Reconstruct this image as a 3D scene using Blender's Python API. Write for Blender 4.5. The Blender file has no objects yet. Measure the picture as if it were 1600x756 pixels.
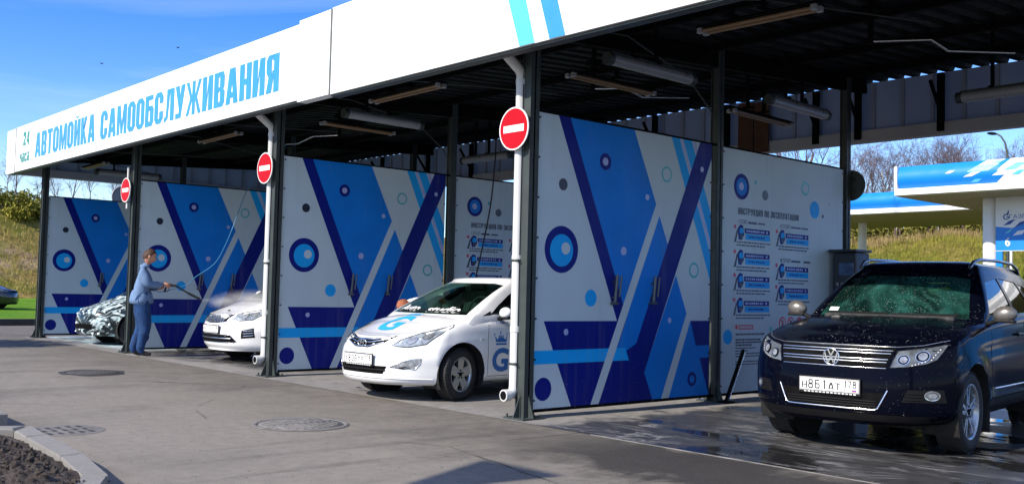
import bpy, bmesh, math, random
from math import sin, cos, pi, radians, sqrt, atan2, floor
from mathutils import Vector, Matrix, noise
from mathutils.bvhtree import BVHTree
from mathutils.geometry import delaunay_2d_cdt, intersect_point_tri_2d
random.seed(7)
SC = bpy.context.scene
COL = SC.collection
# ---------------------------------------------------------------- camera
cam_data = bpy.data.cameras.new('camera')
cam_data.sensor_width = 36.0
cam_data.lens = 1538.637 / 1600 * 36
cam_data.clip_start = 0.05
cam_data.clip_end = 3000
cam = bpy.data.objects.new('camera', cam_data)
COL.objects.link(cam)
R3 = Matrix(((0.6671131, 0.0210027, 0.7446603), (0.7445702, -0.0509795, -0.6655946), (0.0239831, 0.9984788, -0.0496471)))
cam.matrix_world = Matrix.Translation((7.378, -6.8105, 1.2867)) @ R3.to_4x4()
SC.camera = cam
# ---------------------------------------------------------------- sky, sun, exposure
SUN_EL = radians(36)
SUN_DIR = Vector((-0.08, -1.0, 0)).normalized() * cos(SUN_EL) + Vector((0, 0, sin(SUN_EL)))   # towards the sun
world = bpy.data.worlds.new('World')
SC.world = world
world.use_nodes = True
wn = world.node_tree
wn.nodes.clear()
_o = wn.nodes.new('ShaderNodeOutputWorld')
_b = wn.nodes.new('ShaderNodeBackground'); _b.inputs['Strength'].default_value = 0.095
_s = wn.nodes.new('ShaderNodeTexSky'); _s.sky_type = 'NISHITA'; _s.sun_disc = False
_s.sun_elevation = SUN_EL
_s.sun_rotation = atan2(SUN_DIR.x, SUN_DIR.y)
_s.air_density = 1.0; _s.dust_density = 0.15; _s.ozone_density = 3.0
_h = wn.nodes.new('ShaderNodeHueSaturation'); _h.inputs['Saturation'].default_value = 1.42; _h.inputs['Value'].default_value = 1.65; _h.inputs['Hue'].default_value = 0.522
wn.links.new(_s.outputs[0], _h.inputs['Color'])
_tc = wn.nodes.new('ShaderNodeTexCoord')
_mp = wn.nodes.new('ShaderNodeMapping'); _mp.inputs['Scale'].default_value = (1.0, 1.0, 5.0); _mp.inputs['Rotation'].default_value = (0.25, 0.1, 0.4)
wn.links.new(_tc.outputs['Generated'], _mp.inputs['Vector'])
_nz = wn.nodes.new('ShaderNodeTexNoise'); _nz.inputs['Scale'].default_value = 1.7; _nz.inputs['Detail'].default_value = 9; _nz.inputs['Roughness'].default_value = 0.55; _nz.inputs['Distortion'].default_value = 0.7
wn.links.new(_mp.outputs[0], _nz.inputs['Vector'])
_rm = wn.nodes.new('ShaderNodeMapRange'); _rm.inputs[1].default_value = 0.46; _rm.inputs[2].default_value = 0.80; _rm.inputs[3].default_value = 0.0; _rm.inputs[4].default_value = 0.5
wn.links.new(_nz.outputs['Fac'], _rm.inputs[0])
_dt = wn.nodes.new('ShaderNodeVectorMath'); _dt.operation = 'DOT_PRODUCT'; _dt.inputs[1].default_value = (-0.72, 0.64, 0.25)
wn.links.new(_tc.outputs['Generated'], _dt.inputs[0])
_r2 = wn.nodes.new('ShaderNodeMapRange')                     # white cloud added to the unseen half of the sky, for neutral fill light
for _i, _q in enumerate((0.45, -0.15, 0.0, 0.45)): _r2.inputs[1 + _i].default_value = _q
wn.links.new(_dt.outputs['Value'], _r2.inputs[0])
_ad = wn.nodes.new('ShaderNodeMath'); _ad.operation = 'MAXIMUM'
wn.links.new(_r2.outputs[0], _ad.inputs[0]); wn.links.new(_rm.outputs[0], _ad.inputs[1])
_mx = wn.nodes.new('ShaderNodeMix'); _mx.data_type = 'RGBA'
_mx.inputs[7].default_value = (6.4, 7.6, 9.6, 1)
wn.links.new(_ad.outputs[0], _mx.inputs[0]); wn.links.new(_h.outputs[0], _mx.inputs[6])
wn.links.new(_mx.outputs[2], _b.inputs['Color']); wn.links.new(_b.outputs[0], _o.inputs['Surface'])
sun_data = bpy.data.lights.new('sun', 'SUN')
sun_data.energy = 4.8; sun_data.angle = radians(0.5); sun_data.color = (1.0, 0.91, 0.78)
sun = bpy.data.objects.new('sun', sun_data); COL.objects.link(sun)
sun.rotation_euler = SUN_DIR.to_track_quat('Z', 'Y').to_euler()
SC.view_settings.view_transform = 'Standard'; SC.view_settings.look = 'None'
SC.view_settings.gamma = 1.0; SC.view_settings.use_curve_mapping = False
SC.view_settings.exposure = 0.60
# ---------------------------------------------------------------- helpers: objects
def new_obj(name, data=None, parent=None):
    o = bpy.data.objects.new(name, data); COL.objects.link(o)
    if parent is not None: o.parent = parent
    return o
def tag(o, label=None, cat=None, group=None, kind=None):
    if label: o['label'] = label
    if cat: o['category'] = cat
    if group: o['group'] = group
    if kind: o['kind'] = kind
    return o
def thing(name, label, cat, loc=(0, 0, 0), rotz=0.0, group=None):
    o = new_obj(name); o.location = loc; o.rotation_euler = (0, 0, rotz); o.empty_display_size = 0.2
    return tag(o, label, cat, group)
def copy_tree(o, parent=None):
    kids = list(o.children)
    c = o.copy(); COL.objects.link(c)
    if parent is not None: c.parent = parent
    for ch in kids: copy_tree(ch, c)
    return c
# ---------------------------------------------------------------- helpers: meshes
class MB:
    def __init__(self): self.v = []; self.f = []; self.m = []; self.sm = []
    def add(self, vs, fs, m=0, smooth=False):
        b = len(self.v); self.v += [tuple(p) for p in vs]
        for f in fs: self.f.append(tuple(b + i for i in f)); self.m.append(m); self.sm.append(smooth)
        return self
    def box(self, c, s, m=0, rot=None, bev=0.0):
        hx, hy, hz = s[0] / 2, s[1] / 2, s[2] / 2
        if bev > 0:
            bm = bmesh.new(); bmesh.ops.create_cube(bm, size=1.0)
            for v in bm.verts: v.co = Vector((v.co.x * s[0], v.co.y * s[1], v.co.z * s[2]))
            bmesh.ops.bevel(bm, geom=bm.edges[:], offset=min(bev, 0.45 * min(s)), segments=2, affect='EDGES', profile=0.6)
            vs = [v.co.copy() for v in bm.verts]; bm.verts.index_update(); fs = [tuple(v.index for v in f.verts) for f in bm.faces]; bm.free()
        else:
            vs = [Vector((x, y, z)) for x in (-hx, hx) for y in (-hy, hy) for z in (-hz, hz)]
            fs = [(0, 1, 3, 2), (4, 6, 7, 5), (0, 4, 5, 1), (2, 3, 7, 6), (0, 2, 6, 4), (1, 5, 7, 3)]
        if rot is not None: vs = [rot @ v for v in vs]
        c = Vector(c)
        return self.add([v + c for v in vs], fs, m)
    def bar(self, a, b, w, h, m=0, up=(0, 0, 1), bev=0.0):
        a = Vector(a); b = Vector(b); d = b - a; L = d.length; x = d.normalized(); u = Vector(up)
        y = u.cross(x)
        if y.length < 1e-4: y = Vector((1, 0, 0)).cross(x)
        y.normalize(); z = x.cross(y)
        return self.box((a + b) / 2, (L, w, h), m, Matrix((x, y, z)).transposed(), bev)
    def tube(self, pts, r, n=8, m=0, caps=True, closed=False):
        pts = [Vector(p) for p in pts]; k = len(pts)
        rs = r if isinstance(r, (list, tuple)) else [r] * k
        vs = []; prev = None
        for i, p in enumerate(pts):
            if closed: t = pts[(i + 1) % k] - pts[i - 1]
            else: t = (pts[min(i + 1, k - 1)] - pts[max(i - 1, 0)])
            t.normalize()
            if prev is None:
                a = t.orthogonal().normalized()
            else:
                a = prev - t * prev.dot(t)
                a = a.normalized() if a.length > 1e-6 else t.orthogonal().normalized()
            prev = a; b = t.cross(a)
            for j in range(n):
                an = 2 * pi * j / n
                vs.append(p + (a * cos(an) + b * sin(an)) * rs[i])
        fs = []
        for i in range(k if closed else k - 1):
            i2 = (i + 1) % k
            for j in range(n):
                j2 = (j + 1) % n
                fs.append((i * n + j, i * n + j2, i2 * n + j2, i2 * n + j))
        self.add(vs, fs, m, n > 5)
        if caps and not closed:
            self.add(vs[:n], [tuple(range(n))[::-1]], m); self.add(vs[-n:], [tuple(range(n))], m)
        return self
    def cyl(self, a, b, r, n=20, m=0, r2=None, caps=True):
        return self.tube([a, b], [r, r if r2 is None else r2], n, m, caps)
    def lathe(self, prof, n=32, m=0, axis='z', c=(0, 0, 0), smooth=True):
        c = Vector(c); vs = []; k = len(prof)
        for i in range(n):
            an = 2 * pi * i / n
            for (r, h) in prof:
                p = {'z': Vector((r * cos(an), r * sin(an), h)), 'y': Vector((r * cos(an), h, r * sin(an))), 'x': Vector((h, r * cos(an), r * sin(an)))}[axis]
                vs.append(p + c)
        fs = []
        for i in range(n):
            i2 = (i + 1) % n
            for j in range(k - 1): fs.append((i * k + j, i2 * k + j, i2 * k + j + 1, i * k + j + 1))
        return self.add(vs, fs, m, smooth)
    def sphere(self, c, r, n=12, m=0, sc=(1, 1, 1), rot=None):
        prof = [(sin(pi * i / n), -cos(pi * i / n)) for i in range(n + 1)]
        vs = []; fs = []; c = Vector(c); N = n * 2
        for i in range(n + 1):
            for j in range(N):
                an = 2 * pi * j / N
                p = Vector((prof[i][0] * cos(an) * r * sc[0], prof[i][0] * sin(an) * r * sc[1], prof[i][1] * r * sc[2]))
                if rot is not None: p = rot @ p
                vs.append(p + c)
        for i in range(n):
            for j in range(N):
                j2 = (j + 1) % N
                fs.append((i * N + j, i * N + j2, (i + 1) * N + j2, (i + 1) * N + j))
        return self.add(vs, fs, m, True)
    def poly(self, pts, m=0): return self.add(pts, [tuple(range(len(pts)))], m)
    def prism(self, pts2, fn, d, m=0):
        """2D outline pts2; fn(a, b, t) -> 3D; t = 0 face and t = d face, with sides"""
        n = len(pts2)
        vs = [fn(a, b, 0.0) for a, b in pts2] + [fn(a, b, d) for a, b in pts2]
        fs = [tuple(range(n))[::-1], tuple(range(n, 2 * n))] + [(i, (i + 1) % n, n + (i + 1) % n, n + i) for i in range(n)]
        return self.add(vs, fs, m)
    def text(self, body, o, u, v, w, h, m=0, bold=0.0, depth=0.0):
        """text fitted to w x h, lower-left corner o, along u, up v"""
        T = text_geo(body, bold); o = Vector(o); u = Vector(u).normalized(); v = Vector(v).normalized(); nrm = u.cross(v)
        vs = [o + u * (p[0] * w) + v * (p[1] * h) + nrm * depth for p in T[0]]
        return self.add(vs, T[1], m)
    def build_each(self, name, mats, parent=None, **kw):
        # one object per separate piece
        par = list(range(len(self.v)))
        def find(i):
            while par[i] != i: par[i] = par[par[i]]; i = par[i]
            return i
        for f in self.f:
            for i in f[1:]: par[find(i)] = find(f[0])
        groups = {}
        for k, f in enumerate(self.f): groups.setdefault(find(f[0]), []).append(k)
        out = []
        for ks in groups.values():
            used = sorted({i for k in ks for i in self.f[k]}); mp = {o: n for n, o in enumerate(used)}; q = MB()
            q.v = [self.v[i] for i in used]; q.f = [tuple(mp[i] for i in self.f[k]) for k in ks]; q.m = [self.m[k] for k in ks]; q.sm = [self.sm[k] for k in ks]
            out.append(q.build(name, mats, parent, **kw))
        return out
    def build(self, name, mats, parent=None, sharp=None, fix=True):
        me = bpy.data.meshes.new(name)
        me.from_pydata([tuple(p) for p in self.v], [], self.f)
        for mt in (mats if isinstance(mats, (list, tuple)) else [mats]): me.materials.append(mt)
        me.polygons.foreach_set('material_index', self.m)
        me.polygons.foreach_set('use_smooth', self.sm)
        if fix:
            bm = bmesh.new(); bm.from_mesh(me); bmesh.ops.recalc_face_normals(bm, faces=bm.faces); bm.to_mesh(me); bm.free()
        if sharp:
            me.polygons.foreach_set('use_smooth', [True] * len(me.polygons)); me.set_sharp_from_angle(angle=radians(sharp))
        me.update()
        return new_obj(name, me, parent)
_tc_cache = {}
def text_geo(body, bold=0.0):
    key = (body, bold)
    if key in _tc_cache: return _tc_cache[key]
    cu = bpy.data.curves.new('lettering', 'FONT'); cu.body = body; cu.size = 1.0; cu.offset = bold; cu.resolution_u = 4
    ob = bpy.data.objects.new('lettering', cu); COL.objects.link(ob)
    dg = bpy.context.evaluated_depsgraph_get()
    me = bpy.data.meshes.new_from_object(ob.evaluated_get(dg))
    xs = [v.co.x for v in me.vertices]; ys = [v.co.y for v in me.vertices]
    x0, x1, y0, y1 = min(xs), max(xs), min(ys), max(ys)
    T = ([((v.co.x - x0) / (x1 - x0), (v.co.y - y0) / (y1 - y0)) for v in me.vertices], [tuple(p.vertices) for p in me.polygons])
    bpy.data.objects.remove(ob); bpy.data.curves.remove(cu); bpy.data.meshes.remove(me)
    _tc_cache[key] = T
    return T
def block_glyph(ch, sx=0.34, sy=0.15):
    # heavy condensed capitals from plain pieces in the unit box
    def R(a, b, c, d): return [(a, c), (b, c), (b, d), (a, d)]
    def oct_ring(x0, x1, y0, y1, skip=()):
        cx, cy = sx * 0.62, sy * 0.95
        o = [(x0 + cx, y0), (x1 - cx, y0), (x1, y0 + cy), (x1, y1 - cy), (x1 - cx, y1), (x0 + cx, y1), (x0, y1 - cy), (x0, y0 + cy)]
        a, b, c, d = x0 + sx, x1 - sx, y0 + sy, y1 - sy
        i = [(a + .02, c), (b - .02, c), (b, c + .03), (b, d - .03), (b - .02, d), (a + .02, d), (a, d - .03), (a, c + .03)]
        return [[o[k], o[(k + 1) % 8], i[(k + 1) % 8], i[k]] for k in range(8) if k not in skip]
    m = 1 - sx
    if ch == 'А': return [[(0, 0), (sx * .92, 0), (.60, 1), (.27, 1)], [(1, 0), (1 - sx * .92, 0), (.40, 1), (.73, 1)], R(.28, .72, .17, .17 + sy)]
    if ch == 'В': return [R(0, sx, 0, 1), R(sx, m - .08, 0, sy), R(sx, m - .08, 1 - sy, 1), R(sx, m - .08, .5 - sy * .45, .5 + sy * .45), [(m - .08, 0), (1 - sx * .4, 0), (1, sy * .8), (1, .43), (.88, .5), (m - .08, .5), (m, .42), (m, .08 + sy)], [(m - .08, .5), (.88, .5), (.97, .58), (.97, 1 - sy * .8), (1 - sx * .4, 1), (m - .08, 1), (m - .03, 1 - sy), (m - .03, .58)]]
    if ch == 'Т': return [R(0, 1, 1 - sy, 1), R(.5 - sx / 2, .5 + sx / 2, 0, 1 - sy)]
    if ch == 'О': return oct_ring(0, 1, 0, 1)
    if ch == 'С': return oct_ring(0, 1, 0, 1, (2, )) + [R(m, 1, .64, 1 - sy), R(m, 1, sy, .38)]
    if ch == 'Э': return oct_ring(0, 1, 0, 1, (6, )) + [R(0, sx, .68, 1 - sy), R(0, sx, sy, .34), R(.35, m, .5 - sy / 2, .5 + sy / 2)]
    if ch == 'М': s_ = sx * .78; return [R(0, s_, 0, 1), R(1 - s_, 1, 0, 1), [(s_ * .55, 1), (s_ * 1.25, 1), (.5 + .09, 0.02), (.5 - .09, 0.02)], [(1 - s_ * .55, 1), (1 - s_ * 1.25, 1), (.5 - .09, 0.02), (.5 + .09, 0.02)]]
    if ch in 'ИЙ':
        g = [R(0, sx, 0, 1), R(m, 1, 0, 1), [(sx, 0.0), (sx, .34), (m, 1), (m, .66)]]
        if ch == 'Й': g += [[(.22, 1.15), (.36, 1.15), (.42, 1.09), (.42, 1.05), (.30, 1.05)], R(.42, .58, 1.05, 1.09), [(.78, 1.15), (.64, 1.15), (.58, 1.09), (.58, 1.05), (.70, 1.05)]]
        return g
    if ch == 'К': return [R(0, sx, 0, 1), [(sx, .60), (sx, .40), (1 - sx * 1.05, 0), (1, 0), (.58, .52)], [(sx, .60), (.58, .52), (.97, 1), (1 - sx * 1.1, 1), (sx, .52)]]
    if ch == 'Б': return [R(0, sx, 0, 1), R(sx, .93, 1 - sy, 1), R(sx, m - .05, 0, sy), R(sx, m - .05, .50, .50 + sy), [(m - .05, 0), (1 - sx * .4, 0), (1, sy * .8), (1, .55), (1 - sx * .4, .50 + sy), (m - .05, .50 + sy), (m, .50), (m, sy)]]
    if ch == 'Л': return [R(m, 1, 0, 1), R(.26, m, 1 - sy, 1), [(.0, 0), (.16, 0), (sx * 1.05, .10), (.56, 1 - sy), (.26, 1 - sy), (.22, .30), (.16, .15), (0, .14)]]
    if ch == 'У': return [[(0, 1), (sx, 1), (.62, .30), (.42, .22)], [(1, 1), (m, 1), (.36, .08), (.18, 0), (.62, 0)], R(.06, .36, 0, sy)]
    if ch == 'Ж': return [R(.5 - sx * .33, .5 + sx * .33, 0, 1), [(0, 1), (sx * .62, 1), (.5 - sx * .33, .55), (.5 - sx * .33, .42), (.27, .5)], [(0, 0), (sx * .62, 0), (.5 - sx * .33, .45), (.5 - sx * .33, .58), (.27, .5)], [(1, 1), (1 - sx * .62, 1), (.5 + sx * .33, .55), (.5 + sx * .33, .42), (.73, .5)], [(1, 0), (1 - sx * .62, 0), (.5 + sx * .33, .45), (.5 + sx * .33, .58), (.73, .5)]]
    if ch == 'Н': return [R(0, sx, 0, 1), R(m, 1, 0, 1), R(sx, m, .5 - sy / 2, .5 + sy / 2)]
    if ch == 'П': return [R(0, sx, 0, 1), R(m, 1, 0, 1), R(sx, m, 1 - sy, 1)]
    if ch == 'Ц': return [R(0, sx, 0, 1), R(m - .06, .94, 0, 1), R(sx, m - .06, 0, sy), R(.80, 1, -.12, 0)]
    if ch == 'Р': return [R(0, sx, 0, 1), R(sx, m - .05, 1 - sy, 1), R(sx, m - .05, .40, .40 + sy), [(m - .05, .40), (1 - sx * .4, .40), (1, .40 + sy * .8), (1, 1 - sy * .8), (1 - sx * .4, 1), (m - .05, 1), (m, 1 - sy), (m, .40 + sy)]]
    if ch == 'Я': return [R(m, 1, 0, 1), R(sx + .05, m, 1 - sy, 1), R(sx + .05, m, .42, .42 + sy), [(sx + .05, .42), (sx * .4, .42), (0, .42 + sy * .8), (0, 1 - sy * .8), (sx * .4, 1), (sx + .05, 1), (sx, 1 - sy), (sx, .42 + sy)], [(0, 0), (sx, 0), (m, .42), (m - sx * .95, .42)]]
    if ch == '1': return [R(.45, 1, 0, 1), [(0, .72), (.45, .80), (.45, 1), (.40, 1), (.30, .88), (0, .82)]]
    if ch == '2': return [R(0, 1, 0, sy), [(0, sy), (sx * 1.1, sy), (1, .58), (1 - sx, .62)], [(1 - sx, .58), (1, .58), (1, .88), (.80, 1), (.66, 1 - sy), (1 - sx, .82)], [(.2, 1), (.8, 1), (.66, 1 - sy), (.36, 1 - sy)], [(0, .88), (.2, 1), (.36, 1 - sy), (sx, .80), (sx, .68), (0, .68)]]
    if ch == '4': return [R(.52, .52 + sx, 0, 1), R(0, .52, .20, .20 + sy), R(.52 + sx, 1, .20, .20 + sy), [(0, .20 + sy), (.26, .20 + sy), (.52, .80), (.52, 1)]]
    if ch == 'ч': return [R(m, 1, 0, .72), R(0, sx, .36, .72), R(sx, m, .28, .28 + sy)]
    if ch == 'а': return [R(m, 1, 0, .62), R(.1, m, 0, sy * .9), R(0, sx, .08, .36), R(.1, m, .32, .32 + sy * .8), [(.08, .58), (.9, .72), (.2, .72)], R(.15, 1, .62, .74)]
    if ch == 'с': return [R(0, sx, .06, .66), R(.12, .92, 0, sy), R(.12, .92, .72 - sy, .72), R(m, 1, .50, .66), R(m, 1, .06, .22)]
    if ch == '6': return oct_ring(0, 1, 0, .60) + [R(0, sx, .5, .9), [(0, .86), (.2, 1), (.85, 1), (.85, 1 - sy), (sx, 1 - sy), (sx, .86)]]
    if ch == '8': return oct_ring(0, 1, 0, .54) + oct_ring(.05, .95, .48, 1)
    if ch == '7': return [R(0, 1, 1 - sy, 1), [(1 - sx, 1 - sy), (1, 1 - sy), (.45, 0), (.45 - sx, 0)]]
    if ch == '3': return [R(0, .8, 1 - sy, 1), [(m, 1 - sy), (.8, 1), (1, .9), (1, .6), (.86, .52), (.5, .60), (.5, .46), (m, .58)], [(.5, .46), (.5, .60), (.86, .54), (1, .44), (1, .1), (.8, 0), (m, sy), (m, .42)], R(0, .8, 0, sy)]
    if ch == '0': return oct_ring(0, 1, 0, 1)
    if ch == '5': return [R(0, .95, 1 - sy, 1), R(0, sx, .5, 1 - sy), R(0, .7, .5, .5 + sy), [(.7, .5 + sy), (1, .5), (1, .12), (.8, 0), (m, sy), (m, .46)], R(0, .8, 0, sy)]
    return []
def block_word(m, body, o, u, v, w, h, mi=0, sx=0.34, sy=0.13, gap=0.16, lift=0.00025):
    o = Vector(o); u = Vector(u).normalized(); v = Vector(v).normalized(); nrm = u.cross(v)
    wid = {'М': 1.3, 'Ж': 1.55, 'Л': 1.1, 'У': 1.05, ' ': 0.45, 'А': 1.1, 'Т': 0.95}
    ws = [wid.get(c, 1.0) for c in body]; tot = sum(ws) + gap * (len(body) - 1); k = w / tot; x = 0.0
    for c, cw in zip(body, ws):
        for i, pc in enumerate(block_glyph(c, sx / cw ** 0.7, sy)):
            m.add([o + u * ((x + a * cw) * k) + v * (b * h) + nrm * (i * lift) for a, b in pc], [tuple(range(len(pc)))], mi)
        x += cw + gap
def circle(cx, cy, rx, ry=None, n=28, a0=0.0):
    ry = rx if ry is None else ry
    return [(cx + rx * cos(a0 + 2 * pi * i / n), cy + ry * sin(a0 + 2 * pi * i / n)) for i in range(n)]
def lerp(a, b, t): return a + (b - a) * t
def pl(x, pts):
    if x <= pts[0][0]: return pts[0][1]
    for (a, va), (b, vb) in zip(pts, pts[1:]):
        if x <= b: return va + (vb - va) * (x - a) / (b - a)
    return pts[-1][1]
def sm(x, pts):
    """smooth piecewise curve (Catmull-Rom on uneven knots)"""
    if x <= pts[0][0]: return pts[0][1]
    if x >= pts[-1][0]: return pts[-1][1]
    n = len(pts)
    for i in range(n - 1):
        if x <= pts[i + 1][0]: break
    def slope(k):
        if k == 0: return (pts[1][1] - pts[0][1]) / (pts[1][0] - pts[0][0])
        if k == n - 1: return (pts[-1][1] - pts[-2][1]) / (pts[-1][0] - pts[-2][0])
        a = (pts[k][1] - pts[k - 1][1]) / (pts[k][0] - pts[k - 1][0]); b = (pts[k + 1][1] - pts[k][1]) / (pts[k + 1][0] - pts[k][0])
        return 0.0 if a * b <= 0 else 2 * a * b / (a + b)
    h = pts[i + 1][0] - pts[i][0]; t = (x - pts[i][0]) / h
    m0, m1 = slope(i) * h, slope(i + 1) * h
    return (2 * t**3 - 3 * t**2 + 1) * pts[i][1] + (t**3 - 2 * t**2 + t) * m0 + (-2 * t**3 + 3 * t**2) * pts[i + 1][1] + (t**3 - t**2) * m1
# ---------------------------------------------------------------- helpers: materials
class NT:
    def __init__(self, name):
        self.mat = bpy.data.materials.new(name); self.mat.use_nodes = True
        self.t = self.mat.node_tree; self.t.nodes.clear()
        self.out = self.t.nodes.new('ShaderNodeOutputMaterial')
        self.b = self.t.nodes.new('ShaderNodeBsdfPrincipled'); self.t.links.new(self.b.outputs[0], self.out.inputs[0])
        self.co = None
    def n(self, typ, **kw):
        x = self.t.nodes.new(typ)
        for k, v in kw.items(): setattr(x, k, v)
        return x
    def l(self, a, b): self.t.links.new(a, b)
    def coord(self):
        if self.co is None: self.co = self.n('ShaderNodeTexCoord').outputs['Object']
        return self.co
    def noise(self, scale, detail=4, rough=0.55, vec=None, stretch=None, dist=0.0):
        x = self.n('ShaderNodeTexNoise'); x.inputs['Scale'].default_value = scale; x.inputs['Detail'].default_value = detail; x.inputs['Roughness'].default_value = rough; x.inputs['Distortion'].default_value = dist
        v = vec or self.coord()
        if stretch:
            mp = self.n('ShaderNodeMapping'); mp.inputs['Scale'].default_value = stretch; self.l(v, mp.inputs['Vector']); v = mp.outputs[0]
        self.l(v, x.inputs['Vector']); return x.outputs['Fac']
    def voro(self, scale, feature='F1', rnd=1.0):
        x = self.n('ShaderNodeTexVoronoi', feature=feature); x.inputs['Scale'].default_value = scale; x.inputs['Randomness'].default_value = rnd; self.l(self.coord(), x.inputs['Vector']); return x
    def rng(self, v, a, b, c=0.0, d=1.0):
        x = self.n('ShaderNodeMapRange'); self.l(v, x.inputs[0])
        for i, q in enumerate((a, b, c, d)): x.inputs[1 + i].default_value = q
        return x.outputs[0]
    def math(self, op, a, b=None):
        x = self.n('ShaderNodeMath', operation=op)
        for i, q in enumerate((a, b)):
            if q is None: continue
            if isinstance(q, (int, float)): x.inputs[i].default_value = q
            else: self.l(q, x.inputs[i])
        return x.outputs[0]
    def mix(self, fac, a, b, blend='MIX'):
        x = self.n('ShaderNodeMix', data_type='RGBA', blend_type=blend)
        if isinstance(fac, (int, float)): x.inputs[0].default_value = fac
        else: self.l(fac, x.inputs[0])
        for i, q in ((6, a), (7, b)):
            if isinstance(q, (tuple, list)): x.inputs[i].default_value = (q[0], q[1], q[2], 1)
            else: self.l(q, x.inputs[i])
        return x.outputs[2]
    def set(self, name, v):
        s = self.b.inputs[name]
        if isinstance(v, (int, float)): s.default_value = v
        elif isinstance(v, (tuple, list)): s.default_value = (v[0], v[1], v[2], 1)
        else: self.l(v, s)
        return self
    def bump(self, h, strength=0.3, dist=0.01):
        x = self.n('ShaderNodeBump'); x.inputs['Strength'].default_value = strength; x.inputs['Distance'].default_value = dist
        self.l(h, x.inputs['Height']); self.l(x.outputs[0], self.b.inputs['Normal']); return self
    def xyz(self):
        x = self.n('ShaderNodeSeparateXYZ'); self.l(self.coord(), x.inputs[0]); return x.outputs
def P(name, col, rough=0.5, metal=0.0, var=0.12, scale=6.0, bump=0.0, bscale=80.0, coat=0.0, spec=0.5, emit=0.0):
    k = NT(name)
    f = k.noise(scale, 5)
    dark = tuple(c * (1 - var) for c in col); lite = tuple(min(1, c * (1 + var)) for c in col)
    k.set('Base Color', k.mix(k.rng(f, 0.3, 0.7), dark, lite)).set('Metallic', metal).set('Specular IOR Level', spec)
    k.set('Roughness', k.rng(k.noise(scale * 2.3, 3), 0.25, 0.75, max(0.02, rough * 0.8), min(1, rough * 1.2)))
    if coat: k.set('Coat Weight', coat).set('Coat Roughness', 0.03)
    if bump: k.bump(k.noise(bscale, 3), bump, 0.01)
    return k.mat
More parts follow.
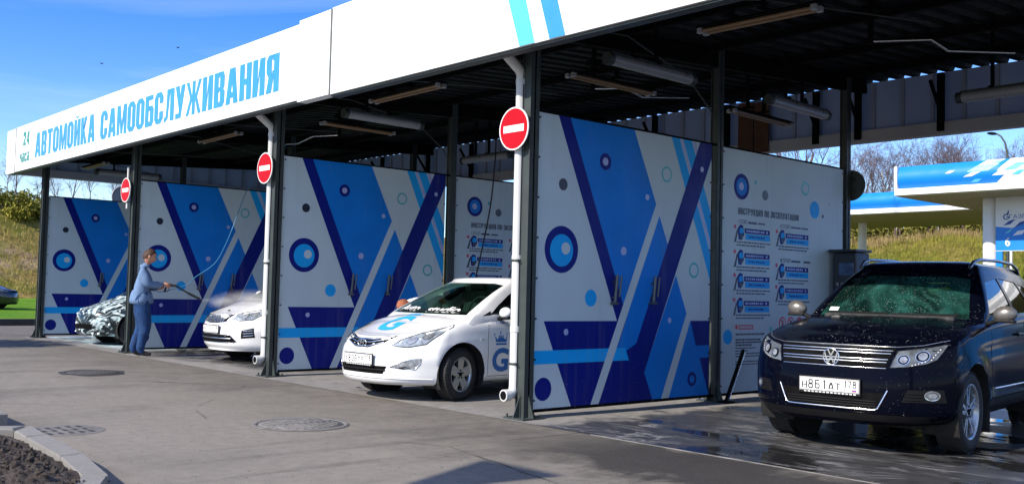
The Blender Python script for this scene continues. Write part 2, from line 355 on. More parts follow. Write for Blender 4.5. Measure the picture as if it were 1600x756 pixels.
# ================================================================ ground materials
def make_asphalt():
    k = NT('asphalt'); X, Y, Z = k.xyz()
    fine = k.noise(90, 3, 0.7); mid = k.noise(9, 5, 0.6); big = k.noise(0.55, 5, 0.6, dist=0.6)
    v = k.voro(55)
    base = k.mix(k.rng(fine, 0.30, 0.72), (0.108, 0.098, 0.084), (0.268, 0.244, 0.210))
    stones = k.rng(v.outputs['Distance'], 0.10, 0.26, 1.0, 0.0)
    sel = k.math('GREATER_THAN', k.noise(31, 2), 0.60)
    base = k.mix(k.math('MULTIPLY', k.math('MULTIPLY', stones, sel), 0.75), base, (0.045, 0.042, 0.040))
    base = k.mix(k.rng(mid, 0.35, 0.7, 0.0, 0.35), base, (0.30, 0.275, 0.238))
    worn = k.math('MULTIPLY', k.rng(big, 0.50, 0.66), k.rng(k.noise(5, 6, 0.7), 0.3, 0.7, 0.3, 1.0))
    base = k.mix(k.math('MULTIPLY', worn, 0.55), base, (0.075, 0.071, 0.067))
    smear = k.rng(k.noise(1.0, 5, 0.6, stretch=(0.35, 1.6, 1)), 0.55, 0.75, 0.0, 0.45)
    base = k.mix(smear, base, (0.26, 0.238, 0.207))
    pv_ = k.voro(13); pit = k.math('MULTIPLY', k.rng(pv_.outputs['Distance'], 0.10, 0.17, 1.0, 0.0), k.math('GREATER_THAN', k.noise(6.3, 3), 0.54))
    base = k.mix(k.math('MULTIPLY', pit, 0.8), base, (0.022, 0.021, 0.020))
    near = k.math('MULTIPLY', k.rng(k.math('ADD', Y, k.math('MULTIPLY', k.math('SUBTRACT', k.noise(0.8, 5, 0.65), 0.5), 2.6)), -2.6, -0.6), k.rng(k.noise(3.5, 6, 0.7), 0.3, 0.62, 0.35, 1.0))
    base = k.mix(k.math('MULTIPLY', near, 0.62), base, (0.074, 0.068, 0.061))
    # cracks, an old rectangular repair and tyre marks
    cw = k.n('ShaderNodeMix', data_type='VECTOR'); cw.inputs[0].default_value = 0.10
    nv = k.n('ShaderNodeTexNoise'); nv.inputs['Scale'].default_value = 2.5; nv.inputs['Detail'].default_value = 6; k.l(k.coord(), nv.inputs['Vector'])
    k.l(k.coord(), cw.inputs[4]); k.l(nv.outputs['Color'], cw.inputs[5])
    cv = k.n('ShaderNodeTexVoronoi', feature='DISTANCE_TO_EDGE'); cv.inputs['Scale'].default_value = 0.22; k.l(cw.outputs[1], cv.inputs['Vector'])
    crack = k.math('MULTIPLY', k.rng(cv.outputs['Distance'], 0.0, 0.0035, 1.0, 0.0), k.rng(k.noise(0.7, 3), 0.46, 0.56))
    base = k.mix(k.math('MULTIPLY', crack, 0.8), base, (0.016, 0.015, 0.015))
    tm = k.math('MULTIPLY', k.rng(k.noise(0.9, 4, 0.6, stretch=(2.6, 0.22, 1)), 0.56, 0.68), k.rng(k.noise(7, 5, 0.7), 0.3, 0.6, 0.3, 1.0))
    base = k.mix(k.math('MULTIPLY', tm, 0.40), base, (0.045, 0.043, 0.042))
    # wet run-off in front of the nearest bay
    wob = k.math('MULTIPLY', k.math('SUBTRACT', k.noise(2.2, 6, 0.65), 0.5), 1.5)
    dy = k.math('ABSOLUTE', k.math('ADD', k.math('ADD', Y, k.math('MULTIPLY', X, 0.10)), 0.55))
    e = k.math('SUBTRACT', 0.92, k.math('SUBTRACT', dy, wob))
    inx = k.math('MULTIPLY', k.rng(X, 0.7, 1.9), k.rng(k.math('ABSOLUTE', Y), 1.5, 2.6, 1.0, 0.0))
    run = k.rng(k.noise(2.6, 6, 0.7, stretch=(2.0, 0.45, 1)), 0.50, 0.60)
    wet = k.math('MULTIPLY', k.rng(e, 0.05, 0.5), inx)
    wet2 = k.math('MULTIPLY', k.math('MULTIPLY', run, k.rng(X, 1.9, 3.0)), k.rng(Y, -2.6, -1.0))
    wet = k.math('MINIMUM', k.math('ADD', wet, k.math('MULTIPLY', wet2, 0.8)), 1.0)
    gran = k.rng(k.noise(60, 3, 0.7), 0.42, 0.60)
    damp = k.math('MULTIPLY', wet, k.math('ADD', k.math('MULTIPLY', gran, 0.22), 0.78))
    base = k.mix(k.math('MULTIPLY', damp, 0.92), base, (0.022, 0.021, 0.021))
    k.set('Base Color', base).set('Specular IOR Level', 0.22)
    k.set('Roughness', k.math('SUBTRACT', 0.90, k.math('MULTIPLY', damp, 0.15)))
    h = k.math('ADD', k.math('MULTIPLY', fine, 0.7), k.math('MULTIPLY', stones, -0.4))
    k.bump(h, 0.55, 0.012)
    return k.mat
def make_pad():
    k = NT('wash_pad_concrete'); X, Y, Z = k.xyz()
    fine = k.noise(120, 3, 0.7); mid = k.noise(6, 6, 0.6); big = k.noise(0.8, 5)
    dry = k.mix(k.rng(mid, 0.3, 0.7), (0.165, 0.157, 0.146), (0.26, 0.247, 0.23))
    dry = k.mix(k.rng(big, 0.45, 0.7, 0, 0.5), dry, (0.10, 0.096, 0.092))
    wob = k.math('MULTIPLY', k.math('SUBTRACT', k.noise(1.6, 6, 0.65, dist=0.5), 0.5), 1.6)
    wx = k.math('ADD', X, wob)
    w0 = k.rng(wx, 0.32, 0.62)                                  # nearest bay: wet from the wall outwards
    w2 = k.math('MULTIPLY', k.rng(wx, -5.6, -6.2), k.rng(k.math('ADD', Y, wob), 0.1, 0.7))
    w2 = k.math('MULTIPLY', w2, 0.75)
    pud = k.math('MULTIPLY', k.rng(k.noise(3.4, 3, 0.5, stretch=(0.6, 1.6, 1)), 0.62, 0.66), k.math('MULTIPLY', k.rng(X, -4.2, -4.0), k.rng(X, -2.2, -2.6)))
    wet = k.math('MINIMUM', k.math('ADD', k.math('ADD', w0, w2), pud), 1.0)
    wetcol = k.mix(k.rng(mid, 0.3, 0.75), (0.022, 0.022, 0.024), (0.055, 0.054, 0.054))
    base = k.mix(k.math('MULTIPLY', wet, 0.95), dry, wetcol)
    sudn = k.noise(1.25, 7, 0.62, stretch=(0.55, 1.5, 1), dist=1.6)
    suds = k.math('MULTIPLY', k.rng(k.math('ABSOLUTE', k.math('SUBTRACT', sudn, 0.5)), 0.0, 0.035, 1.0, 0.0), k.rng(k.noise(1.1, 3), 0.42, 0.60))
    suds = k.math('MULTIPLY', suds, k.math('MULTIPLY', wet, k.rng(Y, 3.4, 1.2)))
    base = k.mix(k.math('MULTIPLY', suds, 0.60), base, (0.30, 0.31, 0.32))
    foamn = k.rng(k.noise(2.3, 6, 0.65, stretch=(0.5, 1.6, 1)), 0.40, 0.50)
    foam = k.math('MULTIPLY', foamn, k.math('MULTIPLY', k.rng(X, -10.9, -11.6), k.math('MULTIPLY', k.rng(Y, 0.1, 0.4), k.rng(Y, 1.9, 1.3))))
    base = k.mix(k.math('MULTIPLY', foam, 0.85), base, (0.42, 0.56, 0.60))
    puddle = k.math('MULTIPLY', k.rng(k.noise(0.75, 5, 0.55, stretch=(0.8, 1.3, 1), dist=0.4), 0.50, 0.535), k.math('MULTIPLY', wet, k.math('SUBTRACT', 1.0, suds)))
    base = k.mix(k.math('MULTIPLY', puddle, 0.75), base, (0.012, 0.012, 0.013))
    k.set('Base Color', base)
    k.set('Roughness', k.math('MULTIPLY', k.math('SUBTRACT', 1.0, k.math('MULTIPLY', puddle, 0.90)), k.math('ADD', k.math('SUBTRACT', 0.85, k.math('MULTIPLY', wet, 0.48)), k.math('MULTIPLY', k.math('ADD', suds, foam), 0.3))))
    k.set('Specular IOR Level', 0.5)
    k.bump(k.math('MULTIPLY', k.math('ADD', k.math('MULTIPLY', fine, k.math('SUBTRACT', 1.0, k.math('MULTIPLY', wet, 0.6))), k.math('MULTIPLY', mid, 0.6)), k.math('SUBTRACT', 1.0, puddle)), 0.35, 0.008)
    return k.mat
def make_soil():
    k = NT('flower_bed_soil')
    f = k.noise(38, 5, 0.7); g = k.noise(9, 4)
    c = k.mix(k.rng(f, 0.3, 0.7), (0.020, 0.016, 0.014), (0.085, 0.070, 0.060))
    c = k.mix(k.rng(g, 0.45, 0.7, 0, 0.5), c, (0.125, 0.108, 0.095))
    k.set('Base Color', c).set('Roughness', 0.95).set('Specular IOR Level', 0.2).bump(f, 0.8, 0.02)
    return k.mat
def make_kerbmat():
    k = NT('kerb_concrete')
    f = k.noise(60, 4, 0.7); g = k.noise(4, 5)
    c = k.mix(k.rng(f, 0.3, 0.7), (0.155, 0.150, 0.140), (0.235, 0.228, 0.214))
    c = k.mix(k.rng(g, 0.5, 0.72, 0, 0.6), c, (0.14, 0.135, 0.125))
    k.set('Base Color', c).set('Roughness', 0.9).bump(f, 0.4, 0.006)
    return k.mat
def make_grass(name, a, b, c_):
    k = NT(name)
    f = k.noise(14, 6, 0.75); g = k.noise(0.6, 5, 0.6)
    c = k.mix(k.rng(f, 0.3, 0.7), a, b)
    c = k.mix(k.rng(g, 0.45, 0.68, 0, 0.7), c, c_)
    k.set('Base Color', c).set('Roughness', 0.95).set('Specular IOR Level', 0.15).bump(f, 1.0, 0.08)
    return k.mat
def make_bank():
    k = NT('embankment_earth'); X, Y, Z = k.xyz()
    f = k.noise(2.2, 8, 0.75); g = k.noise(0.35, 5, 0.65); st = k.voro(1.1)
    c = k.mix(k.rng(f, 0.32, 0.68), (0.13, 0.095, 0.030), (0.42, 0.31, 0.10))
    c = k.mix(k.rng(g, 0.42, 0.60), c, k.mix(k.rng(f, 0.35, 0.65), (0.07, 0.085, 0.012), (0.24, 0.24, 0.04)))
    rock = k.math('MULTIPLY', k.math('MULTIPLY', k.rng(Z, 1.2, 1.8), k.rng(Z, 3.4, 2.8)), k.rng(k.noise(0.8, 3), 0.42, 0.55))
    rock = k.math('MULTIPLY', rock, k.rng(X, -44.0, -46.0))
    c = k.mix(k.math('MULTIPLY', rock, 0.75), c, k.mix(k.rng(st.outputs['Distance'], 0.0, 0.8), (0.17, 0.115, 0.075), (0.42, 0.31, 0.21)))
    grass = k.math('ADD', Z, k.math('MULTIPLY', k.math('SUBTRACT', f, 0.5), 1.2))
    back = k.rng(Y, 38.0, 40.0)
    c = k.mix(k.math('MULTIPLY', k.rng(grass, 3.9, 3.3), back), c, k.mix(k.rng(f, 0.3, 0.7), (0.085, 0.13, 0.014), (0.20, 0.24, 0.035)))
    k.set('Base Color', c).set('Roughness', 1.0).set('Specular IOR Level', 0.1).bump(f, 1.0, 0.35)
    return k.mat
M_ASPH = make_asphalt(); M_PAD = make_pad(); M_SOIL = make_soil(); M_KERB = make_kerbmat()
M_GRASS = make_grass('lawn_grass', (0.045, 0.14, 0.006), (0.14, 0.32, 0.012), (0.20, 0.30, 0.03))
M_BANK = make_bank()
# ================================================================ ground
def grid(x0, x1, y0, y1, nx, ny, fz, name, mt, kind='structure'):
    vs = []; fs = []
    for j in range(ny + 1):
        for i in range(nx + 1):
            x = lerp(x0, x1, i / nx); y = lerp(y0, y1, j / ny); vs.append((x, y, fz(x, y)))
    for j in range(ny):
        for i in range(nx):
            a = j * (nx + 1) + i; fs.append((a, a + 1, a + nx + 2, a + nx + 1))
    m = MB(); m.add(vs, fs, 0, True); o = m.build(name, mt, fix=False)
    if kind: tag(o, kind=kind)
    return o
def sstep(a, b, x):
    t = min(1, max(0, (x - a) / (b - a))); return t * t * (3 - 2 * t)
m = MB(); m.poly([(-900, -900, 0), (900, -900, 0), (900, 900, 0), (-900, 900, 0)])
tag(m.build('ground', M_ASPH), kind='structure')
m = MB()
m.poly([(-16.3, -0.22, 0.004), (5.75, -0.22, 0.004), (5.75, 7.6, 0.004), (-16.3, 7.6, 0.004)])
tag(m.build('wash_pad', M_PAD), kind='structure')
m = MB()
m.box((3.45, -0.228, 0.0), (4.6, 0.014, 0.012), 0, bev=0.003)
tag(m.build('pad_edge', P('pad_edge_concrete', (0.15, 0.145, 0.138), 0.8, 0, 0.5, 4)), kind='structure')
def bank_h(x, y):
    l = sstep(-45, -58, x) if x < -45 else 0.0
    b = sstep(40, 57, y) if y > 40 else 0.0
    h = max(l, b) * 4.7
    n = noise.noise(Vector((x * 0.16, y * 0.16, 0.3))) * 0.5 + noise.noise(Vector((x * 0.5, y * 0.5, 1.3))) * 0.22
    return h + n * min(1, h / 1.2)
def terr(x, y):
    base = 0.13 + 0.85 * sstep(-30, -70, x) if x < -22 else 0.13 + 0.3 * sstep(30, 60, y)
    return base + bank_h(x, y) + noise.noise(Vector((x * 0.3, y * 0.3, 5))) * 0.04 * (1 if x < -24 or y > 38 else 0)
grid(-44.5, -22.30, -90, 37.5, 30, 90, terr, 'lawn', M_GRASS)
grid(-150, -44.5, -90, 160, 80, 150, terr, 'embankment', M_BANK)
grid(-44.5, 120, 37.5, 160, 110, 80, terr, 'grass_slope', M_BANK)
M_SHADEKERB = P('shade_painted_kerb', (0.035, 0.034, 0.033), 0.9, 0, 0.3, 3)  # near black puts the shade on the kerb face into its colour
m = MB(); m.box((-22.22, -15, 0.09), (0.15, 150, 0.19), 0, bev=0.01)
tag(m.build('lawn_kerb', M_SHADEKERB), kind='structure')
m = MB(); m.box((0, 37.42, 0.07), (88.7, 0.15, 0.15), 0, bev=0.01)
tag(m.build('back_kerb', M_KERB), kind='structure')
# flower bed with its kerb, bottom left
def kerb_run(outer, inner, name):
    m = MB(); n = len(outer)
    H = 0.115
    for i in range(n - 1):
        a, b, c, d = outer[i], outer[i + 1], inner[i + 1], inner[i]
        # slight gap between stones
        g = 0.0
        v = [(a[0], a[1], 0), (b[0], b[1], 0), (c[0], c[1], 0), (d[0], d[1], 0)]
        ch = 0.012
        ctr = [(sum(p[0] for p in v) / 4), (sum(p[1] for p in v) / 4)]
        def inn(p, k): 
            dx, dy = ctr[0] - p[0], ctr[1] - p[1]; L = sqrt(dx * dx + dy * dy); return (p[0] + dx / L * k, p[1] + dy / L * k)
        lo = [(*inn(p, 0.004), -0.05) for p in v]; mid = [(*inn(p, 0.004), H - ch) for p in v]; top = [(*inn(p, 0.022), H + random.uniform(-0.002, 0.002)) for p in v]
        vs = lo + mid + top; fs = [(8, 9, 10, 11)]
        for q in range(4):
            r = (q + 1) % 4; fs += [(q, r, 4 + r, 4 + q), (4 + q, 4 + r, 8 + r, 8 + q)]
        m.add(vs, fs)
    return tag(m.build(name, M_KERB), kind='structure')
K_OUT = [(-4.5, -4.22), (-1.17, -4.335), (-0.59, -4.385), (0.38, -4.44), (1.25, -4.58), (1.68, -4.80), (1.85, -5.4), (1.9, -6.4)]
K_IN = [(-4.5, -4.37), (-1.10, -4.475), (-0.55, -4.53), (0.42, -4.585), (1.18, -4.70), (1.53, -4.90), (1.70, -5.42), (1.75, -6.4)]
kerb_run([(-1.17, -4.335), (-0.59, -4.385), (0.38, -4.44), (1.25, -4.58), (1.68, -4.80), (1.85, -5.4), (1.9, -6.4)], [(-0.95, -4.52), (-0.55, -4.545), (0.42, -4.60), (1.18, -4.71), (1.53, -4.90), (1.70, -5.42), (1.75, -6.4)], 'flower_bed_kerb')
kerb_run([(-1.17, -4.37), (-1.35, -4.72), (-1.5, -6.2)], [(-1.02, -4.50), (-1.20, -4.76), (-1.35, -6.2)], 'flower_bed_kerb')
kerb_run([(-4.6, -4.24), (-3.4, -4.26), (-2.02, -4.28)], [(-4.6, -4.40), (-3.4, -4.42), (-2.02, -4.44)], 'far_bed_kerb')
def soil_h(x, y):
    n = noise.noise(Vector((x * 5, y * 5, 0))) * 0.035 + noise.noise(Vector((x * 14, y * 14, 3))) * 0.03 + abs(noise.noise(Vector((x * 30, y * 30, 7)))) * 0.03
    d = min(1.0, max(0.0, (1.78 - x) / 0.5)); e = min(1.0, max(0.0, (-4.5 - y) / 0.5))
    return 0.05 + 0.10 * min(d, e) + n * (0.4 + 0.6 * min(d, e))
m = MB(); vs = []; fs = []; NX, NY = 150, 110
for j in range(NY + 1):
    for i in range(NX + 1):
        v = j / NY; y = lerp(-4.48, -6.4, v); xl = lerp(-1.12, -1.42, v); xr = min(lerp(1.62, 1.80, v), 1.22 + 1.2 * v) if v < 0.35 else lerp(1.60, 1.80, v)
        x = lerp(xl, xr, i / NX); yy = y - 0.07 * max(0, (x - 0.2)) * (1 - v)
        vs.append((x, yy, soil_h(x, yy)))
for j in range(NY):
    for i in range(NX):
        a = j * (NX + 1) + i; fs.append((a, a + 1, a + NX + 2, a + NX + 1))
m.add(vs, fs, 0, True); tag(m.build('soil', M_SOIL, fix=False), kind='structure')
m = MB()
for q in range(900):
    x = random.uniform(-1.1, 1.45); y = random.uniform(-6.2, -4.66); r = random.choice((0.008, 0.012, 0.018, 0.028)) * random.uniform(0.7, 1.3)
    if y > -4.62 - 0.1 * max(0, x): continue
    R = Matrix.Rotation(random.uniform(0, 6), 3, Vector((random.random(), random.random(), random.random() + 0.1)).normalized())
    ic = [(0, 0, 1), (0.9, 0, 0.3), (0.28, 0.85, 0.3), (-0.7, 0.5, 0.35), (-0.7, -0.5, 0.2), (0.3, -0.9, 0.3), (0, 0, -0.8)]
    m.add([R @ Vector(p) * r * random.uniform(0.75, 1.25) + Vector((x, y, soil_h(x, y) + r * 0.3)) for p in ic], [(0, 1, 2), (0, 2, 3), (0, 3, 4), (0, 4, 5), (0, 5, 1), (6, 2, 1), (6, 3, 2), (6, 4, 3), (6, 5, 4), (6, 1, 5)])
tag(m.build('soil_clods', M_SOIL), 'dark crumbly clods of earth scattered over the flower bed', 'earth', kind='stuff')
M_IRON = P('cast_iron', (0.075, 0.07, 0.066), 0.7, 0.3, 0.3, 12, 0.3)
M_IRONDK = P('dark_iron', (0.040, 0.037, 0.035), 0.7, 0.2, 0.4, 9, 0.3)
M_IRONGREY = P('dusty_iron', (0.140, 0.134, 0.126), 0.88, 0.0, 0.35, 9, 0.4)
M_PATCH = P('worn_asphalt_ring', (0.028, 0.026, 0.025), 0.9, 0, 0.4, 7, 0.5)
def manhole(x, y, r, label, mt, ringmat, dark):
    t = thing('manhole_cover', label, 'manhole', (x, y, 0.0))
    m = MB(); m.lathe([(r * 1.12, 0.004), (r * 1.10, 0.010), (r * 1.0, 0.010), (r * 0.99, 0.004)], 40); m.build('frame', ringmat, t)
    m = MB(); m.lathe([(r * 0.975, 0.004), (r * 0.97, 0.008), (0.0, 0.008)], 40)
    for k in range(-5, 6):
        yy = k * r * 0.16; h = sqrt(max(0.01, (r * 0.9) ** 2 - yy * yy))
        for s in (-1, 1):
            m.box((s * h * 0.5, yy, 0.009), (h * 0.8, r * 0.05, 0.005))
    m.build('lid', mt, t)
    if dark:
        m = MB(); pts = []
        for i in range(40):
            a = 2 * pi * i / 40; rr = r * (1.25 + 0.22 * noise.noise(Vector((cos(a) * 1.7, sin(a) * 1.7, x))))
            pts.append((rr * cos(a) * 1.15, rr * sin(a), 0.0025))
        m.poly(pts); m.build('broken_asphalt_rim', M_PATCH, t)
    return t
manhole(-6.90, -1.89, 0.36, 'iron manhole cover with dark broken rim, on the asphalt near the man', M_IRON, M_IRONDK, True)
manhole(-0.79, -2.09, 0.40, 'dusty grey manhole cover flush with the asphalt before the lettered white car', M_IRONGREY, M_IRONGREY, False)
# drain grate beside the kerb
t = thing('drain_grate', 'small drain grate with dark slots beside the flower bed kerb', 'drain', (-1.52, -3.96, 0))
m = MB(); R = 0.30
for k in range(-2, 3):
    for q in (-1, 0, 1): m.box((q * 0.17, k * 0.085, 0.0045), (0.10, 0.035, 0.003))
m.build_each('slot', M_IRONDK, t)
m = MB(); m.lathe([(0.33, 0.002), (0.32, 0.004), (0.0, 0.004)], 36, 0); m.build('lid', M_IRONGREY, t)
# ================================================================ car wash building
M_STEEL = P('grey_green_painted_steel', (0.032, 0.042, 0.040), 0.55, 0.0, 0.2, 5, 0.05)
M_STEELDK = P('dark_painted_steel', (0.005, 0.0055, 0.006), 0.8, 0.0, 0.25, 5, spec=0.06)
M_ROOF = P('shade_painted_roof_sheet', (0.009, 0.011, 0.012), 0.7, 0.0, 0.25, 3, spec=0.10)  # the deep shade under the roof is put into the sheet's colour
M_SHEET = P('pale_cladding_sheet', (0.22, 0.24, 0.28), 0.5, 0.0, 0.12, 2)
_k = NT('translucent_cladding_sheet'); _f = _k.noise(1.3, 4)
_k.set('Base Color', _k.mix(_k.rng(_f, 0.3, 0.7), (0.30, 0.33, 0.37), (0.40, 0.43, 0.47))).set('Roughness', 0.5)
_tl = _k.n('ShaderNodeBsdfTranslucent'); _tl.inputs['Color'].default_value = (0.40, 0.50, 0.62, 1)
_ms = _k.n('ShaderNodeMixShader'); _ms.inputs[0].default_value = 0.30
_k.l(_k.b.outputs[0], _ms.inputs[1]); _k.l(_tl.outputs[0], _ms.inputs[2]); _k.l(_ms.outputs[0], _k.out.inputs[0])
M_SHEET = _k.mat
M_TRIM = P('white_trim', (0.40, 0.40, 0.41), 0.5, 0, 0.08, 3)
M_FASCIA = P('white_composite_panel', (0.80, 0.82, 0.82), 0.32, 0, 0.03, 1.5)
M_SIGNBLUE = P('sign_blue_film', (0.035, 0.25, 0.56), 0.4, 0, 0.06, 4)
M_SIGNCYAN = P('sign_cyan_film', (0.09, 0.45, 0.60), 0.4, 0, 0.06, 4)
M_SIGNGREEN = P('sign_green_film', (0.03, 0.22, 0.19), 0.4, 0, 0.06, 4)
M_SEAM = P('grey_joint_strip', (0.10, 0.11, 0.11), 0.7)
M_PVC = P('white_plastic_pipe', (0.56, 0.57, 0.57), 0.35, 0, 0.06, 4)
M_PWHITE = P('panel_white_print', (0.52, 0.62, 0.68), 0.45, 0, 0.05, 1.2, spec=0.22)
M_PNAVY = P('panel_navy_print', (0.0005, 0.008, 0.20), 0.5, 0, 0.10, 1.2, spec=0.22)
M_PBLUE = P('panel_blue_print', (0.001, 0.19, 0.68), 0.5, 0, 0.10, 1.2, spec=0.22)
M_PMID = P('panel_sky_blue_print', (0.004, 0.37, 0.88), 0.5, 0, 0.08, 1.2, spec=0.22)
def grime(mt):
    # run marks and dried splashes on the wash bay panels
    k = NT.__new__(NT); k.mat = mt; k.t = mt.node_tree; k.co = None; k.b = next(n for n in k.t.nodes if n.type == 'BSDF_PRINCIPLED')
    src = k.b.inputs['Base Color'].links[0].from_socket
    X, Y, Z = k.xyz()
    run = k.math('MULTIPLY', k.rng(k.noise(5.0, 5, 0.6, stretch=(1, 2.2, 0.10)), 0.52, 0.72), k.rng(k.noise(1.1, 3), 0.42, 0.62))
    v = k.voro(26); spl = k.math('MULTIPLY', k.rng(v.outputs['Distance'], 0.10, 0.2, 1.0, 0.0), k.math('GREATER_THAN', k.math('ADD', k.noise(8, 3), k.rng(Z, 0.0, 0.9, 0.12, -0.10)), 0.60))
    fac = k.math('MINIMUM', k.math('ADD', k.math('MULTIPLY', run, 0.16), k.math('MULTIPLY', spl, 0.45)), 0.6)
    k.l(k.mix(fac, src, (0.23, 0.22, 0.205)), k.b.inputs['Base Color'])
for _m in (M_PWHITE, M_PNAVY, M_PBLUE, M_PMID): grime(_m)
M_PTEAL = P('panel_teal_print', (0.06, 0.42, 0.45), 0.35, 0, 0.08, 2)
M_PLAV = P('panel_lavender_print', (0.36, 0.42, 0.72), 0.35, 0, 0.08, 2)
M_PDARK = P('panel_dark_print', (0.015, 0.022, 0.045), 0.35, 0, 0.08, 2)
M_PRED = P('panel_red_print', (0.55, 0.02, 0.05), 0.35, 0, 0.08, 2)
M_BLACK = P('black_rubber', (0.012, 0.012, 0.013), 0.6, 0, 0.2, 8)
M_CHROME = P('chrome', (0.85, 0.86, 0.87), 0.2, 1.0, 0.05, 4)
M_INOX = P('stainless_tube', (0.62, 0.63, 0.64), 0.25, 1.0, 0.08, 6)
M_HOLDER = P('dull_steel_holder', (0.10, 0.11, 0.12), 0.4, 0.6, 0.1, 6)
M_BROWN = P('brown_plywood', (0.085, 0.032, 0.010), 0.7, 0, 0.3, 3, 0.1)
M_TUBEGLASS = P('milky_lamp_cover', (0.26, 0.275, 0.29), 0.3, 0, 0.06, 4)
M_TUBEWARM = P('bare_fluorescent_tube', (0.20, 0.125, 0.060), 0.35, 0, 0.1, 4)
W = 5.3
PX = [0.0, -W, -2 * W, -3 * W]
bld = thing('car_wash_canopy', 'long open car wash canopy on grey posts with a white lettered fascia and shade-dark roof', 'car wash', (0, 0, 0))
POST_X = PX + [W]
def roof_z(y): return 4.12 + (y + 0.4) * (4.60 - 4.12) / 7.6
for px in POST_X:
    for y in (0.0, 3.155, 6.22):
        m = MB(); w = 0.13 if y == 0 else 0.115
        # I-section post
        m.box((px, y, roof_z(y) / 2), (w, 0.018, roof_z(y)), 0)
        m.box((px - w / 2 + 0.006, y, roof_z(y) / 2), (0.012, w, roof_z(y) - 0.002), 0, bev=0.003)
        m.box((px + w / 2 - 0.006, y, roof_z(y) / 2), (0.012, w, roof_z(y) - 0.002), 0, bev=0.003)
        m.box((px, y, roof_z(y) / 2), (w - 0.03, w - 0.035, roof_z(y) - 0.004), 0)
        o = m.build('post', M_STEEL, bld)
        m = MB(); m.box((px, y, 0.012), (0.30, 0.30, 0.016), 0, bev=0.003)
        for s in (-1, 1):
            m.prism([(0, 0), (0.085, 0), (0.0, 0.22)], lambda a, b, t, s=s: (px + s * (w / 2 + a), y - 0.006 + t, 0.02 + b), 0.012)
            m.prism([(0, 0), (0.085, 0), (0.0, 0.22)], lambda a, b, t, s=s: (px - 0.006 + t, y + s * (w / 2 + a), 0.02 + b), 0.012)
            for q in (-1, 1): m.cyl((px + s * 0.12, y + q * 0.12, 0.018), (px + s * 0.12, y + q * 0.12, 0.05), 0.012, 8)
        m.build('base_plate', M_STEEL, o)
# rafters and purlins
for px in POST_X:
    m = MB(); m.bar((px, -0.36, roof_z(-0.36) - 0.12), (px, 6.75, roof_z(6.75) - 0.12), 0.09, 0.22, 0, bev=0.01)
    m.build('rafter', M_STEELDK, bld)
for y in (-0.30, 1.25, 2.8, 4.4, 5.9):
    m = MB(); m.bar((-16.95, y, roof_z(y) - 0.055), (5.8, y, roof_z(y) - 0.055), 0.06, 0.085, 0)
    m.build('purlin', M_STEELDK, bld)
# corrugated roof sheet, ribs run front to back
def corrug(x0, x1, pitch, dep):
    pts = []; x = x0
    while x < x1 - 1e-6:
        for f, h in ((0.0, 0), (0.45, 0), (0.55, 1), (0.95, 1)):
            xx = x + pitch * f
            if xx <= x1: pts.append((xx, dep * h))
        x += pitch
    pts.append((x1, 0)); return pts
m = MB(); cs = corrug(-17.0, 5.85, 0.25, 0.06); vs = []
for x, h in cs: vs += [(x, -0.38, roof_z(-0.38) + h), (x, 7.24, roof_z(7.24) + h)]
fs = [(2 * i, 2 * i + 2, 2 * i + 3, 2 * i + 1) for i in range(len(cs) - 1)]
m.add(vs, fs)
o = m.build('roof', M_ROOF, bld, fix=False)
sd = o.modifiers.new('thickness', 'SOLIDIFY'); sd.thickness = 0.004
# front fascia
def fascia(x0, x1, z0, z1, yf, name='fascia'):
    m = MB(); m.box(((x0 + x1) / 2, yf + 0.07, (z0 + z1) / 2), (x1 - x0, 0.14, z1 - z0), 0, bev=0.006)
    return m.build(name, M_FASCIA, bld)
fascia(-17.05, -16.36, 3.655, 4.645, -0.53)
fl = fascia(-16.35, -3.835, 3.665, 4.655, -0.53)
fascia(-3.83, -3.045, 3.632, 4.69, -0.55)
fr = fascia(-3.035, 5.9, 3.628, 4.70, -0.55)
m = MB(); m.box((-10.1, -0.445, 3.652), (13.6, 0.12, 0.018), 0)
m.box((1.4, -0.46, 3.615), (8.9, 0.12, 0.018), 0)
m.build_each('drip_edge', M_STEEL, bld)
def letters(body, x0, x1, z0, z1, mt, par, y=-0.5335, bold=0.03):
    m = MB()
    if len(body) > 5: block_word(m, body, (x0, y, z0), (1, 0, 0), (0, 0, 1), x1 - x0, z1 - z0, 0, 0.42, 0.16, 0.11); return m.build('lettering', mt, par, fix=False)
    m.text(body, (x0, y, z0), (1, 0, 0), (0, 0, 1), x1 - x0, z1 - z0, 0, bold)
    return m.build('lettering', mt, par, fix=False)
letters('АВТОМОЙКА', -14.92, -11.30, 3.865, 4.385, M_SIGNBLUE, fl, bold=0.035)
letters('САМООБСЛУЖИВАНИЯ', -11.02, -4.36, 3.855, 4.375, M_SIGNBLUE, fl, bold=0.035)
m = MB(); block_word(m, '24', (-15.80, -0.5335, 4.20), (1, 0, 0), (0, 0, 1), 0.44, 0.30, 0, 0.44, 0.20, 0.16); m.build('lettering', M_SIGNGREEN, fl, fix=False)
m = MB(); block_word(m, 'часа', (-16.02, -0.5335, 3.84), (1, 0, 0), (0, 0, 1), 0.70, 0.27, 0, 0.42, 0.18, 0.18); m.build('lettering', M_SIGNGREEN, fl, fix=False)
for x_, z0_, z1_, y_ in ((-16.355, 3.66, 4.65, -0.531), (-3.04, 3.63, 4.69, -0.552)):
    m = MB(); m.box((x_, y_ + 0.01, (z0_ + z1_) / 2), (0.035, 0.03, z1_ - z0_ - 0.01)); m.build('joint_strip', M_SEAM, bld)
m = MB()
for (a, b, mi) in (((0.03, 0.30), (0.415, 0.63), 0), ((0.47, 0.70), (0.83, 1.04), 1)):
    m.poly([(b[0], -0.5535, 3.632), (b[1], -0.5535, 3.632), (a[1], -0.5535, 4.695), (a[0], -0.5535, 4.695)], mi)
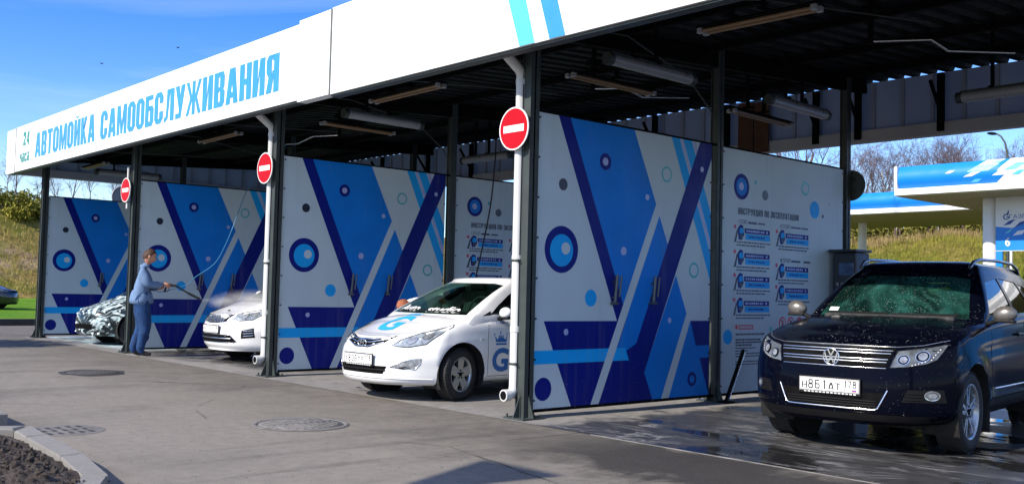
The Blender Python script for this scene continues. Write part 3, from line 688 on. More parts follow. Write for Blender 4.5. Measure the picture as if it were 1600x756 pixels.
m.build('stripe', [M_SIGNCYAN, M_SIGNBLUE], fr, fix=False)
# fascia at the back and at the far end: framed pale sheets with a lower trim
def ribbed(p0, p1, z0, z1, name, pitch=0.45):
    p0 = Vector((p0[0], p0[1], 0)); p1 = Vector((p1[0], p1[1], 0)); d = (p1 - p0); L = d.length; d.normalize(); nrm = Vector((-d.y, d.x, 0))
    m = MB(); n = int(L / pitch); vs = []; st = []
    for i in range(n):
        for f, h in ((0.0, 0.03), (0.05, 0.03), (0.07, 0.0), (0.93, 0.0), (0.95, 0.03)):
            st.append(((i + f) * L / n, h))
    st.append((L, 0.03))
    for s, h in st:
        q = p0 + d * s + nrm * h; vs += [(q.x, q.y, z0), (q.x, q.y, z1)]
    m.add(vs, [(2 * i, 2 * i + 2, 2 * i + 3, 2 * i + 1) for i in range(len(st) - 1)])
    o = m.build(name, M_SHEET, bld, fix=False); sd = o.modifiers.new('thickness', 'SOLIDIFY'); sd.thickness = 0.006
    m = MB()
    for i in range(n + 1):
        q = p0 + d * (i * L / n); m.box((q.x - nrm.x * 0.0, q.y - nrm.y * 0.0, (z0 + z1) / 2), (0.022, 0.022, z1 - z0 - 0.06))
    m.build('seam_strip', M_STEELDK, o)
    return o
rf = ribbed((5.85, 7.22), (-17.0, 7.22), 3.86, 4.596, 'rear_fascia')
m = MB(); m.box((-5.57, 7.17, 3.765), (22.8, 0.14, 0.19), 0, bev=0.01); m.build('rear_trim', M_TRIM, bld)
ribbed((-17.0, 7.15), (-17.0, -0.36), 3.86, 4.6, 'side_fascia')
m = MB(); m.box((-16.96, 3.35, 3.765), (0.14, 7.45, 0.19), 0, bev=0.01); m.build('side_trim', M_TRIM, bld)
ribbed((5.85, -0.36), (5.85, 7.15), 3.86, 4.6, 'side_fascia')
m = MB(); m.box((5.83, 3.35, 3.765), (0.14, 7.45, 0.19), 0, bev=0.01); m.build('side_trim', M_TRIM, bld)
for x in (-15.2, -13.1, -11.2, -9.6, -8.0, -6.6, -4.3, -2.7, -1.0, -0.28, 1.0, 2.3, 4.0):
    m = MB(); m.box((x, 7.08, 4.14), (0.09, 0.07, 0.84)); m.bar((x, 7.05, 4.02), (x, 6.75, 4.40), 0.04, 0.04); m.build('fascia_bracket', M_STEELDK, bld)
m = MB(); m.box((-2.30, 7.06, 4.10), (0.30, 0.03, 0.86)); m.box((-2.0, 7.07, 4.10), (0.27, 0.02, 0.84)); m.build('plywood_cover', M_BROWN, bld)
# down pipes on the front posts
def downpipe(px, sc=1.0):
    m = MB(); x = px - 0.105; y = -0.045; r = 0.053
    m.tube([(x, y - 0.11, 0.235), (x, y - 0.05, 0.245), (x, y - 0.01, 0.275), (x, y, 0.33), (x, y, 3.50), (x, y - 0.02, 3.555), (x, y - 0.06, 3.585), (x, y - 0.37, 3.80)], r, 18, 0)
    m.lathe([(r * 0.86, -0.02), (r * 1.12, -0.02), (r * 1.14, 0.05), (r, 0.05)], 18, 0, 'y', (x, y - 0.125, 0.235))
    for z in (0.9, 1.62, 3.44): m.lathe([(r, -0.03), (r * 1.09, -0.028), (r * 1.09, 0.028), (r, 0.03)], 18, 0, 'z', (x, y, z))
    m.cyl((x, y - 0.1495, 0.235), (x, y - 0.148, 0.235), r * 0.84, 18, 1)
    o = m.build('downpipe', [M_PVC, M_STEELDK], bld, sharp=35)
    for z in (0.55, 1.60, 3.0):
        m = MB(); m.lathe([(r * 1.1, -0.012), (r * 1.16, -0.01), (r * 1.16, 0.01), (r * 1.1, 0.012)], 16, 0, 'z', (x, y, z)); m.box((x + 0.07, y + 0.01, z), (0.05, 0.02, 0.02)); m.cyl((x + 0.04, y - 0.05, z), (x + 0.075, y - 0.05, z), 0.008, 6)
        m.build('pipe_clamp', M_STEEL, o)
for px in PX[:2]: downpipe(px)
m = MB(); m.cyl((-2 * W - 0.11, -0.10, 2.62), (-2 * W - 0.11, -0.10, 3.38), 0.022, 12); m.build('sign_pole', M_PVC, bld)
# conduits and junction boxes on the beams
m = MB()
for k, px in enumerate(PX):
    m.tube([(px + 0.2, -0.1, 4.02), (px + 0.5, 0.9, 4.0), (px + 0.12, 2.4, 3.86), (px + 0.08, 2.9, 3.55), (px + 0.07, 3.1, 3.3)], 0.009, 6)
    m.tube([(px + 1.4, 0.2, 4.06), (px + 2.2, 0.9, 4.03), (px + 2.9, 2.7, 4.05)], 0.008, 6)
m.build_each('cable', M_STEEL, bld)
for px in PX:
    m = MB(); m.box((px + 1.35, 0.15, 4.0), (0.16, 0.10, 0.14), 0, bev=0.01); m.build('junction_box', M_STEELDK, bld)
# ================================================================ partition walls
navy, blue, mid, white, teal, lav, dark, red = 1, 2, 3, 0, 4, 5, 6, 7
PMATS = [M_PWHITE, M_PNAVY, M_PBLUE, M_PMID, M_PTEAL, M_PLAV, M_PDARK, M_PRED]
G = []
def g_poly(layer, mi, *pts): G.append((layer, mi, list(pts)))
def g_circ(layer, mi, c, r): G.append((layer, mi, circle(c[0], c[1], r, r, 32)))
g_poly(1, navy, (0.379, 3.14), (0.555, 3.14), (1.49, 1.06), (1.672, 0.732), (1.819, 0.404), (1.976, 0.075), (0.655, 0.075), (0.224, 0.985), (1.345, 0.985))
g_poly(1, blue, (0.555, 3.14), (1.582, 3.14), (1.981, 2.328), (1.672, 0.732), (1.49, 1.06))
g_poly(1.5, blue, (2.042, 2.198), (2.200, 1.87), (1.672, 0.732), (1.30, 1.52 - 0.96))
g_poly(2, navy, (2.786, 3.14), (3.015, 3.14), (3.015, 2.96), (1.819, 0.404), (1.672, 0.732))
g_poly(0.6, mid, (2.242, 3.14), (2.392, 3.14), (3.015, 1.80), (3.015, 1.475))
g_poly(0.6, lav, (2.405, 3.14), (2.455, 3.14), (3.015, 1.95), (3.015, 1.84))
g_poly(0.6, mid, (2.460, 3.14), (2.622, 3.14), (3.015, 2.29), (3.015, 1.955))
g_poly(0.6, lav, (2.64, 3.14), (2.70, 3.14), (2.86, 2.80), (2.84, 2.70))
g_poly(0.8, blue, (2.36, 1.519), (2.57, 1.072), (2.115, 0.073), (1.976, 0.075), (1.819, 0.404))
g_poly(0.8, blue, (2.645, 0.984), (3.015, 0.984), (3.015, 0.075), (2.255, 0.075))
g_poly(1, navy, (2.645, 0.984), (3.015, 0.984), (3.015, 0.688), (2.755, 0.688))
g_poly(1, navy, (2.830, 0.540), (3.015, 0.540), (3.015, 0.10))
g_poly(2, blue, (0.655, 0.683), (0.655, 0.683), (0.655, 0.683)) if False else None
g_poly(2.4, mid, (0.092, 0.683), (1.488, 0.688), (1.552, 0.548), (0.092, 0.544))
g_poly(3, white, (1.981, 2.328), (2.042, 2.198), (1.062, 0.073), (0.936, 0.073))
g_circ(1, navy, (0.461, 1.735), 0.247); g_circ(2, mid, (0.462, 1.725), 0.170); g_circ(3, white, (0.522, 1.748), 0.064)
g_circ(1, dark, (0.466, 2.42), 0.064); g_circ(2, navy, (1.109, 2.728), 0.093); g_circ(3, lav, (1.109, 2.728), 0.044)
g_circ(1, teal, (2.163, 2.69), 0.095); g_circ(2, white, (2.163, 2.69), 0.070)
g_circ(2, lav, (1.822, 2.394), 0.034); g_circ(2, lav, (1.434, 1.761), 0.047); g_circ(3, lav, (2.827, 2.814), 0.033)
g_circ(1, mid, (0.92, 1.232), 0.091); g_circ(2.5, lav, (0.551, 0.871), 0.034); g_circ(1, navy, (0.236, 0.289), 0.119)
g_circ(1, teal, (2.699, 1.587), 0.095); g_circ(2, white, (2.699, 1.587), 0.068); g_circ(2, lav, (2.256, 0.99), 0.033)
g_circ(2, navy, (2.689, 0.292), 0.085); g_circ(2.5, blue, (2.689, 0.292), 0.045)
def wall(k):
    px = PX[k]
    lab = ['tall blue patterned partition wall nearest the camera, beside the black car', 'blue patterned partition wall between the two white cars',
           'blue patterned partition wall behind the man with the lance', 'blue patterned partition wall at the far end, behind the foam covered car'][k]
    t = thing('partition_wall', lab, 'wall', (px, 0, 0), 0, 'patterned partition walls between the bays')
    z0, z1 = 0.058, 3.145
    m = MB(); m.box((0, (0.085 + 3.02) / 2, (z0 + z1) / 2), (0.05, 3.02 - 0.085, z1 - z0), 0, bev=0.004)
    X0 = 0.026
    for layer, mi, pts in G:
        m.prism([(min(3.016, max(0.09, a)), b) for a, b in pts], lambda a, b, tt, L=layer: (X0 + (L - 1) * 0.0009 + tt, a, b), 0.0009, mi)
    for y in [0.105]:
        for i in range(8): m.cyl((X0, y, 0.18 + i * 0.415), (X0 + 0.012, y, 0.18 + i * 0.415), 0.011, 8, 6)
    for i in range(8): m.cyl((X0, 3.0, 0.18 + i * 0.415), (X0 + 0.012, 3.0, 0.18 + i * 0.415), 0.011, 8, 6)
    for i in range(7): m.cyl((X0, 0.28 + i * 0.42, 0.085), (X0 + 0.012, 0.28 + i * 0.42, 0.085), 0.010, 8, 6)
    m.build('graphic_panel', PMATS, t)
    m = MB(); m.box((0, (3.24 + 6.12) / 2, (z0 + z1) / 2), (0.05, 6.12 - 3.24, z1 - z0), 0, bev=0.004)
    D = 0.0012
    def ci(c, r, mi, L=0): m.prism(circle(c[0], c[1], r, r, 28), lambda a, b, tt: (X0 + L * D + tt, a, b), D, mi)
    def rc(y0, y1, za, zb, mi, L=0, sl=0.0): m.prism([(y0, za), (y1, za), (y1 + sl, zb), (y0 + sl, zb)], lambda a, b, tt: (X0 + L * D + tt, a, b), D, mi)
    ci((3.649, 2.678), 0.165, navy); ci((3.649, 2.678), 0.115, blue, 1); ci((3.64, 2.68), 0.05, lav, 2)
    ci((3.956, 2.756), 0.030, teal); ci((4.173, 2.61), 0.066, dark); ci((5.127, 2.78), 0.10, teal); ci((5.127, 2.78), 0.064, white, 1)
    ci((5.369, 2.506), 0.12, mid); ci((5.579, 2.431), 0.026, dark); ci((5.75, 2.62), 0.012, dark); ci((3.394, 0.782), 0.093, mid); ci((4.335, 0.871), 0.037, teal)
    def tx(body, y0, za, y1, zb, mi, bold=0.0): m.text(body, (X0 + 2 * D, y0, za), (0, 1, 0), (0, 0, 1), y1 - y0, zb - za, mi, bold)
    block_word(m, 'ИНСТРУКЦИЯ ПО ЭКСПЛУАТАЦИИ', (X0 + 2 * D, 3.578, 2.325), (0, 1, 0), (0, 0, 1), 1.389, 0.083, dark, 0.36, 0.15, 0.2)
    tx('I ЭТАП', 3.58, 2.207, 3.77, 2.262, dark, 0.0); rc(3.80, 3.99, 2.215, 2.243, dark); rc(4.02, 4.17, 2.218, 2.240, dark)
    tx('II ЭТАП', 4.534, 2.205, 4.76, 2.258, dark, 0.0); rc(4.79, 5.02, 2.215, 2.240, dark); rc(5.04, 5.20, 2.217, 2.238, dark)
    tx('III ЭТАП', 4.536, 1.75, 4.78, 1.805, dark, 0.0); rc(4.80, 5.02, 1.76, 1.785, dark); rc(5.10, 5.26, 1.76, 1.785, dark)
    rnd = random.Random(5)
    for (y, z) in ((3.50, 2.165), (3.50, 1.85), (3.50, 1.555), (3.50, 1.245), (4.43, 2.155), (4.43, 1.71), (4.43, 1.425)):
        ci((y + 0.02, z), 0.026, red)
        m.prism([(y + 0.075, z - 0.02), (y + 0.13, z + 0.03), (y + 0.19, z + 0.02), (y + 0.215, z - 0.10), (y + 0.16, z - 0.165), (y + 0.10, z - 0.16)], lambda a, b, tt: (X0 + tt, a, b), D, navy)
        ci((y + 0.155, z - 0.05), 0.045, mid, 1); ci((y + 0.16, z - 0.115), 0.035, dark, 1)
        m.prism([(y + 0.0, z - 0.20), (y + 0.045, z - 0.19), (y + 0.085, z - 0.04), (y + 0.06, z - 0.03)], lambda a, b, tt: (X0 + tt, a, b), D, dark)
        rc(y + 0.225, y + 0.785, z - 0.075, z - 0.012, navy); rc(y + 0.25, y + 0.79, z - 0.155, z - 0.082, mid)
        for q in range(9): rc(y + 0.26 + q * 0.045, y + 0.26 + q * 0.045 + rnd.uniform(0.02, 0.038), z - 0.057, z - 0.03, lav, 1)
        ci((y + 0.72, z - 0.043), 0.018, lav, 1)
        for q in range(7): rc(y + 0.33 + q * 0.05, y + 0.33 + q * 0.05 + rnd.uniform(0.02, 0.04), z - 0.128, z - 0.108, navy, 1)
        for r_, (ln) in enumerate((0.72, 0.62)):
            yy = y + 0.06
            while yy < y + 0.06 + ln:
                w = rnd.uniform(0.03, 0.08); rc(yy, yy + w, z - 0.20 - r_ * 0.038, z - 0.183 - r_ * 0.038, dark); yy += w + 0.012
    ci((3.575, 0.905), 0.03, red); rc(3.625, 3.94, 0.872, 0.93, red)
    for q in range(8): rc(3.645 + q * 0.035, 3.67 + q * 0.035, 0.888, 0.914, white, 1)
    z = 0.835
    for r_, ln in enumerate((0.56, 0.0, 0.52, 0.55, 0.38, 0.42, 0.25, 0.56, 0.57, 0.0, 0.55, 0.5)):
        yy = 3.56; z -= 0.034
        while yy < 3.56 + ln - 0.02:
            w = rnd.uniform(0.03, 0.09); rc(yy, yy + w, z, z + (0.022 if r_ < 5 else 0.014), dark); yy += w + 0.012
    for y in (4.602, 4.800, 5.01):
        ci((y, 0.95), 0.082, red)
        if y < 5: ci((y, 0.95), 0.060, white, 1)
        m.prism([(y - 0.02, 0.91), (y + 0.03, 0.91), (y + 0.015, 0.99), (y - 0.025, 0.985)], lambda a, b, tt: (X0 + 2 * D + tt, a, b), D, dark if y < 5 else white)
        m.prism([(y - 0.05, 0.985), (y - 0.035, 1.0), (y + 0.05, 0.915), (y + 0.035, 0.90)], lambda a, b, tt: (X0 + 3 * D + tt, a, b), D, red)
    for i in range(8):
        for y in (3.26, 6.10): m.cyl((X0, y, 0.18 + i * 0.415), (X0 + 0.012, y, 0.18 + i * 0.415), 0.011, 8, 6)
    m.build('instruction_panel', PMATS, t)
    m = MB(); m.box((0, 3.10, 0.075), (0.062, 6.0, 0.032)); m.box((0, 3.10, 3.150), (0.062, 6.0, 0.022)); m.build_each('rail', M_STEELDK, t)
    for (y, zl, zh) in ((1.265, 1.19, 1.49), (1.915, 1.20, 1.49)):
        m = MB()
        m.tube([(X0 + 0.05, y - 0.012, zl), (X0 + 0.055, y + 0.012, zh)], 0.019, 10, 0)
        m.tube([(X0 + 0.075, y + 0.03, zl + 0.06), (X0 + 0.08, y + 0.055, zh - 0.01)], 0.011, 8, 0)
        m.box((X0 + 0.02, y, zl + 0.05), (0.04, 0.03, 0.02)); m.box((X0 + 0.02, y + 0.01, zh - 0.08), (0.04, 0.03, 0.02)); m.box((X0 + 0.045, y - 0.012, zl - 0.01), (0.07, 0.06, 0.03))
        m.build('lance_holder', M_HOLDER, t)
    return t
for k in range(4): wall(k)
# ================================================================ lamps under the roof
def lamp_cover(name_label, p0, p1, warm=False, drop=None, group=None):
    p0 = Vector(p0); p1 = Vector(p1); c = (p0 + p1) / 2; d = p1 - p0; L = d.length; rz = atan2(d.y, d.x)
    t = thing('ceiling_lamp', name_label, 'lamp', c, rz, group)
    m = MB()
    if warm:
        m.prism([(-0.085, 0.0), (-0.03, 0.03), (0.03, 0.03), (0.085, 0.0), (0.07, -0.005), (-0.07, -0.005)], lambda a, b, tt: (-L / 2 + tt, a, b + 0.01), L, 0)
        m.build('housing', M_STEELDK, t)
        for s in (-1, 1):
            m = MB(); m.cyl((-L / 2 + 0.05, s * 0.045, -0.022), (L / 2 - 0.05, s * 0.045, -0.022), 0.017, 12); m.build('tube', M_TUBEWARM, t)
            for e in (-1, 1):
                m = MB(); m.box((e * (L / 2 - 0.03), s * 0.045, -0.018), (0.05, 0.045, 0.05), 0, bev=0.005); m.build('tube_socket', M_TUBEGLASS, t)
    else:
        m.cyl((-L / 2 + 0.06, 0, 0), (L / 2 - 0.06, 0, 0), 0.062, 18); m.build('cover', M_TUBEGLASS, t)
        for e in (-1, 1):
            m = MB(); m.cyl((e * (L / 2 - 0.07), 0, 0), (e * L / 2, 0, 0), 0.068, 18); m.build('end_cap', M_STEEL, t)
        m = MB(); m.box((0, 0, 0.066), (L - 0.1, 0.07, 0.02)); m.build('top_rail', M_STEEL, t)
    zr = roof_z(c.y) - c.z - 0.02
    for e in (-0.22, 0.05):
        m = MB(); m.box((e * L, 0, zr / 2 + 0.05), (0.035, 0.035, zr - 0.08)); m.box((e * L, 0, 0.075), (0.05, 0.14, 0.02)); m.build('hanger', M_STEELDK, t)
    return t
ZL = 3.70
lg = 'fluorescent lamps hung under the canopy roof'
lamp_cover('bare tube lamp under the roof above the black car, parallel to the front', (1.87, 0.36, ZL), (3.06, 0.40, ZL), True, group=lg)
lamp_cover('bare tube lamp under the roof above the lettered white car', (-3.28, 0.24, ZL), (-1.76, 0.20, ZL), True, group=lg)
lamp_cover('bare tube lamp under the roof above the far white car', (-8.60, 0.32, ZL), (-7.1, 0.28, ZL), True, group=lg)
lamp_cover('bare tube lamp under the roof above the foam covered car', (-14.4, 0.34, ZL), (-13.0, 0.30, ZL), True, group=lg)
lamp_cover('round covered lamp right of the nearest downpipe, the upper of its pair', (0.44, 0.65, ZL + 0.03), (0.44, 2.10, ZL + 0.03), group=lg)
lamp_cover('bare tube lamp right of the nearest downpipe, the lower of its pair', (-0.26, 0.80, ZL), (-0.26, 2.22, ZL), True, group=lg)
lamp_cover('round covered lamp right of the second downpipe, the upper of its pair', (-4.50, 0.56, ZL + 0.03), (-4.53, 1.96, ZL + 0.03), group=lg)
lamp_cover('bare tube lamp right of the second downpipe, the lower of its pair', (-5.22, 0.64, ZL), (-5.24, 1.94, ZL), True, group=lg)
lamp_cover('round covered lamp at the back beside the brown plywood, the upper of its pair', (0.40, 3.65, ZL + 0.05), (0.34, 5.15, ZL + 0.05), group=lg)
lamp_cover('bare tube lamp at the back beside the brown plywood, the lower of its pair', (-0.18, 3.68, ZL), (-0.24, 5.13, ZL), True, group=lg)
lamp_cover('round covered lamp at the far right, along the back fascia', (2.22, 4.85, ZL), (3.7, 4.80, ZL), group=lg)
lamp_cover('round covered lamp along the back fascia behind the nearest no entry sign', (-7.02, 4.75, ZL), (-5.6, 4.74, ZL), group=lg)
lamp_cover('round covered lamp under the roof in the farthest bay, left of the man', (-15.0, 0.75, ZL), (-14.9, 2.2, ZL), group=lg)
# swivel booms
def boom(pts, label):
    t = thing('swivel_boom', label, 'boom', pts[0], 0, 'swivel booms for the wash hoses')
    o = Vector(pts[0])
    m = MB(); m.tube([Vector(p) - o for p in pts], 0.014, 10); m.build('arm', M_INOX, t)
    m = MB(); m.cyl((0, 0, -0.03), (0, 0, roof_z(o.y) - o.z), 0.03, 12); m.box((0, 0, roof_z(o.y) - o.z - 0.1), (0.14, 0.14, 0.06)); m.build('pivot', M_STEELDK, t)
    return t
boom([(2.48, 2.31, 3.86), (2.96, 2.60, 3.85), (2.97, 2.95, 3.80), (3.36, 3.59, 3.83)], 'bent steel boom under the roof above the black car')
boom([(-1.16, 2.13, 3.86), (-0.80, 2.35, 3.85), (-0.92, 2.80, 3.82), (-0.59, 3.34, 3.85)], 'bent steel boom under the roof right of the nearest downpipe')
boom([(-7.0, 2.05, 3.86), (-7.44, 1.80, 3.85), (-8.08, 1.86, 3.79), (-8.33, 1.79, 3.80)], 'bent steel boom under the roof right of the second downpipe')
# ================================================================ signs
M_SRED = P('sign_red', (0.42, 0.003, 0.010), 0.5, 0, 0.05, 4, spec=0.15); M_SWHITE = P('sign_white', (0.80, 0.80, 0.80), 0.35, 0, 0.03, 4); M_SBACK = P('sign_back_grey', (0.07, 0.085, 0.085), 0.5, 0.3, 0.1, 4)
def noentry(x, y, z, label, grp, back=False):
    s = 1 if back else -1
    t = thing('no_entry_sign', label, 'road sign', (x, y, z), 0, grp)
    m = MB(); m.cyl((0, 0, 0), (0, -s * 0.012, 0), 0.222, 44); m.build('plate', M_SBACK if back else M_SWHITE, t)
    m = MB(); m.prism(circle(0, 0, 0.208, 0.208, 44), lambda a, b, tt: (a, s * (0.0005 + tt), b), 0.001)
    m.build('red_disc', M_SRED, t)
    m = MB(); m.prism([(-0.155, -0.036), (0.155, -0.036), (0.155, 0.036), (-0.155, 0.036)], lambda a, b, tt: (a, s * (0.0018 + tt), b), 0.0008)
    m.build('white_bar', M_SWHITE, t)
    m = MB(); m.box((0, -s * 0.02, 0.08), (0.16, 0.018, 0.03)); m.box((0, -s * 0.02, -0.08), (0.16, 0.018, 0.03)); m.build_each('bracket', M_STEEL, t)
noentry(-0.095, -0.145, 2.945, 'round red no entry sign on the nearest downpipe, the largest in view', 'no entry signs on the front posts')
noentry(-W - 0.11, -0.145, 2.95, 'round red no entry sign on the downpipe beside the far white car', 'no entry signs on the front posts')
noentry(-2 * W - 0.11, -0.145, 2.955, 'small round red no entry sign on the post behind the man with the lance', 'no entry signs on the front posts')
noentry(0.03, 6.34, 2.93, 'round sign seen from behind on the back post right of the instruction panel', None, True)
t = thing('round_mirror', 'round grey traffic mirror on a pole above the farthest wall, seen from behind', 'mirror', (-19.0, 2.85, 0.0))
m = MB(); m.lathe([(0.0, -0.05), (0.18, -0.045), (0.29, -0.01), (0.30, 0.01), (0.28, 0.015)], 36, 0, 'x', (0, 0, 3.53)); m.build('mirror', M_TUBEGLASS, t)
m = MB(); m.cyl((0.06, 0, 0), (0.06, 0, 3.75), 0.03, 12); m.box((0.03, 0, 3.53), (0.06, 0.05, 0.08)); m.build('pole', M_STEEL, t)
# ================================================================ payment terminal, leaning bar
M_TERM = P('terminal_dark_grey', (0.035, 0.042, 0.055), 0.4, 0.2, 0.1, 4); M_SCR = P('terminal_screen', (0.06, 0.11, 0.22), 0.12, 0, 0.4, 9)
t = thing('payment_terminal', 'dark grey payment terminal behind the black car, under the instruction panel end', 'terminal', (0.27, 5.92, 0.0))
m = MB(); m.box((0, 0, 0.97), (0.36, 0.36, 1.92), 0, bev=0.02); m.build('cabinet', M_TERM, t)
m = MB(); m.box((0.03, -0.185, 1.70), (0.22, 0.012, 0.17), 0, bev=0.004); m.build('screen', M_SCR, t)
m = MB()
for q in range(4): m.box((-0.10 + q * 0.07, -0.186, 1.49), (0.035, 0.014, 0.045), 0, bev=0.004)
m.build_each('button', M_TUBEGLASS, t)
m = MB(); m.box((0, -0.03, 1.955), (0.42, 0.44, 0.035), 0, bev=0.008); m.build('rain_cap', M_TERM, t)
t = thing('floor_mat_clamp', 'dark slanted metal bar standing at the foot of the nearest wall', 'clamp', (0.22, 3.1, 0.004))
m = MB(); m.bar((0, 0.0, 0.02), (-0.02, 0.38, 0.63), 0.036, 0.026, 0, (1, 0, 0), 0.006); m.build('bar', M_STEELDK, t)
m = MB(); m.bar((0.018, 0.03, 0.05), (0.0, 0.37, 0.60), 0.012, 0.034, 0, (1, 0, 0)); m.build('edge_strip', M_INOX, t)
m = MB(); m.box((0, 0.02, 0.01), (0.14, 0.16, 0.016), 0, bev=0.003); m.build('foot', M_STEELDK, t)
# ================================================================ hoses
M_HOSE = P('blue_hose', (0.03, 0.19, 0.36), 0.4, 0, 0.1, 9)
def hose(pts, label, mt, r=0.010):
    # Catmull-Rom through pts
    P_ = [Vector(p) for p in pts]; out = []
    for i in range(len(P_) - 1):
        p0 = P_[max(0, i - 1)]; p1 = P_[i]; p2 = P_[i + 1]; p3 = P_[min(len(P_) - 1, i + 2)]
        for q in range(8):
            t_ = q / 8; out.append(0.5 * ((2 * p1) + (p2 - p0) * t_ + (2 * p0 - 5 * p1 + 4 * p2 - p3) * t_ * t_ + (3 * p1 - p0 - 3 * p2 + p3) * t_ ** 3))
    out.append(P_[-1])
    m = MB(); m.tube(out, r, 8); o = m.build('hose', mt)
    return tag(o, label, 'hose')
hose([(-5.0, 3.84, 3.80), (-5.0, 3.83, 3.40), (-5.0, 3.74, 2.6), (-5.0, 3.47, 1.45), (-5.05, 3.40, 1.0), (-5.15, 3.38, 0.7)], 'black hose hanging straight down behind the lettered white car', M_BLACK, 0.012)
# ================================================================ cars
M_TYRE = P('tyre_rubber', (0.014, 0.014, 0.015), 0.75, 0, 0.3, 20, 0.2)
M_RIM = P('alloy_rim', (0.45, 0.46, 0.47), 0.28, 0.85, 0.08, 8)
M_RIMDK = P('matte_black_backing', (0.004, 0.004, 0.0045), 0.85, spec=0.08)  # matte black for grilles, rim backs and hub caps
M_LINER = P('wheel_arch_liner', (0.008, 0.008, 0.008), 0.9)
M_PLASTIC = P('black_plastic_trim', (0.006, 0.006, 0.007), 0.6, 0, 0.2, 8, spec=0.2)
M_SEAMDK = P('door_gap', (0.01, 0.01, 0.01), 0.8)
M_PLATE = P('number_plate_white', (0.80, 0.80, 0.80), 0.35, 0, 0.02, 5)
M_INK = P('number_plate_black', (0.01, 0.01, 0.012), 0.5)
M_FLAGB = P('flag_blue', (0.02, 0.08, 0.5), 0.5); M_FLAGR = P('flag_red', (0.6, 0.02, 0.02), 0.5)
M_LAMPIN = P('headlamp_reflector', (0.40, 0.42, 0.45), 0.3, 0.6, 0.5, 22)
M_LAMPGREY = P('headlamp_lens', (0.115, 0.13, 0.145), 0.25, 0.15, 0.55, 14, coat=0.6)
M_SEAT = P('dark_interior', (0.020, 0.021, 0.023), 0.8, 0, 0.2, 8)
def make_glass(name, tint, drops=0.0):
    k = NT(name)
    k.t.nodes.remove(k.b)
    tr = k.n('ShaderNodeBsdfTransparent'); gl = k.n('ShaderNodeBsdfGlossy'); gl.inputs['Roughness'].default_value = 0.02; gl.inputs['Color'].default_value = (1, 1, 1, 1)
    fr = k.n('ShaderNodeFresnel'); fr.inputs['IOR'].default_value = 1.5
    tr.inputs['Color'].default_value = (*tint, 1)
    mx = k.n('ShaderNodeMixShader'); k.l(fr.outputs[0], mx.inputs[0]); k.l(tr.outputs[0], mx.inputs[1]); k.l(gl.outputs[0], mx.inputs[2])
    res = mx.outputs[0]
    if drops:
        v = k.voro(95); m1 = k.rng(v.outputs['Distance'], 0.12, 0.22, 1.0, 0.0); s1 = k.math('GREATER_THAN', k.noise(55, 2), 0.52)
        v2 = k.voro(60); m2 = k.rng(v2.outputs['Distance'], 0.12, 0.20, 1.0, 0.0); s2 = k.math('GREATER_THAN', k.noise(31, 2), 0.62)
        film_lit_green = k.rng(k.noise(2.3, 6, 0.62, stretch=(1, 1, 0.6), dist=0.8), 0.44, 0.70, 0.06, 0.50)  # wet film that also paints in the green light seen through the glass
        d = k.math('MAXIMUM', k.math('MULTIPLY', m1, s1), k.math('MULTIPLY', m2, s2))
        d = k.math('MULTIPLY', d, k.rng(k.noise(3.0, 4), 0.36, 0.55))
        wat = k.n('ShaderNodeBsdfPrincipled'); wat.inputs['Base Color'].default_value = (0.52, 0.62, 0.60, 1); wat.inputs['Roughness'].default_value = 0.15
        lit_green = k.n('ShaderNodeBsdfPrincipled'); lit_green.inputs['Base Color'].default_value = (0.035, 0.17, 0.14, 1); lit_green.inputs['Roughness'].default_value = 0.2
        a = k.n('ShaderNodeMixShader'); k.l(film_lit_green, a.inputs[0]); k.l(res, a.inputs[1]); k.l(lit_green.outputs[0], a.inputs[2])
        b = k.n('ShaderNodeMixShader'); k.l(k.math('MULTIPLY', d, drops), b.inputs[0]); k.l(a.outputs[0], b.inputs[1]); k.l(wat.outputs[0], b.inputs[2])
        res = b.outputs[0]
    k.l(res, k.out.inputs[0]); return k.mat
M_GLASS = make_glass('tinted_car_glass', (0.42, 0.66, 0.58))
M_GLASSDK = make_glass('dark_side_glass', (0.10, 0.13, 0.14))
M_GLASSWET = make_glass('wet_windscreen_glass', (0.34, 0.62, 0.54), 0.9)
M_LENS = make_glass('clear_lamp_lens', (0.85, 0.9, 0.95))
def carpaint(name, col, drops=0.0, rough=0.16, metal=0.0):
    k = NT(name)
    f = k.noise(3, 3)
    c = k.mix(k.rng(f, 0.3, 0.7), tuple(x * 0.93 for x in col), tuple(min(1, x * 1.05) for x in col))
    k.set('Metallic', metal).set('Coat Weight', 0.10 if drops else 1.0).set('Coat Roughness', 0.02).set('Specular IOR Level', 0.04 if drops else 0.4)
    r = rough
    if drops:
        v = k.voro(48); m1 = k.rng(v.outputs['Distance'], 0.13, 0.22, 1.0, 0.0); s1 = k.math('GREATER_THAN', k.noise(40, 2), 0.56)
        v2 = k.voro(28); m2 = k.rng(v2.outputs['Distance'], 0.08, 0.15, 1.0, 0.0); s2 = k.math('GREATER_THAN', k.noise(19, 2), 0.62)
        d = k.math('MAXIMUM', k.math('MULTIPLY', m1, s1), k.math('MULTIPLY', m2, s2))
        d = k.math('MULTIPLY', d, k.rng(k.noise(2.6, 4), 0.42, 0.60))
        gn = k.n('ShaderNodeNewGeometry'); sx_ = k.n('ShaderNodeSeparateXYZ'); k.l(gn.outputs['Normal'], sx_.inputs[0]); d = k.math('MULTIPLY', d, k.rng(sx_.outputs[2], 0.2, 0.75, 0.16, 1.0))
        c = k.mix(k.math('MULTIPLY', d, drops), c, (0.62, 0.66, 0.70))
        k.bump(d, 0.8, 0.004)
    k.set('Base Color', c).set('Roughness', r)
    return k.mat
M_BLACKCAR = carpaint('wet_black_car_paint', (0.0015, 0.0020, 0.006), 0.8)
M_WHITECAR = carpaint('white_car_paint', (0.80, 0.81, 0.82))
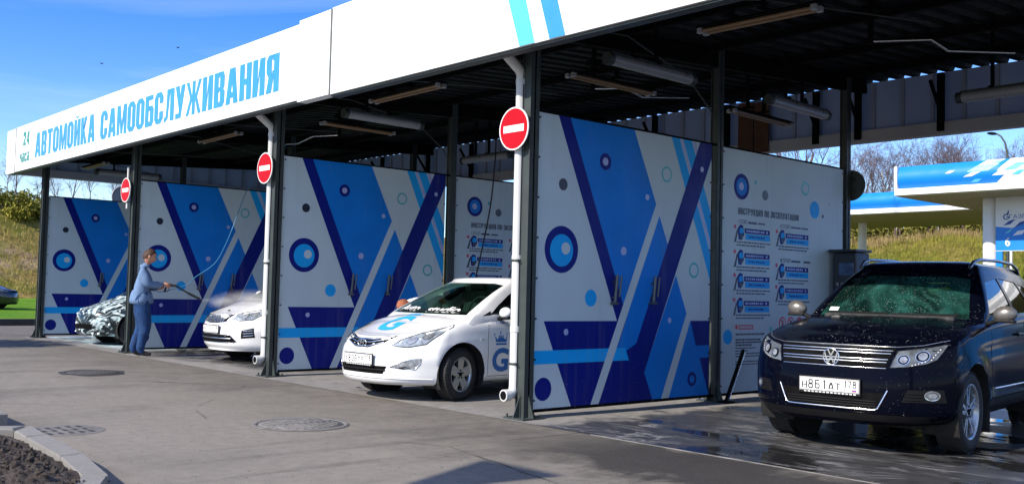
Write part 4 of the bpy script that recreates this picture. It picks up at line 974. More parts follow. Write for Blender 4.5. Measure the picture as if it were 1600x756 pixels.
M_DARKCAR = carpaint('dark_car_paint', (0.012, 0.013, 0.016))
def bool_diff(obj, cutters):
    for c in cutters:
        md = obj.modifiers.new('cut', 'BOOLEAN'); md.operation = 'DIFFERENCE'; md.object = c; md.solver = 'EXACT'
    dg = bpy.context.evaluated_depsgraph_get(); dg.update()
    me = bpy.data.meshes.new_from_object(obj.evaluated_get(dg), preserve_all_data_layers=True, depsgraph=dg)
    for md in list(obj.modifiers): obj.modifiers.remove(md)
    old = obj.data; obj.data = me; bpy.data.meshes.remove(old)
    for c in cutters:
        d = c.data; bpy.data.objects.remove(c); bpy.data.meshes.remove(d)
class Car:
    """local frame: x back from the front bumper, y to the car's left, z up"""
    def __init__(s, name, label, S, loc, heading, group=None, cat='car'):
        s.S = S
        # heading h = (sin, -cos): local -x is the travel direction
        s.t = thing(name, label, cat, (loc[0], loc[1], 0.004), heading + pi / 2, group)
        s.body()
    def pt(s, x, y, z): return Vector((x, y, z))
    def plan(s, y): return s.S['plan'][0] * (abs(y) / s.S['W']) ** s.S['plan'][1]
    def rear_plan(s, y): return s.S['rplan'][0] * (abs(y) / s.S['W']) ** s.S['rplan'][1]
    def hw(s, x): return sm(x, s.S['hw'])
    def body(s):
        S = s.S; W_ = S['W']; L = S['L']
        ny = 13; half = []
        for i in range(ny):
            y = W_ * 0.985 * (1 - (1 - i / (ny - 1)) ** 1.5); half.append(('f', y))
        xs0 = s.plan(W_ * 0.985); xs1 = L - s.rear_plan(W_ * 0.96)
        nx = 34
        for i in range(1, nx): half.append(('s', lerp(xs0, xs1, i / nx)))
        for i in range(8): half.append(('r', W_ * 0.96 * (1 - (i / 7.0) ** 1.4)))
        H = len(half)
        levels = S['levels']; NJ = 26
        rings = []
        for j in range(NJ):
            t = j / (NJ - 1); ring = []
            inset = sm(t, S['inset']); rl = sm(t, S['rlean'])
            for (k, q) in half:
                if k == 'f': x0 = s.plan(q); y0 = q
                elif k == 's': x0 = q; y0 = min(s.hw(q), 2)
                else: x0 = L - s.rear_plan(q); y0 = q
                zs = sm(x0, S['zs']); zb = sm(x0, S['zb']); z = zb + (zs - zb) * t
                lean = sm(z, S['lean'])
                if k == 'f':
                    x = x0 + lean * (1 - 0.35 * (y0 / W_) ** 4); y = max(0.0, y0 - inset * (y0 / W_) ** 1)
                elif k == 's':
                    fade = max(0, 1 - (x0 - xs0) / 0.5); x = x0 + lean * 0.65 * fade ** 2; y = y0 - inset
                    fr = 0
                    for wx in (S['wx'][0], S['wx'][1]):
                        dd = sqrt((x0 - wx) ** 2 + (z - S['wr']) ** 2); fr += S.get('flare', 0.012) * math.exp(-((dd - S['arch'] - 0.02) / 0.09) ** 2)
                    y += fr
                else:
                    x = x0 - rl * (1 - 0.3 * (y0 / W_) ** 3); y = max(0.0, y0 - inset * (y0 / W_))
                ring.append((x, y, z))
            rings.append(ring)
        m = MB(); vs = []; idx = {}
        def vid(j, k, side):
            p = rings[j][k]
            if k in (0, H - 1): side = 1
            key = (j, k, side)
            if key not in idx: idx[key] = len(vs); vs.append((p[0], 0.0 if k in (0, H - 1) else p[1] * side, p[2]))
            return idx[key]
        fs = []
        for side in (1, -1):
            for j in range(NJ - 1):
                for k in range(H - 1):
                    f = (vid(j, k, side), vid(j, k + 1, side), vid(j + 1, k + 1, side), vid(j + 1, k, side)); fs.append(f if side > 0 else f[::-1])
        # top and bottom caps
        MU = 9
        for (j, top) in ((NJ - 1, True), (0, False)):
            cap = {}
            for k in range(H):
                p = rings[j][k]
                for u in range(MU + 1):
                    uu = -1 + 2 * u / MU
                    if k in (0, H - 1): cap[(k, u)] = vid(j, k, 1); continue
                    if u == 0: cap[(k, u)] = vid(j, k, -1); continue
                    if u == MU: cap[(k, u)] = vid(j, k, 1); continue
                    cz = 0
                    if top: cz = sm(p[0], S['crown']) * (1 - abs(uu) ** 2.4) * min(1, (p[1] / (W_ * 0.8)) ** 1.6) + S.get('crease', 0) * math.exp(-((abs(uu) - 0.62) / 0.10) ** 2) * min(1, max(0, (p[0] - 0.25) / 0.4)) * min(1, (p[1] / (W_ * 0.8)) ** 2)
                    cap[(k, u)] = len(vs); vs.append((p[0], p[1] * uu, p[2] + cz))
            for k in range(H - 1):
                for u in range(MU):
                    q = [cap[(k, u)], cap[(k, u + 1)], cap[(k + 1, u + 1)], cap[(k + 1, u)]]
                    q2 = []
                    for a in q:
                        if a not in q2: q2.append(a)
                    if len(q2) > 2: fs.append(tuple(q2) if top else tuple(q2[::-1]))
        m.add(vs, fs, 0, True)
        s.o = m.build('body', [S['paint'], M_LINER], s.t, sharp=38)
        s.bvh = BVHTree.FromPolygons([Vector(v) for v in vs], fs)
        # wheel arches
        cut = []
        for wx in S['wx']:
            for sd in (1, -1):
                c = MB(); c.cyl((wx, sd * (W_ - 0.34), S['wr'] + 0.01), (wx, sd * (W_ + 0.3), S['wr'] + 0.01), S['arch'], 40); cut.append(c.build('cutter', M_LINER, s.t))
        bool_diff(s.o, cut)
        s.o.data.set_sharp_from_angle(angle=radians(38))
        for sd in (1, -1):
            for wx in S['wx']:
                c = MB(); n = 30
                y0, y1 = sd * (W_ - 0.33), sd * (s.hw(wx) - 0.012)
                vs2 = []; 
                for i in range(n + 1):
                    a = radians(-28) + (pi + radians(56)) * i / n
                    for y in (y0, y1): vs2.append((wx + (S['arch'] - 0.004) * cos(a), y, S['wr'] + 0.01 + (S['arch'] - 0.004) * sin(a)))
                c.add(vs2, [(2 * i, 2 * i + 1, 2 * i + 3, 2 * i + 2) for i in range(n)], 0, True)
                c.lathe([(0.02, 0), (S['arch'] - 0.006, 0)], 32, 0, 'y', (wx, y0 + sd * 0.01, S['wr'] + 0.01))
                c.build('arch_liner', M_LINER, s.t, fix=False)
        s.cabin()
    def cabin(s):
        S = s.S; rings = []; R_ = S['cab']     # list of (z, xf, xr, half width, corner depth front, rear)
        n1 = 14
        m = MB(); vs = []; fs = []
        nlev = 22; zs = [r[0] for r in R_]
        def cv(i): return [(r[0], r[i]) for r in R_]
        def ring(z, ins=0.0):
            xf = sm(z, cv(1)) + ins; xr = sm(z, cv(2)) - ins; w = sm(z, cv(3)) - ins; out = []
            half = []
            for i in range(n1):
                u = i / (n1 - 1); a = u * pi / 2; e = 0.26
                y = w * 0.93 * u; half.append((xf + S['wsbow'] * (y / w) ** 2, y))
            xe = half[-1][0]; xm = xr - 0.10
            half.append((xe + 0.035, w * 0.985)); half.append((xe + 0.10, w * 1.0))
            for i in range(1, 15): half.append((lerp(xe + 0.10, xm - 0.1, i / 14), w * (1 - 0.10 * (i / 14) ** 2)))
            we = w * 0.9
            half.append((xm - 0.03, we * 0.985)); half.append((xm + 0.01, we * 0.94))
            for i in range(8): half.append((xm + 0.02 + 0.08 * (1 - (1 - (i + 1) / 8) ** 2), we * 0.9 * (1 - (i + 1) / 8)))
            return half
        levels = [lerp(zs[0], zs[-1], i / (nlev - 1)) for i in range(nlev)]
        HR = None; rr = []
        for z in levels: rr.append([(p[0], p[1], z) for p in ring(z)])
        H = len(rr[0])
        top = S['roof']          # roof peak z, crown
        for f, dz in ((0.965, 0.45), (0.88, 0.72), (0.70, 0.9), (0.4, 0.98), (0.12, 1.0)):
            z0 = levels[-1]; base = rr[nlev - 1]; xc = sum(p[0] for p in base) / H; lay = []
            for p in base: lay.append((xc + (p[0] - xc) * (1 - (1 - f) * 0.93), p[1] * f, z0 + (top - z0) * dz))
            rr.append(lay)
        idx = {}
        def vid(j, k, sd):
            p = rr[j][k]; z = p[1] < 1e-6
            if z: sd = 1
            key = (j, k, sd)
            if key not in idx: idx[key] = len(vs); vs.append((p[0], p[1] * sd, p[2]))
            return idx[key]
        J = len(rr)
        for sd in (1, -1):
            for j in range(J - 1):
                for k in range(H - 1):
                    f = (vid(j, k, sd), vid(j, k + 1, sd), vid(j + 1, k + 1, sd), vid(j + 1, k, sd)); fs.append(f if sd > 0 else f[::-1])
        capt = [vid(J - 1, k, 1) for k in range(H)] + [vid(J - 1, k, -1) for k in range(H - 2, 0, -1)]
        capb = [vid(0, k, 1) for k in range(H)] + [vid(0, k, -1) for k in range(H - 2, 0, -1)]
        fs.append(tuple(capt)); fs.append(tuple(capb[::-1]))
        m.add(vs, fs, 0, True)
        s.cab = m.build('cabin', S['paint'], s.t)
        s.cbvh = BVHTree.FromPolygons([Vector(v) for v in vs], [tuple(f) for f in fs])
        # hollow it and cut the windows
        inner = MB(); vi = []; fi = []
        lv2 = [levels[0] - 0.05] + levels[1:-1] + [top - 0.05]; rr2 = []
        for z in lv2: rr2.append([(p[0], p[1], z) for p in ring(min(max(z, levels[0]), levels[-1]), 0.035)])
        N2 = 2 * H - 2
        def full(lay): return [(p[0], p[1], p[2]) for p in lay] + [(p[0], -p[1], p[2]) for p in lay[-2:0:-1]]
        for lay in rr2: vi += full(lay)
        for j in range(len(rr2) - 1):
            for k in range(N2): fi.append((j * N2 + k, j * N2 + (k + 1) % N2, (j + 1) * N2 + (k + 1) % N2, (j + 1) * N2 + k))
        fi.append(tuple(range(N2))[::-1]); fi.append(tuple(range((len(rr2) - 1) * N2, len(rr2) * N2)))
        inner.add(vi, fi); ci = inner.build('cutter', M_LINER, s.t)
        cuts = [ci]
        c = MB(); c.prism(S['ws'], lambda a, b, tt: (S['wsx'][0] + tt, a, b), S['wsx'][1] - S['wsx'][0]); cuts.append(c.build('cutter', M_LINER, s.t))
        if 'rw' in S:
            c = MB(); c.prism(S['rw'], lambda a, b, tt: (S['rwx'][0] + tt, a, b), S['rwx'][1] - S['rwx'][0]); cuts.append(c.build('cutter', M_LINER, s.t))
        for win in S['side']:
            c = MB(); c.prism(win, lambda a, b, tt: (a, -1.2 + tt, b), 2.4); cuts.append(c.build('cutter', M_LINER, s.t))
        bool_diff(s.cab, cuts)
        s.cab.data.set_sharp_from_angle(angle=radians(35))
        wm = S.get('wsglass', M_GLASS)
        s.patch('windscreen', S['ws'], 'x', wm, tgt=s.cbvh, eps=-0.006, grow=1.01)
        if 'rw' in S: s.patch('rear_window', S['rw'], '-x', M_GLASS, tgt=s.cbvh, eps=-0.006, grow=1.01)
        for win in S['side']:
            for d in ('y', '-y'): s.patch('side_window', win, d, S.get('sideglass', M_GLASSDK), tgt=s.cbvh, eps=-0.006, grow=1.02)
    # ------------------------------------------------ projections on the body
    DIRS = {'x': (Vector((1, 0, 0)), lambda a, b: Vector((-1.5, a, b))), '-x': (Vector((-1, 0, 0)), lambda a, b: Vector((8, a, b))),
            'y': (Vector((0, -1, 0)), lambda a, b: Vector((a, 3, b))), '-y': (Vector((0, 1, 0)), lambda a, b: Vector((a, -3, b))), 'z': (Vector((0, 0, -1)), lambda a, b: Vector((a, b, 5)))}
    def hit(s, d, a, b, eps=0.004, tgt=None):
        dr, og = s.DIRS[d]; t_ = tgt or s.bvh
        p, n, i, ds = t_.ray_cast(og(a, b), dr)
        if p is None:
            p, n, i, ds = t_.find_nearest(og(a, b) + dr * (2.0 if 'y' in d else 1.9))
        if n.dot(dr) > 0: n = -n
        return p + n * eps, n
    def patch_geo(s, pts, d, eps=0.004, tgt=None, step=0.04, grow=1.0):
        if grow != 1.0:
            cx = sum(p[0] for p in pts) / len(pts); cy = sum(p[1] for p in pts) / len(pts); pts = [(cx + (a - cx) * grow, cy + (b - cy) * grow) for a, b in pts]
        # densify the outline
        out = []
        for i, p in enumerate(pts):
            q = pts[(i + 1) % len(pts)]; n = max(1, int(sqrt((q[0] - p[0]) ** 2 + (q[1] - p[1]) ** 2) / step))
            for k in range(n): out.append((lerp(p[0], q[0], k / n), lerp(p[1], q[1], k / n)))
        xs = [p[0] for p in out]; ys = [p[1] for p in out]
        def inside(a, b):
            c = False; j = len(out) - 1
            for i in range(len(out)):
                if (out[i][1] > b) != (out[j][1] > b) and a < (out[j][0] - out[i][0]) * (b - out[i][1]) / (out[j][1] - out[i][1]) + out[i][0]: c = not c
                j = i
            return c
        co = [Vector(p) for p in out]; nb = len(co)
        a = min(xs) + step / 2
        while a < max(xs):
            b = min(ys) + step / 2
            while b < max(ys):
                if inside(a, b) and min((p[0] - a) ** 2 + (p[1] - b) ** 2 for p in out) > (step * 0.45) ** 2: co.append(Vector((a, b)))
                b += step
            a += step
        r = delaunay_2d_cdt(co, [(i, (i + 1) % nb) for i in range(nb)], [], 1, 1e-5)
        v2 = [(p[0], p[1]) for p in r[0]]; fs = [tuple(f) for f in r[2]]
        v3 = [s.hit(d, p[0], p[1], eps, tgt)[0] for p in v2]
        return v3, fs
    def patch(s, name, pts, d, mt, parent=None, eps=0.004, tgt=None, step=0.05, grow=1.0, rim=None, rimr=0.006):
        v, f = s.patch_geo(pts, d, eps, tgt, step, grow)
        m = MB(); m.add(v, f, 0, True)
        mats = [mt]
        if rim is not None:
            mats.append(rim); loop = []
            for i, p in enumerate(pts):
                q = pts[(i + 1) % len(pts)]; n = max(1, int(sqrt((q[0] - p[0]) ** 2 + (q[1] - p[1]) ** 2) / 0.05))
                for k in range(n): loop.append(s.hit(d, lerp(p[0], q[0], k / n), lerp(p[1], q[1], k / n), eps * 0.6, tgt)[0])
            m.tube(loop, rimr, 6, 1, closed=True)
        return m.build(name, mats, parent or s.t)
    def line(s, name, pts, d, r, mt, parent=None, eps=0.0, tgt=None, step=0.05, mb=None, closed=False, flat=None):
        out = []
        for p, q in zip(pts, pts[1:] + ([pts[0]] if closed else [])):
            n = max(1, int(sqrt((q[0] - p[0]) ** 2 + (q[1] - p[1]) ** 2) / step))
            for k in range(n): out.append(s.hit(d, lerp(p[0], q[0], k / n), lerp(p[1], q[1], k / n), eps, tgt)[0])
        if not closed: out.append(s.hit(d, pts[-1][0], pts[-1][1], eps, tgt)[0])
        m = mb or MB(); m.tube(out, r, 6, 0, True, closed)
        if mb is None: return m.build(name, mt, parent or s.t)
    def shape_on(s, m, geo, d, fn, mi=0, eps=0.004, tgt=None):
        m.add([s.hit(d, *fn(a, b), eps, tgt)[0] for a, b in geo[0]], geo[1], mi)
    def wheels(s, spoke_fn, steer=0.0, detail=True):
        S = s.S; r = S['wr']; wd = S.get('tw', 0.215)
        for wx in S['wx']:
            for sd in (1, -1):
                m = MB(); rimr = S['rimr']; yo = sd * (S['tf'] - wd / 2)
                prof = [(rimr, -wd / 2 + 0.012), (rimr + 0.03, -wd / 2), (r - 0.04, -wd / 2 - 0.004), (r - 0.012, -wd / 2 + 0.016), (r, -wd / 2 + 0.04), (r, wd / 2 - 0.04), (r - 0.012, wd / 2 - 0.016), (r - 0.04, wd / 2 + 0.004), (rimr + 0.03, wd / 2), (rimr, wd / 2 - 0.012)]
                m.lathe(prof, 44, 0, 'y')
                if detail:
                    for i in range(54):
                        a = 2 * pi * i / 54
                        for q in (-1, 1):
                            R = Matrix.Rotation(-a, 3, 'Y'); m.box(R @ Vector((r - 0.002, q * wd * 0.31, 0)), (0.008, wd * 0.26, 0.024), 0, R)
                        R = Matrix.Rotation(-a - 0.05, 3, 'Y'); m.box(R @ Vector((r - 0.002, 0, 0)), (0.008, wd * 0.22, 0.024), 0, R)
                w = m.build('wheel', M_TYRE, s.t)
                w.location = (wx, yo, r)
                if steer and wx < 2: w.rotation_euler = (0, 0, steer)
                m = MB(); f = sd
                spoke_fn(m, rimr, f * (wd / 2 - 0.02), f)
                m.lathe([(rimr, -f * (wd / 2 - 0.02)), (rimr - 0.012, -f * 0.02), (rimr - 0.02, f * (wd / 2 - 0.03)), (rimr - 0.004, f * (wd / 2 - 0.010)), (rimr + 0.008, f * (wd / 2 - 0.008)), (rimr + 0.006, f * (wd / 2 - 0.016))], 40, 0, 'y')
                m.lathe([(0.0, f * 0.0), (rimr - 0.01, f * 0.0)], 32, 1, 'y')
                m.build('rim', [M_RIM, M_RIMDK], w)
    def plate(s, x, z, body, region, rus, tilt=0.0, parent=None):
        m = MB(); w, h = 0.520, 0.112
        m.box((x + 0.004, 0, z), (0.012, w + 0.022, h + 0.034), 1, bev=0.004)
        m.box((x - 0.0035, 0, z + 0.006), (0.006, w, h), 0, bev=0.002)
        X_ = x - 0.0072
        for a, b, c, d in ((-w / 2 + .004, w / 2 - .004, h / 2 - .007, h / 2 - .003), (-w / 2 + .004, w / 2 - .004, -h / 2 + .003, -h / 2 + .007)):
            m.poly([(X_, a, z + .006 + c), (X_, b, z + .006 + c), (X_, b, z + .006 + d), (X_, a, z + .006 + d)], 2)
        for yv in (-w / 2 + .005, w / 2 - .005, w / 2 - 0.145): m.poly([(X_, yv - .002, z + .006 - h / 2 + .005), (X_, yv + .002, z + .006 - h / 2 + .005), (X_, yv + .002, z + .006 + h / 2 - .005), (X_, yv - .002, z + .006 + h / 2 - .005)], 2)
        y = -w / 2 + 0.02
        for i, ch in enumerate(body):
            big = ch.isdigit(); hh = 0.076 if big else 0.058; ww = 0.046 if big else 0.052
            if ch == '1': ww = 0.026
            block_word(m, ch, (X_, y + (0.012 if ch == '1' else 0), z + .006 - 0.038), (0, 1, 0), (0, 0, 1), 0.020 if ch == '1' else ww * 0.92, hh, 2, 0.22, 0.14, lift=-0.0001)
            y += 0.059
        yy = w / 2 - 0.135
        for ch in region:
            ww = 0.02 if ch == '1' else 0.032
            block_word(m, ch, (X_, yy + (0.010 if ch == '1' else 0), z + .006 - 0.012), (0, 1, 0), (0, 0, 1), 0.015 if ch == '1' else 0.030, 0.056, 2, 0.24, 0.15, lift=-0.0001); yy += 0.040
        if rus:
            m.text('RUS', (X_, w / 2 - 0.128, z + .006 - 0.044), (0, 1, 0), (0, 0, 1), 0.055, 0.022, 2)
            for i, mi in enumerate((0, 3, 4)): m.poly([(X_, w / 2 - .062, z - .014 - i * .008), (X_, w / 2 - .022, z - .014 - i * .008), (X_, w / 2 - .022, z - .022 - i * .008), (X_, w / 2 - .062, z - .022 - i * .008)], mi)
        for q in range(14): m.poly([(x - 0.0024, -0.22 + q * 0.033, z - h / 2 - 0.0065), (x - 0.0024, -0.22 + q * 0.033 + 0.022, z - h / 2 - 0.0065), (x - 0.0024, -0.22 + q * 0.033 + 0.022, z - h / 2 + 0.0015), (x - 0.0024, -0.22 + q * 0.033, z - h / 2 + 0.0015)], 0)
        return m.build('number_plate', [M_PLATE, M_PLASTIC, M_INK, M_FLAGB, M_FLAGR], parent or s.t)
    def interior(s, dash_x, seat_x, zb, w):
        m = MB(); m.box((dash_x + 0.12, 0, zb + 0.0), (0.55, w * 1.75, 0.10), 0, bev=0.03)
        x_end = sm(zb, [(r[0], r[2]) for r in s.S['cab']]) - 0.06
        m.box(((dash_x + x_end) / 2 + 0.1, 0, zb - 0.06), (x_end - dash_x - 0.3, w * 1.8, 0.04))
        m.build('dashboard', M_SEAT, s.t)
        for y in (-0.36, 0.36):
            m = MB(); m.box((seat_x, y, zb + 0.10), (0.13, 0.46, 0.42), 0, Matrix.Rotation(radians(12), 3, 'Y'), bev=0.05)
            m.box((seat_x + 0.07, y, zb + 0.38), (0.09, 0.26, 0.16), 0, bev=0.04); m.build('front_seat', M_SEAT, s.t)
        m = MB(); m.box((seat_x + 0.95, 0, zb + 0.08), (0.14, w * 1.5, 0.34), 0, bev=0.05)
        for y in (-0.4, 0.4): m.box((seat_x + 1.0, y, zb + 0.30), (0.08, 0.24, 0.14), 0, bev=0.04)
        m.build('rear_seat', M_SEAT, s.t)
        m = MB()
        pts = [(dash_x + 0.36 + 0.05 * sin(a), 0.36 + 0.18 * cos(a), zb + 0.06 + 0.17 * sin(a)) for a in [2 * pi * i / 20 for i in range(20)]]
        m.tube(pts, 0.014, 6, 0, closed=True); m.box((dash_x + 0.34, 0.36, zb + 0.05), (0.05, 0.12, 0.1), 0, bev=0.02); m.build('steering_wheel', M_SEAT, s.t)
    def mirror(s, x, y, z, mt, sc=1.0, sides=(1, -1)):
        for sd in sides:
            m = MB(); m.sphere((0, 0, 0), 0.1, 8, 0, (0.72 * sc, 1.12 * sc, 0.82 * sc)); 
            o = m.build('wing_mirror', mt, s.t); o.location = (x, sd * y, z)
            for v in o.data.vertices:
                if v.co.x > 0.03 * sc: v.co.x = 0.03 * sc
                v.co.z += 0.10 * sd * v.co.y * 0.6
            m = MB(); m.bar((0.0, -sd * 0.04, -0.05), (0.02, -sd * 0.17, -0.10), 0.07, 0.035, 0, bev=0.01); m.box((0.0, 0.0, -0.062), (0.10, 0.17, 0.03), 0, bev=0.012)
            m.build('mirror_foot', M_PLASTIC, o)
    def finalize(s):
        """the design frame is left-handed (y = the car's left): mirror it into the real one"""
        def rec(o):
            if o.type == 'MESH':
                me = o.data
                for v in me.vertices: v.co.y = -v.co.y
                me.flip_normals()
            for c in o.children:
                c.location.y = -c.location.y; c.rotation_euler.z = -c.rotation_euler.z
                rec(c)
        rec(s.t)
def mir(pts): return [(-a, b) for a, b in pts]
M_LAMPLT = P('silver_headlamp_lens', (0.26, 0.30, 0.34), 0.22, 0.15, 0.6, 16, coat=0.6)
def headlamp(c, pts, bulbs, dots=(), lens=None):
    for sg in (1, -1):
        P_ = pts if sg > 0 else mir(pts)
        h = c.patch('headlamp', P_, 'x', lens or M_LAMPGREY, eps=0.003, rim=M_PLASTIC, rimr=0.005)
        for (y, z, r) in bulbs:
            m = MB()
            for rr, mi, e in (((r * 0.8, 0, 0.006), (r * 0.72, 2, 0.008)) if lens else ((r, 0, 0.006), (r * 0.84, 1, 0.008), (r * 0.62, 2, 0.011))):
                pp = [c.hit('x', sg * y + a, z + b, e)[0] for a, b in circle(0, 0, rr, rr, 20)]
                m.add(pp, [tuple(range(20))], mi)
            m.build('bulb', [M_CHROME, M_RIMDK, M_LAMPIN, M_PLATE], h, fix=False)
        for (y, z, r) in dots:
            m = MB(); m.add([c.hit('x', sg * y + a, z + b, 0.008)[0] for a, b in circle(0, 0, r, r, 8)], [tuple(range(8))], 3)
            m.build('led', [M_CHROME, M_RIMDK, M_LAMPIN, M_PLATE], h, fix=False)
        
def spokes(n, w0, w1, split=0.0, hub=0.07, twist=0.0):
    def fn(m, R, y, f):
        for i in range(n):
            a = 2 * pi * i / n + twist
            for sp in ((-split, split) if split else (0,)):
                ax = Vector((cos(a), 0, sin(a))); ta = Vector((-sin(a), 0, cos(a)))
                p0 = ax * hub * 0.7 + ta * sp * 0.35 * R; p1 = ax * (R - 0.004) + ta * sp * R
                q0 = [p0 + ta * w0, p0 - ta * w0]; q1 = [p1 + ta * w1, p1 - ta * w1]
                vs = []
                for t_, yy in ((q0, y - f * 0.012), (q1, y - f * 0.002)):
                    for p in t_: vs += [p + Vector((0, yy, 0)), p + Vector((0, yy - f * 0.035, 0))]
                m.add(vs, [(0, 2, 6, 4), (1, 5, 7, 3), (0, 4, 5, 1), (2, 3, 7, 6), (0, 1, 3, 2), (4, 6, 7, 5)], 0)
        m.cyl((0, y - f * 0.04, 0), (0, y - f * 0.006, 0), hub, 24, 0); m.cyl((0, y - f * 0.006, 0), (0, y - f * 0.002, 0), hub * 0.42, 18, 1)
        for i in range(5):
            a = 2 * pi * i / 5 + 0.3; m.cyl((hub * 0.72 * cos(a), y - f * 0.006, hub * 0.72 * sin(a)), (hub * 0.72 * cos(a), y - f * 0.001, hub * 0.72 * sin(a)), 0.010, 8, 1)
    return fn
def side_lines(c, segs, r=0.0035):
    for sd in ('y', '-y'):
        for name, pts in segs: c.line(name, pts, sd, r, M_SEAMDK, eps=-0.001)
def handles(c, xs, z, mt):
    for sd, sg in (('y', 1), ('-y', -1)):
        for x in xs:
            p, n = c.hit(sd, x, z, 0.022)
            m = MB(); m.box((0, 0, 0), (0.19, 0.022, 0.026), 0, bev=0.009)
            for e in (-0.08, 0.08): m.box((e, -sg * 0.014, 0), (0.03, 0.03, 0.022), 0)
            m.lathe([(0.03, 0), (0.036, 0.003)], 12, 0, 'y', (0, -sg * 0.02, 0))
            o = m.build('door_handle', mt, c.t); o.location = p
def wipers(c, pts):
    for a, b in pts:
        p = c.hit('x', a[0], a[1], 0.02, c.cbvh)[0]; q = c.hit('x', b[0], b[1], 0.014, c.cbvh)[0]
        m = MB(); m.bar(p, q, 0.012, 0.012); m.build('wiper', M_PLASTIC, c.t)
# ---------------------------------------------------------------- the black car nearest the camera
M_SATIN = P('satin_grey_mirror_cap', (0.20, 0.19, 0.18), 0.35, 0.6, 0.1, 6)
SUV = dict(W=0.90, L=4.43, plan=(0.46, 3.2), rplan=(0.25, 3.0), hw=[(0.3, 0.875), (0.9, 0.895), (2.0, 0.90), (3.5, 0.895), (4.3, 0.86)],
    levels=0, inset=[(0, 0.10), (0.05, 0.045), (0.16, 0.012), (0.45, 0.0), (0.60, 0.0), (0.72, 0.012), (0.80, 0.010), (0.90, 0.022), (0.96, 0.036), (1.0, 0.068)],
    rlean=[(0, 0.08), (0.3, 0.0), (0.6, 0.02), (1.0, 0.12)], lean=[(0.25, 0.07), (0.33, 0.015), (0.40, 0.0), (0.58, 0.005), (0.70, 0.022), (0.80, 0.045), (0.87, 0.085), (0.93, 0.15), (1.0, 0.22)],
    zs=[(0, 0.885), (0.12, 0.900), (0.40, 0.945), (0.9, 1.025), (1.4, 1.09), (2.1, 1.13), (3.5, 1.16), (4.4, 1.08)], zb=[(0, 0.25), (0.45, 0.27), (1.0, 0.30), (3.4, 0.30), (4.4, 0.36)],
    crown=[(0.1, 0.0), (0.4, 0.035), (0.9, 0.050), (1.35, 0.055), (1.7, 0.02), (4.4, 0.0)], crease=0.020, wx=(0.91, 3.51), wr=0.345, arch=0.408, rimr=0.232, tw=0.225, tf=0.875, flare=0.022, paint=M_BLACKCAR,
    cab=[(1.00, 1.17, 4.37, 0.84), (1.12, 1.30, 4.34, 0.825), (1.30, 1.52, 4.25, 0.755), (1.45, 1.72, 4.14, 0.675), (1.55, 1.87, 4.04, 0.615), (1.60, 1.97, 3.97, 0.58)], wsbow=0.15, roof=1.692,
    ws=[(-0.705, 1.125), (0.705, 1.125), (0.66, 1.26), (0.578, 1.500), (0.42, 1.525), (-0.42, 1.525), (-0.578, 1.500), (-0.66, 1.26)], wsx=(0.8, 2.35), rw=[(-0.60, 1.22), (0.60, 1.22), (0.50, 1.50), (-0.50, 1.50)], rwx=(3.75, 4.8),
    side=[[(1.66, 1.165), (1.84, 1.33), (2.06, 1.475), (2.56, 1.525), (2.52, 1.175)], [(2.61, 1.18), (2.65, 1.525), (3.28, 1.50), (3.38, 1.195)], [(3.45, 1.205), (3.36, 1.485), (3.70, 1.44), (3.92, 1.24)]], wsglass=M_GLASSWET)
c = Car('parked_car', 'wet black off-road style car with a chrome grille, standing nearest the camera at the right', SUV, (2.953, 0.774), radians(7.2), cat='car')
c.wheels(spokes(5, 0.020, 0.012, 0.16, 0.065, 0.4))
gp = [(-0.495, 0.884), (0.495, 0.884), (0.445, 0.735), (-0.445, 0.735)]
gr = c.patch('grille', gp, 'x', M_RIMDK, eps=0.003)
m = MB()
for z in (0.861, 0.838, 0.792, 0.769):
    w = lerp(0.445, 0.495, (z - 0.735) / 0.15) - 0.01
    c.line('', [(-w, z), (w, z)], 'x', 0.0066, None, mb=m, eps=0.007)
m.build_each('chrome_bar', M_CHROME, gr)
m = MB(); c.line('', [(-0.445, 0.722), (0.445, 0.722)], 'x', 0.0045, None, mb=m, eps=0.004); m.build('chrome_strip', M_CHROME, gr)
M_TRIMGLINT = P('trim_and_hood_glint', (0.50, 0.51, 0.52), 0.25, 0.9)  # grille-top trim, drawn on along the bonnet edge as its bright reflection
m = MB(); c.line('', [(-0.80, 0.955), (-0.74, 0.930), (-0.66, 0.912), (-0.50, 0.894), (0.50, 0.894), (0.66, 0.912), (0.80, 0.955)], 'x', 0.0042, None, mb=m, eps=0.002); m.build('trim_and_edge_glint', M_TRIMGLINT, c.t)
# round emblem: ring with a V over a W
m = MB(); zc = 0.795; r = 0.073
p0 = c.hit('x', 0, zc, 0.0)[0].x - 0.016
m.lathe([(r - 0.011, 0.004), (r - 0.009, -0.004), (r - 0.002, -0.004), (r, 0.004)], 40, 0, 'x', (p0, 0, zc)); m.cyl((p0 + 0.004, 0, zc), (p0 + 0.02, 0, zc), r - 0.004, 36, 1)
def stroke(pts, w=0.0115):
    for a, b in zip(pts, pts[1:]): m.bar((p0, a[0], zc + a[1]), (p0, b[0], zc + b[1]), w, 0.007, 0, (1, 0, 0))
stroke([(-0.026, 0.058), (-0.001, 0.010)]); stroke([(0.026, 0.058), (0.001, 0.010)])
stroke([(-0.055, 0.034), (-0.026, -0.054)]); stroke([(0.055, 0.034), (0.026, -0.054)]); stroke([(-0.026, -0.054), (0.0, 0.000)]); stroke([(0.026, -0.054), (0.0, 0.000)])
m.build('emblem', [M_CHROME, M_PLASTIC], c.t)
